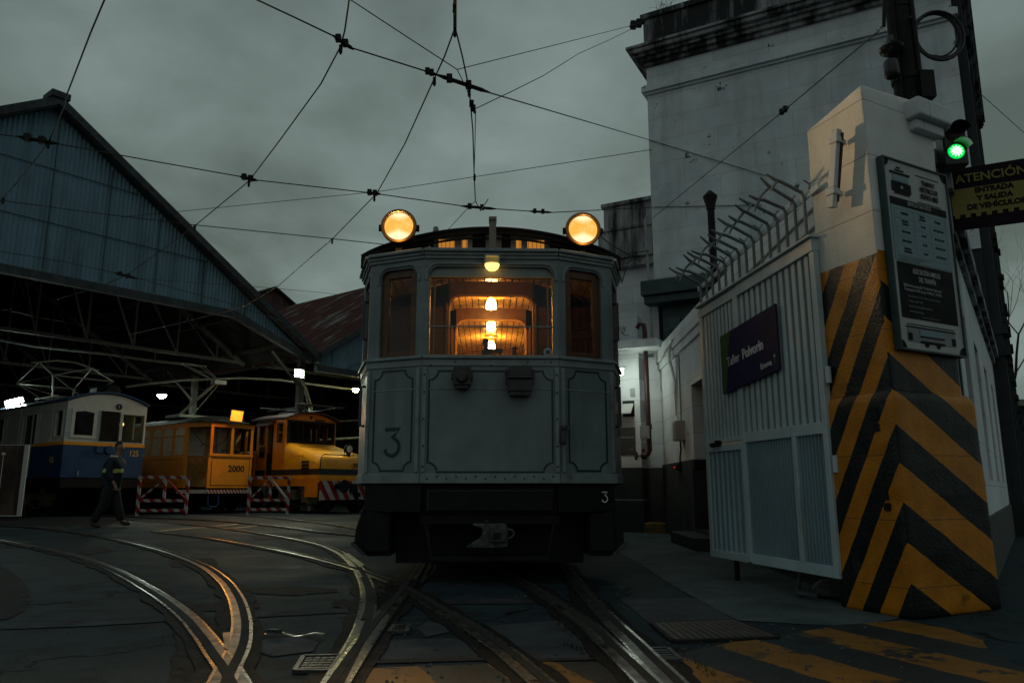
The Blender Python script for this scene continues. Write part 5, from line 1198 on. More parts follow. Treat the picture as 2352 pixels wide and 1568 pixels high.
boxes('rear_bonnet', M['orange'], [(-1.15,1.15,yc1+.06,yc1+2.2,1.18,2.2)], bevel=.05)
k = MB()
for x in (-.6,.6): k.tube([(x,yc0-.6,3.78),(x,yc1+.2,3.72)], .03, 6)
for y in (yc0-.6, yc0-.35, yc1+.1): k.tube([(-1.0,y,3.82),(1.0,y,3.82)], .03, 6)
k.tube([(-1.0,yc0-.6,3.82),(.2,yc0+.5,3.68),(1.0,yc0-.6,3.82)], .02, 5); k.tube([(-1.0,yc1+.1,3.82),(.0,yc0+.5,3.7),(1.0,yc1+.1,3.82)], .02, 5); k.box(-.5,.5,yc0+.2,yc1-.3,3.56,3.66); k.build('folded_pantograph', M['iron'], T)
for xa_, xb_ in ((-.92,-.30),(.30,.88)): boxes('rear_window', M['blind'], [(xa_,xb_,yc1-.03,yc1-.01,2.5,3.05)])  # pale panels on the solid wall, standing in for brightness through windows
k = MB(); k.lathe([(.05,0),(.05,.03)], (-.05,yc0-.03,3.42), (0,1,0), 12); k.build('whistle_port', M['black'], T)
k = MB(); k.tube([(.12,yc0-.04,3.33),(.55,yc0-.04,3.33)], .025, 6); k.build('grab_handle', M['black'], T)
k = MB(); k.tube([(-.55,yc0-.05,2.5),(.25,yc0-.05,2.5)], .014, 5); k.build('wiper', M['black'], T)
k = MB(); k.box(-hc-.05,-hc-.01,yc0+1.2,yc0+1.5,1.95,2.35); k.build('mirror', M['black'], T)
# dim tram far inside the shed with a route box
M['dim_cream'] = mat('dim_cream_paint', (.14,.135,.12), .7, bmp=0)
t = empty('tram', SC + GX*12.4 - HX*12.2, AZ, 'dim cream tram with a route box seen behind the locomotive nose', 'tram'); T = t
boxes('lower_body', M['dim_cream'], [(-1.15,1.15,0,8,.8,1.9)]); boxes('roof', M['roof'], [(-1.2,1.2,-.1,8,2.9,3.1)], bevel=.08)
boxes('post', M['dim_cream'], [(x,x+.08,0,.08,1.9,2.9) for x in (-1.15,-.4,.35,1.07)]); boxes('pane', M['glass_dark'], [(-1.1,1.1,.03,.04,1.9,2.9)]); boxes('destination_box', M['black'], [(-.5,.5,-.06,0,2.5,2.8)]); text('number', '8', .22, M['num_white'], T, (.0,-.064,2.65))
boxes('underframe', M['under'], [(-1,1,.3,7.5,.3,.8)])
# ================================================================== striped barriers
M['redwhite_bar'] = stripes('red_white_banded_paint', (.36,.355,.34), (.22,.018,.018), (.9, 0, .75), .30, .5, .15, rough=.5, wob=.01, bmp=.1)
def barrier(label, x0, x1, Y, wide, flip):
    t = empty('barrier', (x0, Y, 0), math.atan2(flip, x1-x0), label, 'barrier', 'striped barriers before the parked trams'); w_ = wide; mt = M['redwhite_bar']; y0, y1 = -.03, .03
    for x in (0, w_-.09): boxes('post', mt, [(x, x+.09, y0, y1, 0, 1.14)], t)
    for z in (.12, .42, 1.14): boxes('rail', mt, [((0 if z > 1 else .09), (w_ if z > 1 else w_-.09), y0+.002, y1-.002, z, z+.09)], t)
    b = MB(); b.bar((.10,0,.53),(w_*.52,0,1.12),.05,.07,(0,1,0)); b.build('brace', mt, t); b = MB(); b.bar((w_-.10,0,.53),(w_*.55,0,1.12),.05,.07,(0,1,0)); b.build('brace', mt, t)
    boxes('upright', mt, [(w_*.5,w_*.5+.08,y0+.004,y1-.004,.51,1.14)], t)
    b = MB()
    return t
xa, xb = atY(316,1124,24.5).x, atY(431,1124,24.5).x; barrier('red and white striped barrier between the blue tram and work tram 2000', xa, xb, 24.5, xb-xa, .1)
xa, xb = atY(570,1124,25.6).x, atY(667,1124,25.6).x; barrier('red and white striped barrier in front of the orange locomotive cab', xa, xb, 25.6, xb-xa, -.05)
# ================================================================== display board at the left edge
xa, xb = atY(-90,1124,21).x, atY(47,1124,21).x; t = empty('display_board', (xa, 21, 0), R(6), 'tall display board with a dark sepia picture and white margin at the left edge', 'board'); T = t; w_ = xb-xa
boxes('panel', M['white_paint'], [(0,w_,0,.05,.10,2.0)]); 
def sepia():
    m, nt, bs = _new('sepia_print'); v = objco(nt); a = noise_n(nt, v, 1.3, 6); b_ = noise_n(nt, scaled(nt, v, (3,1,.5)), 2, 4)
    c = mixrgb(nt, ramp(nt, a, .35, .65), (.016,.010,.008), (.085,.055,.042)); c = mixrgb(nt, ramp(nt, b_, .5, .6), c, (.022,.014,.011)); bs.inputs['Specular IOR Level'].default_value = .2; nt.links.new(c, bs.inputs['Base Color']); bs.inputs['Roughness'].default_value = .35; return m
boxes('print', sepia(), [(0.0,w_-.11,-.006,-.001,.13,1.985)])
k = MB(); k.box(w_-.62,w_-.60,-.012,-.006,.7,1.7); k.lathe([(.04,0),(.06,.04),(.03,.09)], (w_-.61,-.012,1.7), (0,0,1), 10); k.build('pictured_lamp', M['blind'], T)
k = MB()
for x in (.1, w_-.1): k = MB(); k.box(x-.03,x+.03,.05,.5,0,.04); k.bar((x,.45,.03),(x,.06,1.2),.03,.03); k.build('stand', M['black'], T)
# ================================================================== the walking man
def skin_mesh(name, chains, m, parent, sub=2, root=None):
    """chains: list of [(pos, radius)...]; shared positions are welded into one skeleton"""
    vs, rad, es, idx = [], [], [], {}
    for ch in chains:
        prev = None
        for p, r_ in ch:
            key = tuple(round(c_, 4) for c_ in p)
            if key not in idx: idx[key] = len(vs); vs.append(p); rad.append(r_)
            i = idx[key]
            if prev is not None and prev != i: es.append((prev, i))
            prev = i
    me = bpy.data.meshes.new(name); me.from_pydata(vs, es, []); o = bpy.data.objects.new(name, me); COL.objects.link(o)
    sk = o.modifiers.new('s', 'SKIN'); sk.use_smooth_shade = True; ss = o.modifiers.new('b', 'SUBSURF'); ss.levels = sub; ss.render_levels = sub
    lay = me.skin_vertices[0].data if me.skin_vertices else None
    for i, r_ in enumerate(rad):
        rr = r_ if isinstance(r_, tuple) else (r_, r_); lay[i].radius = rr; lay[i].use_root = (i == 0)
    dg = bpy.context.evaluated_depsgraph_get(); me2 = bpy.data.meshes.new_from_object(o.evaluated_get(dg)); bpy.data.objects.remove(o)
    me2.materials.clear(); me2.materials.append(m)
    for p in me2.polygons: p.use_smooth = True
    o = bpy.data.objects.new(name, me2); COL.objects.link(o)
    if parent: o.parent = parent
    return o
M['skin'] = mat('skin', (.28,.15,.10), .6, var=.1, bmp=0); M['navy'] = mat('navy_work_jacket', (.016,.026,.036), .8, spec=.2, var=.3, bmp=.4); M['trouser'] = mat('black_work_trousers', (.010,.010,.011), .85, var=.3, bmp=.3)
M['hair'] = mat('dark_hair', (.012,.009,.008), .7, bmp=.4); M['hivis'] = mat('yellow_reflective_band', (.55,.58,.16), .4, bmp=0); M['shoe'] = mat('black_boots', (.012,.011,.01), .4, bmp=.1)
mp = atZ(245, 1211); man = empty('person', mp, 0, 'man in a dark work jacket with yellow waist band walking right across the yard', 'person'); 
# x = walking direction, y away, z up
PEL = (0,0,.94); CH1 = (.02,0,1.18); CH2 = (.05,0,1.38); NK = (.085,0,1.52); HD = (.115,0,1.60)
HIPN, HIPF = (0,-.10,.90), (0,.10,.90); KN_N, KN_F = (-.06,-.10,.50), (.12,.10,.50); AN_N, AN_F = (-.25,-.10,.10), (.22,.10,.12)
SHN, SHF = (.05,-.19,1.43), (.05,.19,1.43); ELN, ELF = (.03,-.25,1.14), (-.06,.25,1.16); WRN, WRF = (.17,-.22,.93), (.03,.25,.93)
def hand(w_, sy):
    w_ = Vector(w_); out = []; palm = w_ + Vector((.03,0,-.065)); out.append([(tuple(w_),.026),(tuple(palm),(.036,.018))])
    for i, (dx, L) in enumerate(((.030,.058),(.012,.066),(-.006,.062),(-.022,.048))):
        b0 = palm + Vector((dx*.6,0,-.02)); out.append([(tuple(palm),(.036,.018)),(tuple(b0+Vector((dx*.5,0,-.012))),.009),(tuple(b0+Vector((dx+.006,-sy*.006,-L*.55))),.009),(tuple(b0+Vector((dx+.012,-sy*.02,-L))),.007)])
    out.append([(tuple(w_),.026),(tuple(w_+Vector((.042,-sy*.012,-.035))),.011),(tuple(w_+Vector((.062,-sy*.016,-.072))),.008)])
    return out
body = [[(PEL,.105),(CH1,.10),(CH2,.105),(NK,.062),(HD,.06),((.128,0,1.665),(.085,.075)),((.118,0,1.735),(.093,.078)),((.112,0,1.79),(.075,.066))],
        [(PEL,.105),(HIPN,.075),(KN_N,.058),(AN_N,.04),((AN_N[0]+.09,-.10,.045),.04),((AN_N[0]+.17,-.10,.03),.03)], [(PEL,.105),(HIPF,.075),(KN_F,.058),(AN_F,.04),((AN_F[0]+.10,.10,.075),.04),((AN_F[0]+.18,.10,.07),.03)],
        [(CH2,.105),(SHN,.055),(ELN,.042),(WRN,.026)], [(CH2,.105),(SHF,.055),(ELF,.042),(WRF,.026)],
        [((.128,0,1.665),(.085,.075)),((.205,0,1.69),.016),((.222,0,1.677),.014)], [((.128,0,1.665),(.085,.075)),((.185,0,1.635),.022)]] + hand(WRN,-1) + hand(WRF,1)
skin_mesh('body', body, M['skin'], man)
k = MB()
for s_ in (-1, 1): k.lathe([(.011,0),(.008,.006),(0,.008)], (.192,s_*.032,1.722), (1,s_*.3,0), 8)
k.build('eyes', M['hair'], man)
k = MB()
for s_ in (-1, 1): k.lathe([(.03,0),(.032,.008),(.015,.014)], (.112,s_*.074,1.70), (0,s_,0), 10)
k.build('ears', M['skin'], man)
jk = skin_mesh('jacket', [[((-.02,0,.80),(.20,.22)),((-.01,0,.94),(.205,.225)),((.01,0,1.10),(.20,.225)),((.02,0,1.23),(.195,.225)),(CH2,(.185,.21)),((.065,0,1.47),.125),((.078,0,1.53),.088)],
   [(CH2,(.185,.21)),((.05,-.21,1.42),.105),(ELN,.088),((.145,-.225,.975),.062)], [(CH2,(.185,.21)),((.05,.21,1.42),.105),(ELF,.088),((.02,.25,.975),.062)]], M['navy'], man, 3)
jk.data.materials.append(M['hivis'])
for p in jk.data.polygons:
    if 1.16 < p.center.z < 1.24 and (p.center.x < .01 or abs(p.center.y) < .19): p.material_index = 1
skin_mesh('trousers', [[((0,0,.95),(.165,.18)),((0,0,.86),(.165,.19)),((-.01,-.10,.78),.13),(KN_N,.105),((-.25,-.10,.10),.088)],[((0,0,.86),(.165,.19)),((.02,.10,.78),.13),(KN_F,.105),((.25,.10,.13),.088)]], M['trouser'], man)
skin_mesh('boot', [[((-.265,-.10,.15),.055),((-.265,-.10,.075),.055),((-.17,-.10,.05),.05),((-.08,-.10,.04),.038)]], M['shoe'], man); skin_mesh('boot', [[((.265,.10,.17),.055),((.27,.10,.10),.055),((.36,.10,.08),.05),((.45,.10,.085),.038)]], M['shoe'], man)
skin_mesh('hair', [[((.06,0,1.70),(.06,.07)),((.075,0,1.76),(.08,.08)),((.115,0,1.805),(.085,.075)),((.165,0,1.79),(.05,.055))]], M['hair'], man)
k = MB(); k.tube([(.13,-.06,1.50),(.06,-.10,1.505),(-.02,-.07,1.515),(-.045,0,1.52),(-.02,.07,1.515),(.06,.10,1.505)], .024, 6); k.build('collar', M['blind'], man, smooth=True)
# ================================================================== right-hand side
WHITE = (.72, .75, .77)
M['plaster'] = plaster('white_block_scored_render', WHITE, 1.25, .42, .62, (.30,.30,.31), .56, .8, .9)
M['plaster_tall'] = plaster('weathered_white_render', (.74,.78,.82), 1.6, .55, .66, (.30,.33,.36), .50, .80, .8, flake=(.09,.095,.10))
M['stain_cornice'] = plaster('soot_stained_cornice', (.40,.41,.42), 3.0, 5.0, .8, (.02,.022,.024), .42, .56, 1.9, flake=(.03,.03,.032))
M['plinth'] = mat('grey_painted_plinth', (.030,.037,.038), .75, var=.3, scale=3, stain=(.06,.065,.065), stain_lo=.55, stain_hi=.75, stain_scale=2.5, streak=True, bmp=.4)
M['street_wall'] = plaster('dark_and_shaded_render', (.03,.034,.038), 1.5, .5, .5, (.02,.022,.025), .5, .7, 1)  # near-black also carries the shade on the white building's street side
M['teal'] = mat('dark_teal_shutter_paint', (.025,.055,.06), .55, var=.25, bmp=.15)
M['step_yellow'] = mat('scuffed_yellow_step_paint', (.22,.135,.025), .7, var=.3, stain=(.07,.06,.045), stain_lo=.5, stain_hi=.66, stain_scale=6, bmp=.4)
ORG, BLK = (.47,.165,.006), (.006,.0065,.007)
M['chev_front'] = stripes('orange_black_chevron_front', ORG, BLK, (.56, 0, 1), .5, .5, .55, rough=.38, joint=.42, above=2.42, cabove=(.70,.69,.70), wob=.02, bmp=.5)
M['chev_left'] = stripes('orange_black_chevron_side', ORG, BLK, (0, 1.76, 1), .5, .5, .55, rough=.30, spec=.35, joint=.42, above=2.40, cabove=(.66,.65,.61), wob=.02, bmp=.6)
# ------------------------------------------------------------------ gate pillar
PN = Vector((2.64, 4.88, 0)); PRZ = math.atan2(.42, .82)
t = empty('gate_pillar', PN, PRZ, 'massive white gate pillar with orange and black chevrons at its foot', 'pillar'); T = t; pillar = t
ld = Vector((.134, .991, 0))                                   # along the left face, away from the near corner
def rough_up(o, bev, amp):
    """rounded, slightly uneven masonry with a few knocks along the edges"""
    bm = bmesh.new(); bm.from_mesh(o.data)
    bmesh.ops.bevel(bm, geom=list(bm.edges), offset=bev, segments=2, affect='EDGES', profile=.6)
    for _ in range(6):
        long_ = [e for e in bm.edges if e.calc_length() > .07]
        if not long_: break
        bmesh.ops.subdivide_edges(bm, edges=long_, cuts=1, use_grid_fill=True)
    bmesh.ops.triangulate(bm, faces=[f for f in bm.faces if len(f.verts) > 4])
    bm.normal_update()
    for v in bm.verts:
        q = v.co; d = mnoise.noise(q*3.1)*amp + mnoise.noise(q*11)*amp*.5 - max(0, mnoise.noise(q*6.3 + Vector((7,1,3))) - .46)*.03
        v.co = q + v.normal*d
    for f in bm.faces: f.smooth = True
    bm.to_mesh(o.data); bm.free()
def by_normal(o):
    o.data.materials.clear(); o.data.materials.append(M['chev_front']); o.data.materials.append(M['chev_left'])
    for p in o.data.polygons: p.material_index = 1 if p.normal.x < -.6 else 0
a = ld*.60
b = MB(); c_ = .028
pts = [(c_, c_), (.83, c_), (.83, .58), tuple(a[:2] + Vector((c_, 0))[:2]) if False else (a.x + c_, a.y)]
lowz, topz = 0, [3.66, 3.70, 3.66, 3.56]
b.v = [(p[0], p[1], 0) for p in pts] + [(p[0], p[1], z) for p, z in zip(pts, topz)]
b.f = [(3,2,1,0), (4,5,6,7), (0,1,5,4), (1,2,6,5), (2,3,7,6), (3,0,4,7)]
o = b.build('shaft', M['chev_front'], T); rough_up(o, .02, .0045); by_normal(o)
b = MB(); q = ld*.615
b.v = [(0,0,0),(.955,-.005,0),(.955,.5,0),(q.x,q.y,0),(.0,.0,1.40),(.925,0,1.40),(.925,.5,1.40),(q.x,q.y,1.40),(c_-.004,c_-.004,1.46),(.87,c_-.004,1.46),(.87,.5,1.46),(q.x+.02,q.y-.01,1.46)]
b.f = [(3,2,1,0),(0,1,5,4),(1,2,6,5),(2,3,7,6),(3,0,4,7),(4,5,9,8),(5,6,10,9),(6,7,11,10),(7,4,8,11),(8,9,10,11)]
o = b.build('plinth', M['chev_front'], T); rough_up(o, .022, .005); by_normal(o)
b = MB(); b.box(.50,.90,-.09,.35,3.50,3.645); b.box(.54,.88,-.035,.32,3.42,3.50); b.box(.832,.87,.06,.5,0,3.38); b.build('capital', M['plaster'], T, bevel=.015)
b = MB()
b.bar(ld*.20 + Vector((-.085,0,3.36)), ld*.305 + Vector((-.085,0,2.80)), .055, .055, (0,1,0))
for u in (.14, .80):
    p = (ld*.20).lerp(ld*.305, u) + Vector((-.085, 0, 3.36-.56*u)); b.cbox(p, .075, .075, .05); b.bar(p, p + Vector((.09,.0,0)), .04, .04)
b.build('hinge_post', M['plaster'], T, bevel=.006)
b = MB(); b.bar(ld*.175 + Vector((-.06,0,3.33)), ld*.275 + Vector((-.06,0,2.84)), .02, .02, (0,1,0)); b.build('hinge_rod', M['rust'], T)
b = MB()
for s_, z in ((.16, 1.30), (.135, .78)):
    p = ld*s_ + Vector((-.004, 0, z)); b.cbox(p, .012, .05, .09); b.cbox(p + Vector((0,-.01,-.09)), .02, .04, .05)
b.build('bolt_holes', M['black'], T)
# stones and kerb scraps at the gate foot
for px, py, s_, lab in ((1912,1372,.16,'dark broken stone lying against the pillar foot'), (1860,1368,.10,'small broken stone under the gate corner')):
    b = MB(); c0 = atZ(px, py); b.lathe([(s_*.7,0),(s_,.03),(s_*.9,s_*.5),(s_*.5,s_*.8),(.01,s_*.85)], (0,0,0), (0,0,1), 9)
    b.v = [(v[0]*(1+.25*mnoise.noise(Vector(v)*9)), v[1]*(1+.3*mnoise.noise(Vector(v)*7+Vector((3,1,2)))), max(0, v[2])) for v in b.v]
    o = b.build('stone', M['plinth'], None, smooth=False, loc=c0); tag(o, lab, 'stone')
b = MB(); b.bar(atZ(1832,1374)+Vector((0,0,.05)), atZ(1880,1380)+Vector((0,0,.04)), .03, .03); b.bar(atZ(1832,1374)+Vector((0,0,.05)), atZ(1838,1350)+Vector((0,0,.12)), .03, .03); tag(b.build('gate_stop', M['iron']), 'bent iron gate stop on the ground beside the pillar foot', 'gate stop')
# ------------------------------------------------------------------ sliding-leaf gate
G0 = Vector((2.45, 5.42, 0)); GRZ = math.atan2(1.88, -.36); L = 1.914
t = empty('gate', G0, GRZ, 'open grey steel gate with slats above, ribbed sheet below and spikes on top', 'gate'); T = t; gate = t
zt = lambda s: 2.67 - .055*s
def gb(b, s0, s1, z0, z1, y0=-.025, y1=.025): b.box(s0, s1, y0, y1, z0, z1)
b = MB()
gb(b, 0, .06, .19, 2.58); gb(b, 1.86, 1.914, .19, 2.50); gb(b, 1.16, 1.23, .20, 2.58, -.03, .03); gb(b, .06, 1.16, .19, .27); gb(b, 1.23, 1.86, .19, .26)
gb(b, .06, 1.16, 1.20, 1.285, -.028, .028); gb(b, 1.23, 1.86, 1.145, 1.205); gb(b, 1.23, 1.86, 1.225, 1.265, -.02, .02); gb(b, .40, .45, .27, 1.20, -.028, .03)
b.bar((0,0,zt(0)-.05),(1.16,0,zt(1.16)-.05),.07,.10); b.bar((1.16,0,zt(1.16)-.055),(1.914,0,zt(1.914)-.055),.062,.085); b.bar((-.02,.02,zt(0)+.012),(1.93,.02,zt(1.93)+.012),.09,.018)
b.build('frame', M['galv_gate'], T, bevel=.004)
M['spike'] = mat('dull_grey_spike_paint', (.15,.18,.195), .5, var=.3, bmp=.1)
M['gap_shade'] = mat('slat_gap_shade', (.03,.04,.045), .6, var=.3, bmp=.1)  # shade between the slats, put in as a dark colour
for i in range(12):
    s = .095 + i*.090
    b = MB(); gb(b, s, s+.050, 1.285, zt(s)-.10, -.018, .012); b.build('slat', M['galv_gate'], T, bevel=.003)
for i in range(9):
    s = 1.245 + i*.069
    b = MB(); gb(b, s, s+.036, 1.265, zt(s)-.10, -.016, .012); b.build('slat', M['galv_gate'], T, bevel=.003)
def ribbed(s0, s1, z0, z1, pitch, amp, name):
    b = MB(); n = int((s1-s0)/pitch); prof = []
    for i in range(n):
        x = s0 + (s1-s0)*i/n; w_ = (s1-s0)/n; prof += [(x, 0), (x+w_*.42, 0), (x+w_*.55, amp), (x+w_*.87, amp)]
    prof.append((s1, 0)); base = 0
    for x, y in prof: b.v += [(x, y-.006, z0), (x, y-.006, z1)]
    for i in range(len(prof)-1): o = 2*i; b.f.append((o, o+2, o+3, o+1))
    b.build(name, M['galv'], T)
ribbed(.06, .40, .27, 1.20, .038, .018, 'ribbed_sheet'); ribbed(.45, 1.16, .27, 1.20, .038, .018, 'ribbed_sheet'); ribbed(1.23, 1.86, .26, 1.145, .085, .016, 'ribbed_sheet')
b = MB(); b.box(.06,1.16,-.034,-.028,1.285,2.52); b.box(1.23,1.86,-.034,-.028,1.265,2.44); b.build('gap_shade_sheet', M['gap_shade'], T)  # dark sheet added behind the slats so the gaps look shaded
zr = lambda s: 3.04 - .135*s
b = MB(); b.bar((-.1,0,zr(-.1)),(1.95,0,zr(1.95)),.012,.045); b.build('spike_rail', M['galv_gate'], T)
for i in range(15):
    s = .07 + i*.128; b = MB(); jz = .012*math.sin(i*2.3); ju = .03*math.sin(i*1.7)
    b.tube([(s,.018,zt(s)-.03),(s,.018,zr(s)-.01),(s,.035,zr(s)+.03),(s-ju*.3,.20,zr(s)+.10+jz),(s-ju*.8,.26,zr(s)+.115+jz*2),(s-ju*1.4,.33,zr(s)+.155+jz*3)], [.013,.013,.014,.014,.014,.008], 6)
    b.tube([(s-ju*.5,.235,zr(s)+.112+jz),(s+ju*.5,.28,zr(s)+.055+jz*2),(s+ju,.30,zr(s)+.015+jz*3)], [.011,.011,.006], 6)
    if i % 2 == 0 or i > 9:
        b.tube([(s+.03,-.01,zr(s)-.01),(s+.04,-.06,zr(s)+.03),(s+.05,-.075,zr(s)+.13)], .009, 6); b.tube([(s+.05,-.115,zr(s)+.175),(s+.05,-.075,zr(s)+.13),(s+.06,-.03,zr(s)+.165)], [.006,.009,.006], 6)
    b.build('spike', M['spike'], T, smooth=True)
b = MB(); b.cbox((1.70,.035,1.21), .14, .03, .035); b.cbox((1.62,.04,1.22), .05, .05, .05); b.build('bolt', M['black'], T)
b = MB()
for z in (1.62, .98): b.lathe([(.022,-.06),(.022,.06)], (-.03,.0,z), (0,0,1), 10)
b.build('hinge', M['galv_gate'], T, smooth=True)
b = MB(); b.box(1.45,1.49,-.015,.015,.02,.19); b.build('drop_bolt', M['black'], T)
# name board on the gate
t = empty('name_board', G0 + Vector((math.cos(GRZ), math.sin(GRZ), 0))*.98, GRZ + math.pi, 'dark blue board with white lettering and a green edge fixed to the gate slats', 'sign'); T = t
M['board_blue'] = mat('dark_navy_board', (.018,.019,.060), .5, spec=.25, var=.25, scale=2, bmp=.03); M['board_green'] = mat('green_board_edge', (.03,.09,.035), .4, bmp=0); M['board_white'] = mat('white_board_lettering', (.55,.55,.58), .5, bmp=0)
w_, z0, z1 = .94, 1.70, 2.235; sk = -.10                                    # board sags towards the far end
b = MB(); b.prism([(-w_/2,-.055,z0-.045),(w_/2,-.055,z0+.045),(w_/2,-.055,z1+.045),(-w_/2,-.055,z1-.045)], (0,.02,0)); b.build('panel', M['board_blue'], T)
b = MB(); b.prism([(-w_/2+.003,-.058,z0-.042),(-w_/2+.075,-.058,z0-.036),(-w_/2+.10,-.058,z0+.10),(-w_/2+.135,-.058,z0+.30),(-w_/2+.20,-.058,z1-.032),(-w_/2+.003,-.058,z1-.048)], (0,.0026,0)); b.build('green_edge', M['board_green'], T)
tl = math.atan2(.09, w_)
def lt(body, size, x, z, bold=0, sx=1.0, parent=None):
    o = text('lettering', body, size, M['board_white'], T, (x, -.058, z), bold=bold, sx=sx, align='LEFT'); o.rotation_euler = (R(90), -tl, 0); return o
lt('Taller', .118, -.36, 1.925, .0, .82); lt('Polvorín', .122, -.085, 1.952, .0035, .84); lt('Emova', .07, .20, 1.80, .0008, .9)
b = MB(); b.lathe([(.013,0),(.013,.002)], (.415,-.058,1.86), (0,1,0), 12); b.build('logo', M['board_white'], T); b = MB(); b.prism([(.405,-.0585,1.79),(.43,-.0585,1.80),(.43,-.0585,1.845),(.41,-.0585,1.84)], (0,.003,0)); b.build('logo', M['board_green'], T); b = MB(); b.prism([(.41,-.0585,1.88),(.43,-.0585,1.88),(.425,-.0585,1.905)], (0,.003,0)); b.build('logo', M['board_green'], T)
# ------------------------------------------------------------------ yard wall behind the gate
W0 = Vector((2.92, 6.6, 0)); WRZ = math.atan2(1, .052); t = empty('yard_wall', W0, WRZ, 'long white yard wall with dark plinth and two doorways behind the gate', 'wall'); T = t
wd_ = Vector((math.cos(WRZ), math.sin(WRZ), 0)); wn_ = Vector((-wd_.y, wd_.x, 0))
def wsz(px, py):
    q = onpl(px, py, W0, wn_) - W0; return q.dot(wd_), q.z
d1a, d1b = wsz(1640, 900)[0], wsz(1588, 900)[0]; d2a, d2b = wsz(1521, 950)[0], wsz(1505, 950)[0]; dz1 = wsz(1588, 884)[1]; dz2 = wsz(1505, 908)[1]
SEND = 7.9
if d2b > SEND - .1: SEND = d2b + .25
b = MB(); holes = [(d1a, d1b, 0.2, dz1), (d2a, d2b, .2, dz2)]
def cutwall(b, s0, s1, z0, z1, holes, y0, y1):
    cuts = sorted(set([s0, s1] + [h_[0] for h_ in holes] + [h_[1] for h_ in holes]))
    for i in range(len(cuts)-1):
        xa, xb = cuts[i], cuts[i+1]; hs = [h_ for h_ in holes if h_[0] < (xa+xb)/2 < h_[1]]
        if hs:
            if hs[0][2] > z0: b.box(xa, xb, y0, y1, z0, min(z1, hs[0][2]))
            if hs[0][3] < z1: b.box(xa, xb, y0, y1, max(z0, hs[0][3]), z1)
        else: b.box(xa, xb, y0, y1, z0, z1)
cutwall(b, -1.3, SEND, 1.27, 3.2, holes, -.30, 0); b.build('rendered_wall', M['plaster'], T)
b = MB(); cutwall(b, -1.3, SEND, 0, 1.266, holes, -.30, .035); b.build('plinth', M['plinth'], T)
b = MB(); b.box(-1.3, SEND+.05, -.38, .07, 3.24, 3.52); b.box(-1.3, SEND+.05, -.34, .04, 3.10, 3.238); b.build('coping', M['plaster'], T, bevel=.01)
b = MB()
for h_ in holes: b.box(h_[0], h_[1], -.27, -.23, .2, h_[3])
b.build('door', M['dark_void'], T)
b = MB(); b.box(d1a-.2,d1b+.1,.036,.40,0,.17); o = b.build('door_step', M['wood_beam'], None, bevel=.015); o.location = W0; o.rotation_euler = (0,0,WRZ); tag(o, 'low brown step in front of the nearer doorway beside the gate', 'step')
b = MB(); b.box(d2a-.25,d2b+.15,.036,.42,0,.19); o = b.build('door_step', M['step_yellow'], None, bevel=.015); o.location = W0; o.rotation_euler = (0,0,WRZ); tag(o, 'small yellow-painted step at the farther doorway', 'step')
b = MB()
for h_ in holes: b.box(h_[0],h_[1],-.28,.03,.12,.198); b.box(h_[1]-.002,h_[1]+.10,.036,.045,.05,.42)
b.build('painted_threshold', M['step_yellow'], T)
def onwall(name, label, cat, m, fn, bevel=0):
    t_ = empty(name, W0, WRZ, label, cat); fn(t_); return t_
sA, zA = wsz(1570, 990)
def f(t_):
    b = MB(); b.box(sA-.13,sA+.15,.0,.15,zA-.16,zA+.17); b.build('case', M['pvc'], t_, bevel=.01); b = MB(); b.box(sA-.115,sA+.135,.15,.158,zA-.145,zA+.155); b.build('lid', M['pvc'], t_, bevel=.004)
    b = MB(); b.tube([(sA,.03,zA+.17),(sA-.01,.03,zA+.9),(sA-.02,.03,3.06)], .016, 6)
    for z in (zA+.5, zA+1.0, zA+1.4): b.cbox((sA-.01,.03,z), .05,.03,.03)
    b.build('conduit', M['pvc'], t_); b = MB(); b.tube([(sA+.0,.06,zA-.16),(sA-.02,.06,zA-.3),(sA+.08,.06,zA-.42),(sA+.12,.06,zA-.6)], .015, 6); b.build('cable', M['black'], t_)
onwall('electric_box', 'grey electric box with conduit on the white wall between the doorways', 'box', None, f)
def f(t_):
    s_, z_ = wsz(1567, 1072); b = MB(); b.box(s_-.1,s_+.12,.036,.11,z_-.06,z_+.05); b.build('case', M['black'], t_, bevel=.008); b = MB(); b.lathe([(.010,0),(.007,.006)], (s_+.1,.112,z_), (0,1,0), 8); b.build('indicator', emit('red_indicator', (1,.03,.02), 1.6), t_)
onwall('sensor_box', 'small black sensor box with a red light on the plinth', 'sensor', None, f)
def f(t_):
    s_, z_ = wsz(1622, 1068); b = MB(); b.box(s_-.14,s_+.06,.036,.2,z_-.07,z_+.07); b.build('case', M['black'], t_, bevel=.01); b = MB(); b.lathe([(.03,0),(.03,.02)], (s_+.09,.16,z_), (1,0,0), 10); b.build('lock', M['iron'], t_)
onwall('lock_box', 'black lock box beside the gate end on the plinth', 'box', None, f)
def f(t_):
    s_, z_ = wsz(1551, 800); b = MB()
    for k in range(3): b.tube([(s_+.05*k,.09,3.30),(s_+.05*k,.10,3.05),(s_+.05*k-.03,.03,2.7),(s_+.04*k,.03,2.2+.1*k)], .014, 6)
    b.tube([(s_-.2,.09,3.36),(s_+.35,.10,3.30),(s_+.9,.09,3.24)], .02, 6); b.tube([(s_+.04,.03,2.3),(s_-.02,.03,2.05),(s_-.12,.03,2.0)], .014, 6); b.build('conduits', M['white_paint'], t_)
onwall('conduit_bundle', 'bundle of white conduits running down the yard wall from its coping', 'conduit', None, f)
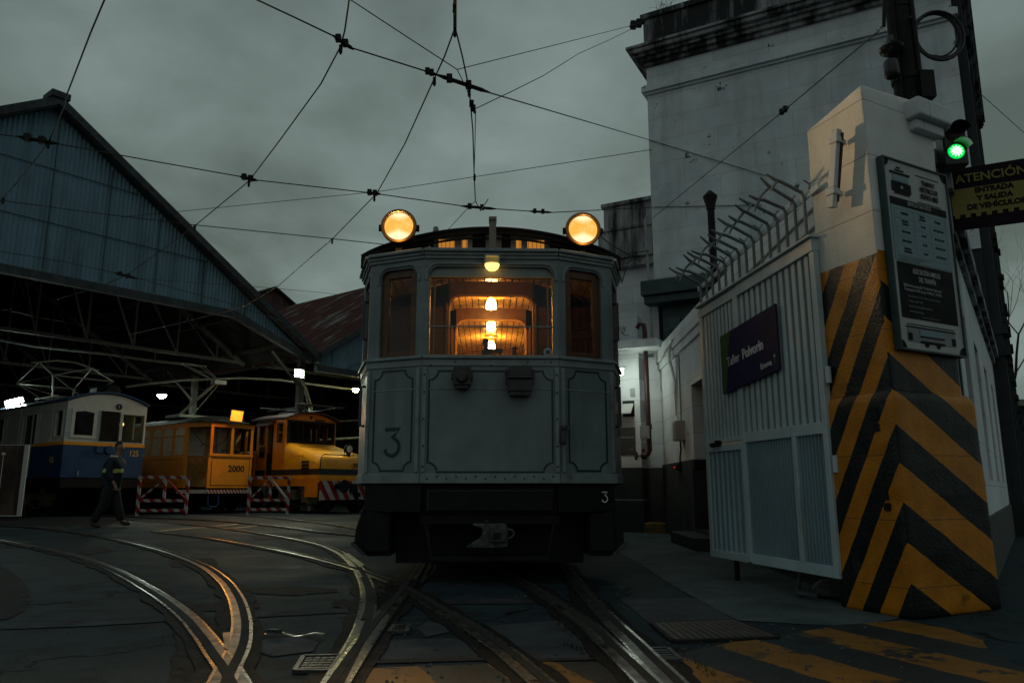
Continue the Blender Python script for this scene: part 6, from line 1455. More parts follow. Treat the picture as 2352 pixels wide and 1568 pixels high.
# flue behind the wall
c0 = atY(1641, 640, 12.3); b = MB(); zt_ = atY(1640, 475, 12.3).z
t = empty('flue_pipe', (c0.x, 12.3, 0), 0, 'tall black flue pipe with a pointed cap rising behind the yard wall', 'chimney'); b.lathe([(.062,2.5),(.062,zt_)], (0,0,0), (0,0,1), 14); b.build('pipe', M['under'], t, smooth=True)
b = MB(); b.lathe([(.064,zt_-.06),(.075,zt_-.05),(.075,zt_),(.12,zt_+.16),(.125,zt_+.19),(.03,zt_+.29),(.0,zt_+.30)], (0,0,0), (0,0,1), 14); b.build('cap', M['under'], t, smooth=True)
b = MB(); b.box(-.2,.2,-.2,.2,0,2.6); b.build('base', M['plaster'], t)
# ------------------------------------------------------------------ annex facing the camera at the end of the yard
BZ = math.atan2(-.495, .869); bx_ = Vector((math.cos(BZ), math.sin(BZ), 0)); bin_ = Vector((-bx_.y, bx_.x, 0))
AC = Vector((2.92, 14.7, 0)); t = empty('annex', AC, BZ, 'lamplit white annex with dark plinth and flat canopy at the end of the yard', 'building'); T = t
def asz(px, py): q = onpl(px, py, AC, bin_) - AC; return q.dot(bx_), q.z
b = MB(); b.box(-4.5,0,0,.3,1.22,4.3); b.box(-.012,.75,.30,.6,1.22,3.4); b.build('front_wall', M['plaster'], T)
b = MB(); b.box(-4.5,.012,-.03,.3,0,.60); b.box(-4.5,.010,-.026,.3,.615,1.216); b.box(-.012,.75,.27,.6,0,1.21); b.build('plinth', M['plinth'], T)
b = MB(); b.box(-4.5,.011,-.032,.2,.6,.614); b.build('plinth_line', M['white_paint'], T)
b = MB(); b.box(-1.15,.55,-.55,.2,3.46,3.62); b.build('canopy', M['plaster'], T, bevel=.01)
sA2, zA2 = asz(1444, 1010); b = MB(); o = empty('wall_board', AC, BZ, 'small grey board with pale lettering on the annex wall', 'sign'); b.box(sA2-.17,sA2+.14,-.02,0,zA2-.28,zA2+.24); M['board_grey'] = mat('faded_board', (.05,.05,.055), .5, bmp=0); b.build('panel', M['board_grey'], o); t1 = text('lettering', 'Taller Polvorín', .045, M['board_white'], o, (sA2-.02,-.022,zA2+.05)); text('lettering', 'Emova', .03, M['board_white'], o, (sA2+.05,-.022,zA2-.18))
sW, zW = asz(1444, 940); b = MB(); b.box(sW-.12,sW+.12,-.012,0,zW-.14,zW+.17); o = b.build('vent_window', M['dark_void'], T); b = MB(); b.quad((sW-.11,-.015,zW+.10),(sW+.11,-.015,zW+.10),(sW+.11,-.20,zW-.10),(sW-.11,-.20,zW-.10)); b.quad((sW-.11,-.015,zW+.115),(sW+.11,-.015,zW+.115),(sW+.11,-.20,zW-.085),(sW-.11,-.20,zW-.085)); b.build('flap', M['white_paint'], o)
sV, zV = asz(1453, 902); b = MB()
for i in range(5): b.box(sV-.05,sV+.05,-.02,0,zV-.07+i*.035,zV-.05+i*.035)
b.build('louvre', M['pvc'], T)
p_ = atY(1425, 853, 14.35); o = empty('wall_lamp', p_, BZ, 'lit lamp under the canopy of the annex behind the tram edge', 'lamp'); b = MB(); b.box(-.1,.1,-.05,.02,.06,.09); b.build('fitting', M['pvc'], o); b = MB(); b.lathe([(.0001,-.08),(.05,-.06),(.06,0),(.055,.058)], (0,0,0), (0,0,1), 14); b.build('bulb', M['annex_bulb'], o, smooth=True); lamp('annex_light', 'POINT', p_ + Vector((0,-.12,-.16)), ANNEX_W, (.88, 1.0, .82), .06)
c0 = atY(1433, 762, 14.5); o = empty('security_camera', c0, BZ, 'small white security camera on the annex wall above the canopy', 'camera'); b = MB(); b.box(-.13,.08,-.22,-.12,-.03,.05); b.box(-.15,.1,-.23,-.11,.05,.065); b.build('housing', M['pvc'], o, bevel=.008); b = MB(); b.tube([(0,-.17,-.03),(.04,-.1,-.08),(.10,0.02,-.08)], .014, 6); b.build('arm', M['pvc'], o)
# red standpipe with hand wheel
def f():
    o = empty('standpipe', AC + bx_*.10 - bin_*.02, BZ, 'dull red standpipe with a valve wheel at the annex corner', 'pipe'); b = MB()
    za, zb = atY(1484, 745, 14.5).z, atY(1484, 1040, 14.5).z
    b.tube([(-.08,-.08,za-.06),(-.03,-.09,za+.02),(.06,-.09,za),(.08,-.09,za-.12),(.10,-.09,zb+.05),(.07,-.10,zb-.02),(-.02,-.12,zb-.05)], .045, 10); b.lathe([(.06,-.05),(.06,.05)], (.10,-.09,zb+.5), (0,0,1), 10); b.build('pipe', M['pipe_red'], o, smooth=True)
    b = MB(); b.lathe([(.06,-.05),(.075,0),(.06,.05)], (.0,-.13,zb-.05), (1,0,0), 12); b.lathe([(.03,0),(.03,.10)], (-.02,-.13,zb-.02), (0,0,1), 10); b.build('valve', M['pipe_red'], o, smooth=True)
    b = MB(); ring = [(-.16, -.13 + .075*math.cos(R(a_)), zb-.05 + .075*math.sin(R(a_))) for a_ in range(0, 361, 24)]; b.tube(ring, .012, 6, False); b.bar((-.16,-.2,zb-.05),(-.16,-.06,zb-.05),.012,.012); b.bar((-.16,-.13,zb-.12),(-.16,-.13,zb+.02),.012,.012); b.tube([(-.16,-.13,zb-.05),(-.06,-.13,zb-.05)], .015, 6); b.build('hand_wheel', M['pipe_red'], o)
f()
c0 = atY(1481, 992, 14.35); b = MB(); b.box(-.08,.08,-.06,.06,-.12,.12); o = b.build('meter_box', M['pvc'], None, bevel=.008, loc=c0); o.rotation_euler = (0,0,BZ); tag(o, 'little grey meter box beside the red standpipe', 'box')
# ------------------------------------------------------------------ soot-stained parapet house and the tall white building
BC = Vector((3.69, 16.5, 0))
t = empty('parapet_house', BC, BZ, 'lower white house with a soot-stained stepped parapet behind the grey tram', 'building'); T = t
b = MB(); b.box(-6,-.02,.3,6,0,6.05); b.build('wall', M['plaster'], T)
b = MB(); b.box(-1.42,-.02,.02,5,6.10,6.22); b.box(-1.36,-.02,.06,5,6.22,6.80); b.box(-1.40,-.02,.03,5,6.80,6.88); b.box(-1.22,-.02,.10,5,6.88,7.42); b.box(-1.27,-.02,.05,5,7.42,7.52); b.box(-1.38,-.02,.1,5,5.9,6.10); b.build('parapet', M['stain_cornice'], T, bevel=.015)
t = empty('tall_building', BC, BZ, 'tall white rendered building with a heavy soot-stained cornice on the right', 'building'); T = t; LB = 6.33
def loc_(v): return Vector((v.dot(bx_), v.dot(bin_), 0))
sl = loc_(S).normalized(); sn = loc_(SN).normalized()
b = MB(); e1_ = Vector((LB,0,0)); e2_ = e1_ + sl*22
b.prism([(0,0,5.25),(LB,0,5.25),tuple(e1_+sl*8+Vector((0,0,5.25))),(0,9,5.25)], (0,0,6.0)); b.build('front_wall', M['plaster_tall'], T)
b = MB(); b.prism([(.12,.14,3.0),(LB-.1,.14,3.0),(LB-.1,4,3.0),(.12,4,3.0)], (0,0,2.24)); b.build('lower_wall', M['teal'], T)
def ring_course(b, out_, z0, z1):
    p = [Vector((-out_,-out_,z0)), Vector((LB,-out_,z0)) + sl*-.0 + sn*out_*.8, Vector((LB,0,z0)) + sl*8 + sn*out_*.8, Vector((-out_, 9, z0))]; b.prism(p, (0,0,z1-z0))
b = MB(); ring_course(b,.05,10.00,10.06); ring_course(b,.11,10.06,10.20); ring_course(b,.06,10.20,10.25); b.build('string_course', M['plaster_tall'], T)
b = MB()
for o_, za, zb in ((.03,11.26,11.98),(.09,11.98,12.12),(.08,10.72,10.82),(.16,10.82,10.92),(.23,10.92,11.00),(.33,11.00,11.10),(.38,11.10,11.17),(.17,11.17,11.26)): ring_course(b, o_, za, zb)
b.build('cornice', M['stain_cornice'], T, bevel=.012)
# street front with pilasters, its shade painted in as near-black render
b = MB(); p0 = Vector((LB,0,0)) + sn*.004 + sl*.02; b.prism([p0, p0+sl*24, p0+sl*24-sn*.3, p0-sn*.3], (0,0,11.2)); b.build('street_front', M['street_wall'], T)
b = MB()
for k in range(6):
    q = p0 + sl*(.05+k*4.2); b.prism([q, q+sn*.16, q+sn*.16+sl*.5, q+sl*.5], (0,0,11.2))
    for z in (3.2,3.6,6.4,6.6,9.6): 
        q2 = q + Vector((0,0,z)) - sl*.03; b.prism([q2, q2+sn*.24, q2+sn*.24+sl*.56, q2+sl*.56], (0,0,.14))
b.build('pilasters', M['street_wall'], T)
b = MB(); b.prism([(-.22,-.35,5.04),(3.6,-.35,5.04),(3.6,.12,5.04),(-.22,.12,5.04)], (0,0,.34)); b.prism([(-.18,-.25,4.86),(3.6,-.25,4.86),(3.6,.12,4.86),(-.18,.12,4.86)], (0,0,.18)); b.build('shutter_box', M['teal'], T, bevel=.02)
b = MB(); b.tube([(-.06,-.06,3.2),(-.10,-.06,5.2),(-.14,-.06,6.9),(-.08,-.03,7.0)], .03, 6); b.build('service_pipe', M['pvc'], T)
b = MB(); b.box(.45,.62,-.30,-.10,4.2,4.42); b.box(.40,.66,-.42,-.3,4.18,4.45); b.build('lantern', M['teal'], T)
b = MB()
for k in range(26):
    x = .3+.42*random.random() if k < 16 else 1.0+4*random.random(); q = Vector((x,.1,12.1)); b.tube([q, q+Vector((random.uniform(-.1,.1),0,.2)), q+Vector((random.uniform(-.25,.25),0,random.uniform(.25,.5)))], [.005,.004,.002], 4)
M['weed'] = mat('dry_weed', (.04,.045,.02), .9, bmp=0); o = b.build('parapet_weeds', M['weed'], None, loc=BC); o.rotation_euler = (0,0,BZ); tag(o, 'dry weeds growing on the top of the tall building parapet', 'weeds')
# ------------------------------------------------------------------ low street wall right of the pillar
t = empty('street_front', Vector((3.56, 5.62, 0)), math.atan2(S.y, S.x), 'low white street front with cornice and tall dark windows right of the pillar', 'building'); T = t
b = MB(); holes = [(1.1+2.1*k, 1.9+2.1*k, .9, 2.45) for k in range(7)]; cutwall(b, 0, 17, .55, 3.05, holes, 0, .3); b.build('wall', M['plaster'], T)
b = MB(); cutwall(b, 0, 17, 0, .546, [], -.03, .3); b.build('plinth', M['plinth'], T)
b = MB(); b.box(0,17,-.05,.4,3.05,3.15); b.box(0,17,-.11,.4,3.15,3.30); b.box(0,17,-.06,.4,3.30,3.5); b.build('cornice', M['stain_cornice'], T)
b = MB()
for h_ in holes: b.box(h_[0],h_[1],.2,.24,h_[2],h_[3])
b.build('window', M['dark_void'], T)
b = MB(); b.box(-.1,.02,-.03,.25,.02,2.9); b.build('downpipe', M['teal'], T)
# ------------------------------------------------------------------ information board on the pillar
t = empty('information_board', PN, PRZ, 'framed tram timetable board with tram drawings on the pillar front', 'sign'); T = t
M['sign_white'] = mat('aged_white_sign', (.36,.365,.37), .45, var=.1, stain=(.2,.15,.11), stain_lo=.68, stain_hi=.74, stain_scale=7, bmp=0); M['sign_black'] = mat('sign_black', (.008,.009,.010), .6, bmp=0, spec=.1); M['sign_blue'] = mat('sign_blue', (.16,.24,.28), .5, var=.08, bmp=0); M['sign_grey'] = mat('sign_grey', (.17,.18,.19), .5, bmp=0)
x0, x1, z0, z1 = .115, .835, 1.735, 3.10; w_ = x1-x0; hgt = z1-z0; Y_ = -.012
def R_(u0, u1, v0, v1, m, name, d=.002, lift=0):
    b = MB(); b.box(x0+u0*w_, x0+u1*w_, Y_-.006-lift-d, Y_-.006-lift, z1-v1*hgt, z1-v0*hgt); return b.build(name, m, T)
b = MB(); b.box(x0,x1,Y_-.004,Y_+.038,z0,z1); b.build('panel', M['sign_white'], T)
fw_ = .011
b = MB(); b.box(x0-fw_,x0,Y_-.016,Y_+.038,z0-fw_,z1+fw_); b.box(x1,x1+fw_,Y_-.016,Y_+.038,z0-fw_,z1+fw_); b.box(x0,x1,Y_-.016,Y_+.038,z0-fw_,z0); b.box(x0,x1,Y_-.016,Y_+.038,z1,z1+fw_); b.build('frame', M['teal'], T)
b = MB()
for u, v, sx_, sz_ in ((0,0,1,-1),(1,0,-1,-1),(0,1,1,1),(1,1,-1,1)):
    cx, cz = x0+u*w_, z1-v*hgt; b.prism([(cx,Y_-.008,cz)] + [(cx+sx_*.06*math.cos(R(a_)), Y_-.008, cz+sz_*.06*math.sin(R(a_))) for a_ in range(0, 91, 15)], (0,.003,0))
b.build('corner_ornaments', M['sign_black'], T)
TX = lambda body, u, v, size, m, bold=0, sx=1.0, lift=.003, al='CENTER': text('lettering', body, size, m, T, (x0+u*w_, Y_-.007-lift, z1-v*hgt), bold=bold, sx=sx, ext=.0008, align=al)
for i, s_ in enumerate(('TRAMWAY', 'HISTÓRICO DE', 'BUENOS AIRES')): TX(s_, .69, .083+.038*i, .052, M['sign_black'], .0012, .60)
R_(.50,.88,.045,.048,M['sign_black'],'rule'); R_(.50,.88,.195,.198,M['sign_black'],'rule')
# front-view tram drawing
R_(.20,.26,.030,.038,M['sign_black'],'drawing'); R_(.17,.31,.045,.053,M['sign_black'],'drawing'); R_(.09,.40,.060,.073,M['sign_black'],'drawing'); R_(.13,.37,.078,.112,M['sign_blue'],'drawing'); R_(.10,.40,.116,.17,M['sign_black'],'drawing'); R_(.14,.37,.17,.182,M['sign_black'],'drawing'); R_(.235,.265,.135,.150,M['sign_white'],'drawing',.002,.003)
R_(.05,.95,.205,.245,M['sign_black'],'heading_bar'); TX('SERVICIO GRATUITO!', .50, .225, .045, M['sign_white'], 0, .62, .004)
R_(.05,.95,.250,.545,M['sign_blue'],'timetable')
for i in range(6): R_(.10,.91,.262+.049*i,.264+.049*i,M['sign_white'],'table_rule',.001,.003)
for u in (.10,.40,.655,.908): R_(u,u+.004,.262,.509,M['sign_white'],'table_rule',.001,.0035)
for i, row in enumerate((('HORARIOS','Sábados y Feriados','Domingos'),('Diciembre a Febrero','17 a 20','10 a 13 y 17 a 20'),('Marzo a Mayo','16 a 19','10 a 13 y 16 a 19'),('Junio a Agosto','15 a 18','10 a 13 y 15 a 18'),('Septiembre a Noviembre','16 a 19','10 a 13 y 16 a 19'))):
    for j, s_ in enumerate(row):
        TX(s_ if len(s_) < 18 or j == 2 else s_.replace(' a ', '\na ').replace(' y ', '\ny '), (.25,.53,.78)[j], .287+.049*i, .022, M['sign_black'], .0006, .75, .003)
for i in range(3): R_(.09,.09+.5-.08*i,.517+.009*i,.520+.009*i,M['sign_grey'],'fine_print',.001,.003)
R_(.06,.94,.552,.842,M['sign_black'],'notice'); 
TX('ASOCIACIÓN AMIGOS', .5, .592, .052, M['sign_white'], .0006, .60, .004); TX('DEL TRANVÍA', .5, .632, .052, M['sign_white'], .0006, .60, .004)
TX('Biblioteca popular Federico Lacroze', .12, .672, .030, M['sign_white'], 0, .98, .004, 'LEFT'); TX('Thompson 502 (esq. Valle) C.A.B.A.', .12, .694, .030, M['sign_white'], 0, .98, .004, 'LEFT')
for i, s_ in enumerate(('Días hábiles de 10 a 18 hs. Enero Cerrado', 'Tel/fax: 4431 1073', 'Email: amitranvi@hotmail.com', 'www.tranvia.org.ar')): TX(s_, .17, .728+.026*i, .022, M['sign_grey'], 0, .95, .004, 'LEFT')
R_(.36,.64,.828,.830,M['sign_grey'],'rule',.001,.003)
# side-view tram drawing
R_(.12,.86,.870,.874,M['sign_black'],'drawing'); R_(.10,.88,.882,.889,M['sign_black'],'drawing'); R_(.12,.86,.893,.96,M['sign_grey'],'drawing'); R_(.30,.68,.895,.925,M['sign_blue'],'drawing',.002,.003); R_(.30,.68,.928,.934,M['sign_black'],'drawing',.002,.003); R_(.12,.18,.918,.955,M['sign_black'],'drawing',.002,.003); R_(.80,.86,.918,.955,M['sign_black'],'drawing',.002,.003); R_(.30,.68,.952,.963,M['sign_black'],'drawing',.002,.003)
for u in (.40,.58): b = MB(); b.lathe([(.022,0),(.022,.002)], (x0+u*w_,Y_-.009,z1-.966*hgt), (0,1,0), 14); b.build('drawing', M['sign_black'], T)
# ------------------------------------------------------------------ traffic light, warning board, utility pole
c0 = atY(2190, 338, 5.42); t = empty('traffic_light', c0, R(-12), 'small traffic light showing green beside the pillar top', 'traffic light'); T = t
b = MB(); b.box(-.085,.085,-.04,.12,-.165,.165); b.build('housing', M['black_gloss'], T, bevel=.012)
for z, m in ((.085, M['black']), (-.055, None)):
    b = MB()
    for k in range(9):
        a0_, a1_ = R(10+160*k/9), R(10+160*(k+1)/9); r_ = .072; b.add([(r_*math.cos(a0_),-.04,z+r_*math.sin(a0_)),(r_*math.cos(a1_),-.04,z+r_*math.sin(a1_)),(r_*math.cos(a1_),-.17,z+r_*math.sin(a1_)-.012),(r_*math.cos(a0_),-.17,z+r_*math.sin(a0_)-.012)], [(0,1,2,3)]); r2 = .076; b.add([(r2*math.cos(a0_),-.04,z+r2*math.sin(a0_)),(r2*math.cos(a1_),-.04,z+r2*math.sin(a1_)),(r2*math.cos(a1_),-.17,z+r2*math.sin(a1_)-.012),(r2*math.cos(a0_),-.17,z+r2*math.sin(a0_)-.012)], [(0,1,2,3)])
    b.build('visor', M['black_gloss'], T)
def green():
    m, nt, bs = _new('lit_green_lens'); v = objco(nt); sp = N(nt, 'ShaderNodeSeparateXYZ'); nt.links.new(v, sp.inputs[0])
    ln = N(nt, 'ShaderNodeVectorMath', operation='LENGTH'); nt.links.new(v, ln.inputs[0]); an = math_n(nt, 'ARCTAN2', sp.outputs['Z'], sp.outputs['X'])
    ray_ = math_n(nt, 'MULTIPLY', math_n(nt, 'SINE', math_n(nt, 'MULTIPLY', an, 11)), .006); core = ramp(nt, math_n(nt, 'ADD', ln.outputs['Value'], ray_), .034, .046, (.62,1.0,.72), (.0,.55,.07))
    nt.links.new(core, bs.inputs['Emission Color']); bs.inputs['Emission Strength'].default_value = 1.5; bs.inputs['Base Color'].default_value = (0,.05,.01,1); return m
b = MB(); b.lathe([(.001,-.018),(.03,-.014),(.058,-.004),(.062,.004)], (0,0,0), (0,1,0), 24); o = b.build('green_lens', green(), T, smooth=True); o.location = (0,-.042,-.055)
b = MB(); b.lathe([(.001,-.018),(.03,-.014),(.058,-.004),(.062,.004)], (0,0,0), (0,1,0), 24); o = b.build('red_lens', M['pipe_red'], T, smooth=True); o.location = (0,-.042,.085)
for z in (-.12,.12): b = MB(); b.bar((-.085,.06,z),(-.32,.10,z),.03,.03); b.build('bracket', M['black'], T)
c0 = atY(2176, 392, 5.72); c1 = atY(2178, 530, 5.72); AZB = math.atan2(-.47, .88); t = empty('warning_board', (c0.x, 5.72, c1.z), AZB, 'purple and yellow warning board for vehicles entering and leaving, sticking out over the pavement', 'sign'); T = t; w_, hh = .66, c0.z-c1.z
M['purple'] = mat('dark_purple_board', (.014,.006,.013), .6, var=.15, bmp=0, spec=.1); M['byellow'] = mat('mustard_board', (.20,.165,.012), .45, var=.1, bmp=0)
b = MB(); b.box(0,w_,0,.02,0,hh); b.build('panel', M['purple'], T); b = MB(); b.box(0.004,w_-.004,-.003,0,hh*.24,hh*.66)
for i in range(9): b.box(.015+i*.073,.050+i*.073,-.003,0,hh*.185,hh*.24)
b.build('yellow_field', M['byellow'], T)
text('lettering', 'ATENCIÓN', .098, M['byellow'], T, (.293,-.004,hh*.815), bold=.0022, sx=.98)
for i, s_ in enumerate(('ENTRADA', 'Y SALIDA', 'DE VEHÍCULOS')): text('lettering', s_, .058, M['purple'], T, (.302,-.005,hh*(.60-.13*i)), bold=.0025, sx=1.0)
b = MB(); b.box(-.05,-.004,-.01,.03,-.02,hh+.01); b.build('edge_post', M['galv'], T)
for u in (.2,.8): b = MB(); b.bar((-.03,.03,hh*u),(-.35,.2,hh*u),.03,.03); b.build('bracket', M['galv'], T)
c0 = atY(2084, 195, 6.25); t = empty('utility_pole', (c0.x, 6.25, 0), 0, 'dark wooden utility pole with fittings standing behind the gate pillar', 'pole'); T = t
b = MB(); b.tube([(0,0,0),(0.0,0,4),(-.01,0,6.5),(-.02,0,10)], [.125,.115,.105,.09], 14); b.build('pole', M['under'], T, smooth=True)
b = MB(); zz_ = c0.z
b.box(.03,.16,-.16,-.04,zz_-.2,zz_+.06); b.lathe([(.13,0),(.13,.05)], (0,0,zz_+.02), (0,0,1), 14); b.lathe([(.12,0),(.12,.05)], (0,0,zz_+.75), (0,0,1), 14); b.tube([(-.11,-.08,zz_-.6),(-.11,-.08,zz_+1.2)], .016, 6); b.tube([(.06,-.11,zz_-.6),(.05,-.11,zz_+2)], .022, 6); b.tube([(-.22,-.1,zz_+.52),(-.16,-.1,zz_+1.05)], .016, 6); b.build('pole_fittings', M['black'], T)
b = MB(); b.lathe([(.05,0),(.065,.02),(.065,.15),(.05,.17)], (-.20,-.12,zz_-.0), (0,0,1), 14); b.lathe([(.03,0),(.10,.05),(.11,.08),(.04,.16),(.03,.2)], (-.17,-.1,zz_+.22), (0,0,1), 14); b.tube([(-.2,-.12,zz_+.05),(-.05,-.05,zz_+.05)], .015, 6); b.build('siren', M['black_gloss'], T, smooth=True)
t = empty('cable_coil', Vector((atY(2150, 82, 6.2).x, 6.2, atY(2150, 82, 6.2).z)), 0, 'coiled black cable hanging on the utility pole', 'cable'); T = t
for k in range(4):
    b = MB(); r1, r2 = .20+.012*k, .22+.01*k; b.tube([(r1*math.cos(R(a_))+.012*math.sin(k*2+R(a_)), -.015*k, r2*math.sin(R(a_)) - .01*k) for a_ in range(0, 361, 15)], .011, 6, False); b.build('loop', M['wire'], T)
b = MB(); b.tube([(-.2,0,.02),(-.26,-.05,.1),(-.28,-.1,.12)], .011, 6); b.tube([(.05,0,-.22),(-.1,0,-.2),(-.25,-.05,-.16)], .011, 6); b.build('tail', M['wire'], T)
# ------------------------------------------------------------------ far end of the street
def bare_tree(base, H_, seed, label):
    rnd = random.Random(seed); trunk = MB(); twigs = MB()
    def grow(b, p, d, L, r_, lev):
        n = 4; pts = [p]; rr = [r_]
        for i in range(n):
            d = (d + Vector((rnd.uniform(-.22,.22), rnd.uniform(-.22,.22), rnd.uniform(-.05,.16)))).normalized(); p = p + d*L/n; pts.append(p); rr.append(r_*(1-.45*(i+1)/n))
        (trunk if lev < 2 else twigs).tube(pts, rr, 5 if lev > 1 else 8)
        if lev >= 5: return
        for k in range(3 if lev < 3 else 3):
            a = rnd.uniform(0, 6.28); sp_ = rnd.uniform(.4,.95); q = pts[rnd.choice([2,3,4])] if k else pts[-1]
            perp = Vector((math.cos(a), math.sin(a), .2)); grow(None, q, (d + perp*sp_).normalized(), L*rnd.uniform(.58,.8), rr[-1]*rnd.uniform(.6,.85), lev+1)
    grow(None, Vector((0,0,0)), Vector((0,0,1)), H_*.34, H_*.018, 0)
    t = empty('bare_tree', base, 0, label, 'tree'); M.setdefault('bark', mat('dark_bark', (.03,.027,.025), .9, bmp=.3)); trunk.build('trunk', M['bark'], t, smooth=True); twigs.build('twigs', M['bark'], t); return t
bare_tree((24.9, 33.5, 0), 13.5, 3, 'bare leafless tree at the right edge beyond the warning board'); bare_tree((34, 44, 0), 13, 11, 'second bare tree farther down the street at the right edge')
t = empty('street_house', (34, 47, 0), R(-20), 'distant grey house with a flat roof at the end of the street', 'building'); T = t
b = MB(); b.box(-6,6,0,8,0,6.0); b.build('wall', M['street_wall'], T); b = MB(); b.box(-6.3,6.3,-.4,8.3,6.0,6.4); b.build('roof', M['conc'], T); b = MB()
for i in range(4): b.box(-5+2.8*i,-3.6+2.8*i,-.03,0,3.2,5.0)
b.build('window', M['glass_dark'], T)
c0 = atY(2336, 1071, 30); t = empty('signal', (c0.x, 30, 0), 0, 'distant green traffic signal at the right edge down the street', 'traffic light'); b = MB(); b.tube([(0,0,0),(0,0,c0.z-.3)], .06, 8); b.build('post', M['black'], t); b = MB(); b.box(-.18,.18,-.1,.1,c0.z-.3,c0.z+.6); b.build('housing', M['black'], t); b = MB(); b.lathe([(.10,-.02),(.10,0)], (0,-.1,c0.z), (0,1,0), 14); b.build('green_lens', emit('far_green', (.1,1,.35), 2.5), t)
# ================================================================== overhead wires
ZWIRE = 5.6
def zp(px, py, z=ZWIRE): return atZ(px, py, z)
def wire(label, pts, r_=.0075, ins=(), clamps=(), cat='overhead wire', group='overhead wires'):
    b = MB(); P3 = []
    for i in range(len(pts)-1):
        a, c = Vector(pts[i]), Vector(pts[i+1]); n = max(1, int((c-a).length/1.2))
        for k in range(n): P3.append(a.lerp(c, k/n))
    P3.append(Vector(pts[-1])); b.tube(P3, r_, 6); o = b.build('overhead_wire', M['wire'], None, smooth=True); tag(o, label, cat, group)
    for a, c, rr in ins:
        a, c = Vector(a), Vector(c); k = MB(); m = a.lerp(c, .5); k.tube([a, a.lerp(c,.12), a.lerp(c,.15), a.lerp(c,.85), a.lerp(c,.88), c], [r_*1.2, rr*.8, rr, rr, rr*.8, r_*1.2], 8)
        d = (c-a).normalized()
        for u in (.25, .6): k.cbox(a.lerp(c, u) + Vector((0,0,.01)), rr*2.6, rr*2.6, rr*3.4)
        k.build('insulator', M['black'], o)
    for c in clamps:
        k = MB(); k.cbox(Vector(c) - Vector((0,0,.015)), .035, .035, .045); k.lathe([(.016,0),(.022,-.03),(.012,-.06)], Vector(c) - Vector((0,0,.04)), (0,0,1), 8); k.build('clamp', M['black'], o)
    return o
def Z(*a): return [zp(x, y) for x, y in a]
wire('trolley wire coming down from the top left corner across the big gable', Z((262,-60),(240,0),(208,76),(155,214),(145,250),(112,327),(60,395),(0,464),(-60,520)), .009, clamps=[zp(112,327), zp(8,456)])
wire('trolley wire curving from the top centre-left down into the shed mouth', Z((806,-40),(802,0),(792,70),(783,106),(737,193),(640,326),(572,416),(448,518),(375,572),(292,631),(245,652),(190,670),(120,690)), .009, clamps=[zp(783,106), zp(572,416), zp(448,518), zp(292,631)])
wire('trolley wire splitting off above the tram and running down to the left', Z((1043,-60),(1043,70),(1021,130),(998,180),(930,330),(868,440),(860,450),(763,549),(700,603),(640,656),(560,704),(440,735),(300,768)), .009, clamps=[zp(998,180), zp(860,450), zp(763,549)])
wire('trolley wire directly above the grey tram and ending on its roof', Z((1047,-60),(1047,70),(1062,130),(1078,206),(1086,300),(1089,400),(1092,462),(1104,484)) + [Vector((-.06,11.2,5.25))], .009, clamps=[zp(1044,12), zp(1045,66), zp(1078,206), zp(1090,402)])
wire('thin second wire of the pair dropping to the tram roof', Z((1091,250),(1092,268),(1091,330),(1089,400),(1092,462),(1071,482),(1030,526)), .006)
BN = bin_
bw = lambda px, py: onpl(px, py, BC, bin_) - bin_*.03
wire('span wire from the top left over the tram to the tall building wall', Z((540,-28),(590,0),(680,42),(770,85),(800,108),(985,166),(1120,212)) + [bw(1490,322), bw(1760,405)], .0085, ins=[(zp(765,82), zp(812,114), .022), (zp(975,163), zp(1002,172), .02), (zp(1000,171), zp(1125,213), .026)])
wire('long span wire across the shed gable and over the tram headlights', Z((-60,302),(40,314),(130,330),(350,370),(560,407),(590,414),(850,443),(1090,477),(1140,480)) + [zp(1215,485), zp(1270,488), bw(1503,477), bw(1750,472)], .0085, ins=[(zp(38,313), zp(135,331), .03), (zp(550,405), zp(592,415), .026), (zp(840,442), zp(875,446), .026), (zp(1058,473), zp(1140,480), .026), (zp(1215,485), zp(1268,488), .022)])
wire('lower span wire from the left edge to behind the left headlight', Z((-40,456),(0,460),(200,487),(450,517),(760,548),(860,559),(960,570)), .0085)
wire('guy wire from the top centre to a ring above the tram', Z((770,-24),(805,0),(930,82),(1050,160)), .006)
wire('upper guy wire from the ring to the building parapet', [zp(1050,160), atY(1270,105,10.5), atY(1475,53,16.2)], .006, ins=[(atY(1445,62,16), atY(1482,50,16.4), .05)])
wire('short guy wire from the ring to the insulator beside the trolley wire', [zp(1050,160), zp(1072,205), zp(1088,250)], .006, ins=[(zp(1080,232), zp(1092,262), .022)])
wire('slack lower guy wire rising to the building parapet', [zp(1092,250), atY(1180,208,9.2), atY(1250,173,10.5), atY(1330,123,12.5), atY(1400,92,14.5), atY(1472,57,16.2)], .006)
wire('thin high wire sloping from the left edge up to the building corner', [atY(-60,530,24), atY(400,487,22), atY(870,440,19.5), bw(1497,345)], .008)
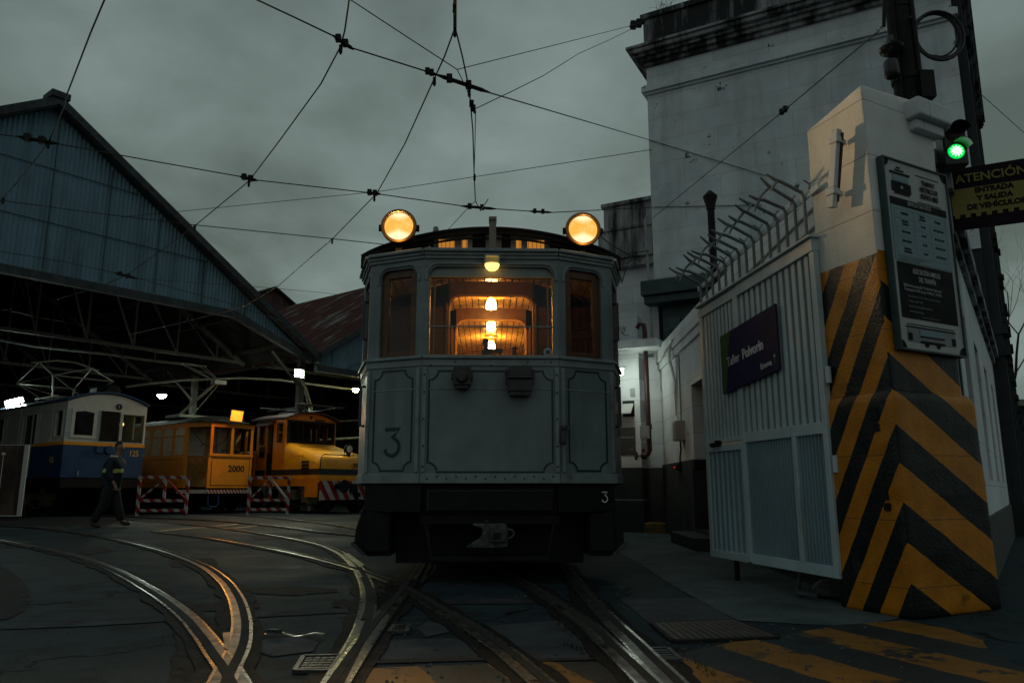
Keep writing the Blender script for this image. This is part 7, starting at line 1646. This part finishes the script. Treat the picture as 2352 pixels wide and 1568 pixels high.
wire('wire with a clip sloping from the building corner up to the utility pole', [atY(1500,500,16.2), atY(1640,385,12.3), atY(1800,255,8.9), atY(2020,70,6.3)], .007, ins=[(atY(1790,263,9.0), atY(1812,245,8.75), .02)])
wire('low wire sagging across the shed mouth at the left', [atY(-60,568,19.6), atY(140,600,20.3), atY(290,632,21), atY(540,700,23.5), atY(690,752,27)], .010, ins=[(atY(262,626,20.9), atY(316,640,21.2), .035)])
wire('second low wire reaching the second shed', [atY(316,640,21.2), atY(560,656,25), atY(740,672,30), atY(840,684,34)], .008)
wire('wire above the street at the right edge', [atY(2240,205,20), atY(2352,305,26), atY(2440,380,33)], .012)
wire('thin cable inside the shed mouth under the lintel', [atY(-40,865,22), atY(180,772,24), atY(420,722,25), atY(560,690,26)], .008)
wire('cable slung between the trams under the eave', [atY(-40,700,23), atY(120,735,25), atY(300,760,27), atY(520,800,28), atY(705,826,27.8)], .010)
wire('service cable drooping beside the annex wall', [atY(1345,512,13.5), atY(1400,560,14), atY(1470,600,15), atY(1490,575,16)], .010, cat='cable', group='service cables by the annex')
wire('service cable looping down the annex wall behind the tram', [atY(1490,575,16), atY(1452,582,15.5), atY(1440,610,15.2), atY(1428,650,15)], .012, cat='cable', group='service cables by the annex')
wire('thin service cable running level across the annex wall', [atY(1415,612,15), atY(1470,592,15.6), atY(1492,585,16)], .008, cat='cable', group='service cables by the annex')
wire('hanging rope along the second shed front', [atY(725,838,28.6), atY(770,842,29), atY(790,850,29.2), atY(812,838,29.5), atY(830,834,29.6)], .012, cat='rope', group=None)
# ================================================================== render settings
scene.render.engine = 'CYCLES'; scene.cycles.use_denoising = True
try: scene.cycles.denoiser = 'OPENIMAGEDENOISE'
except Exception: pass
scene.cycles.max_bounces = 6; scene.cycles.diffuse_bounces = 3; scene.cycles.glossy_bounces = 3; scene.cycles.transparent_max_bounces = 12
scene.cycles.sample_clamp_indirect = 4.0; scene.cycles.caustics_reflective = False; scene.cycles.caustics_refractive = False
scene.view_settings.view_transform = 'Standard'; scene.view_settings.look = 'None'; scene.view_settings.gamma = 1; scene.view_settings.exposure = EXPO
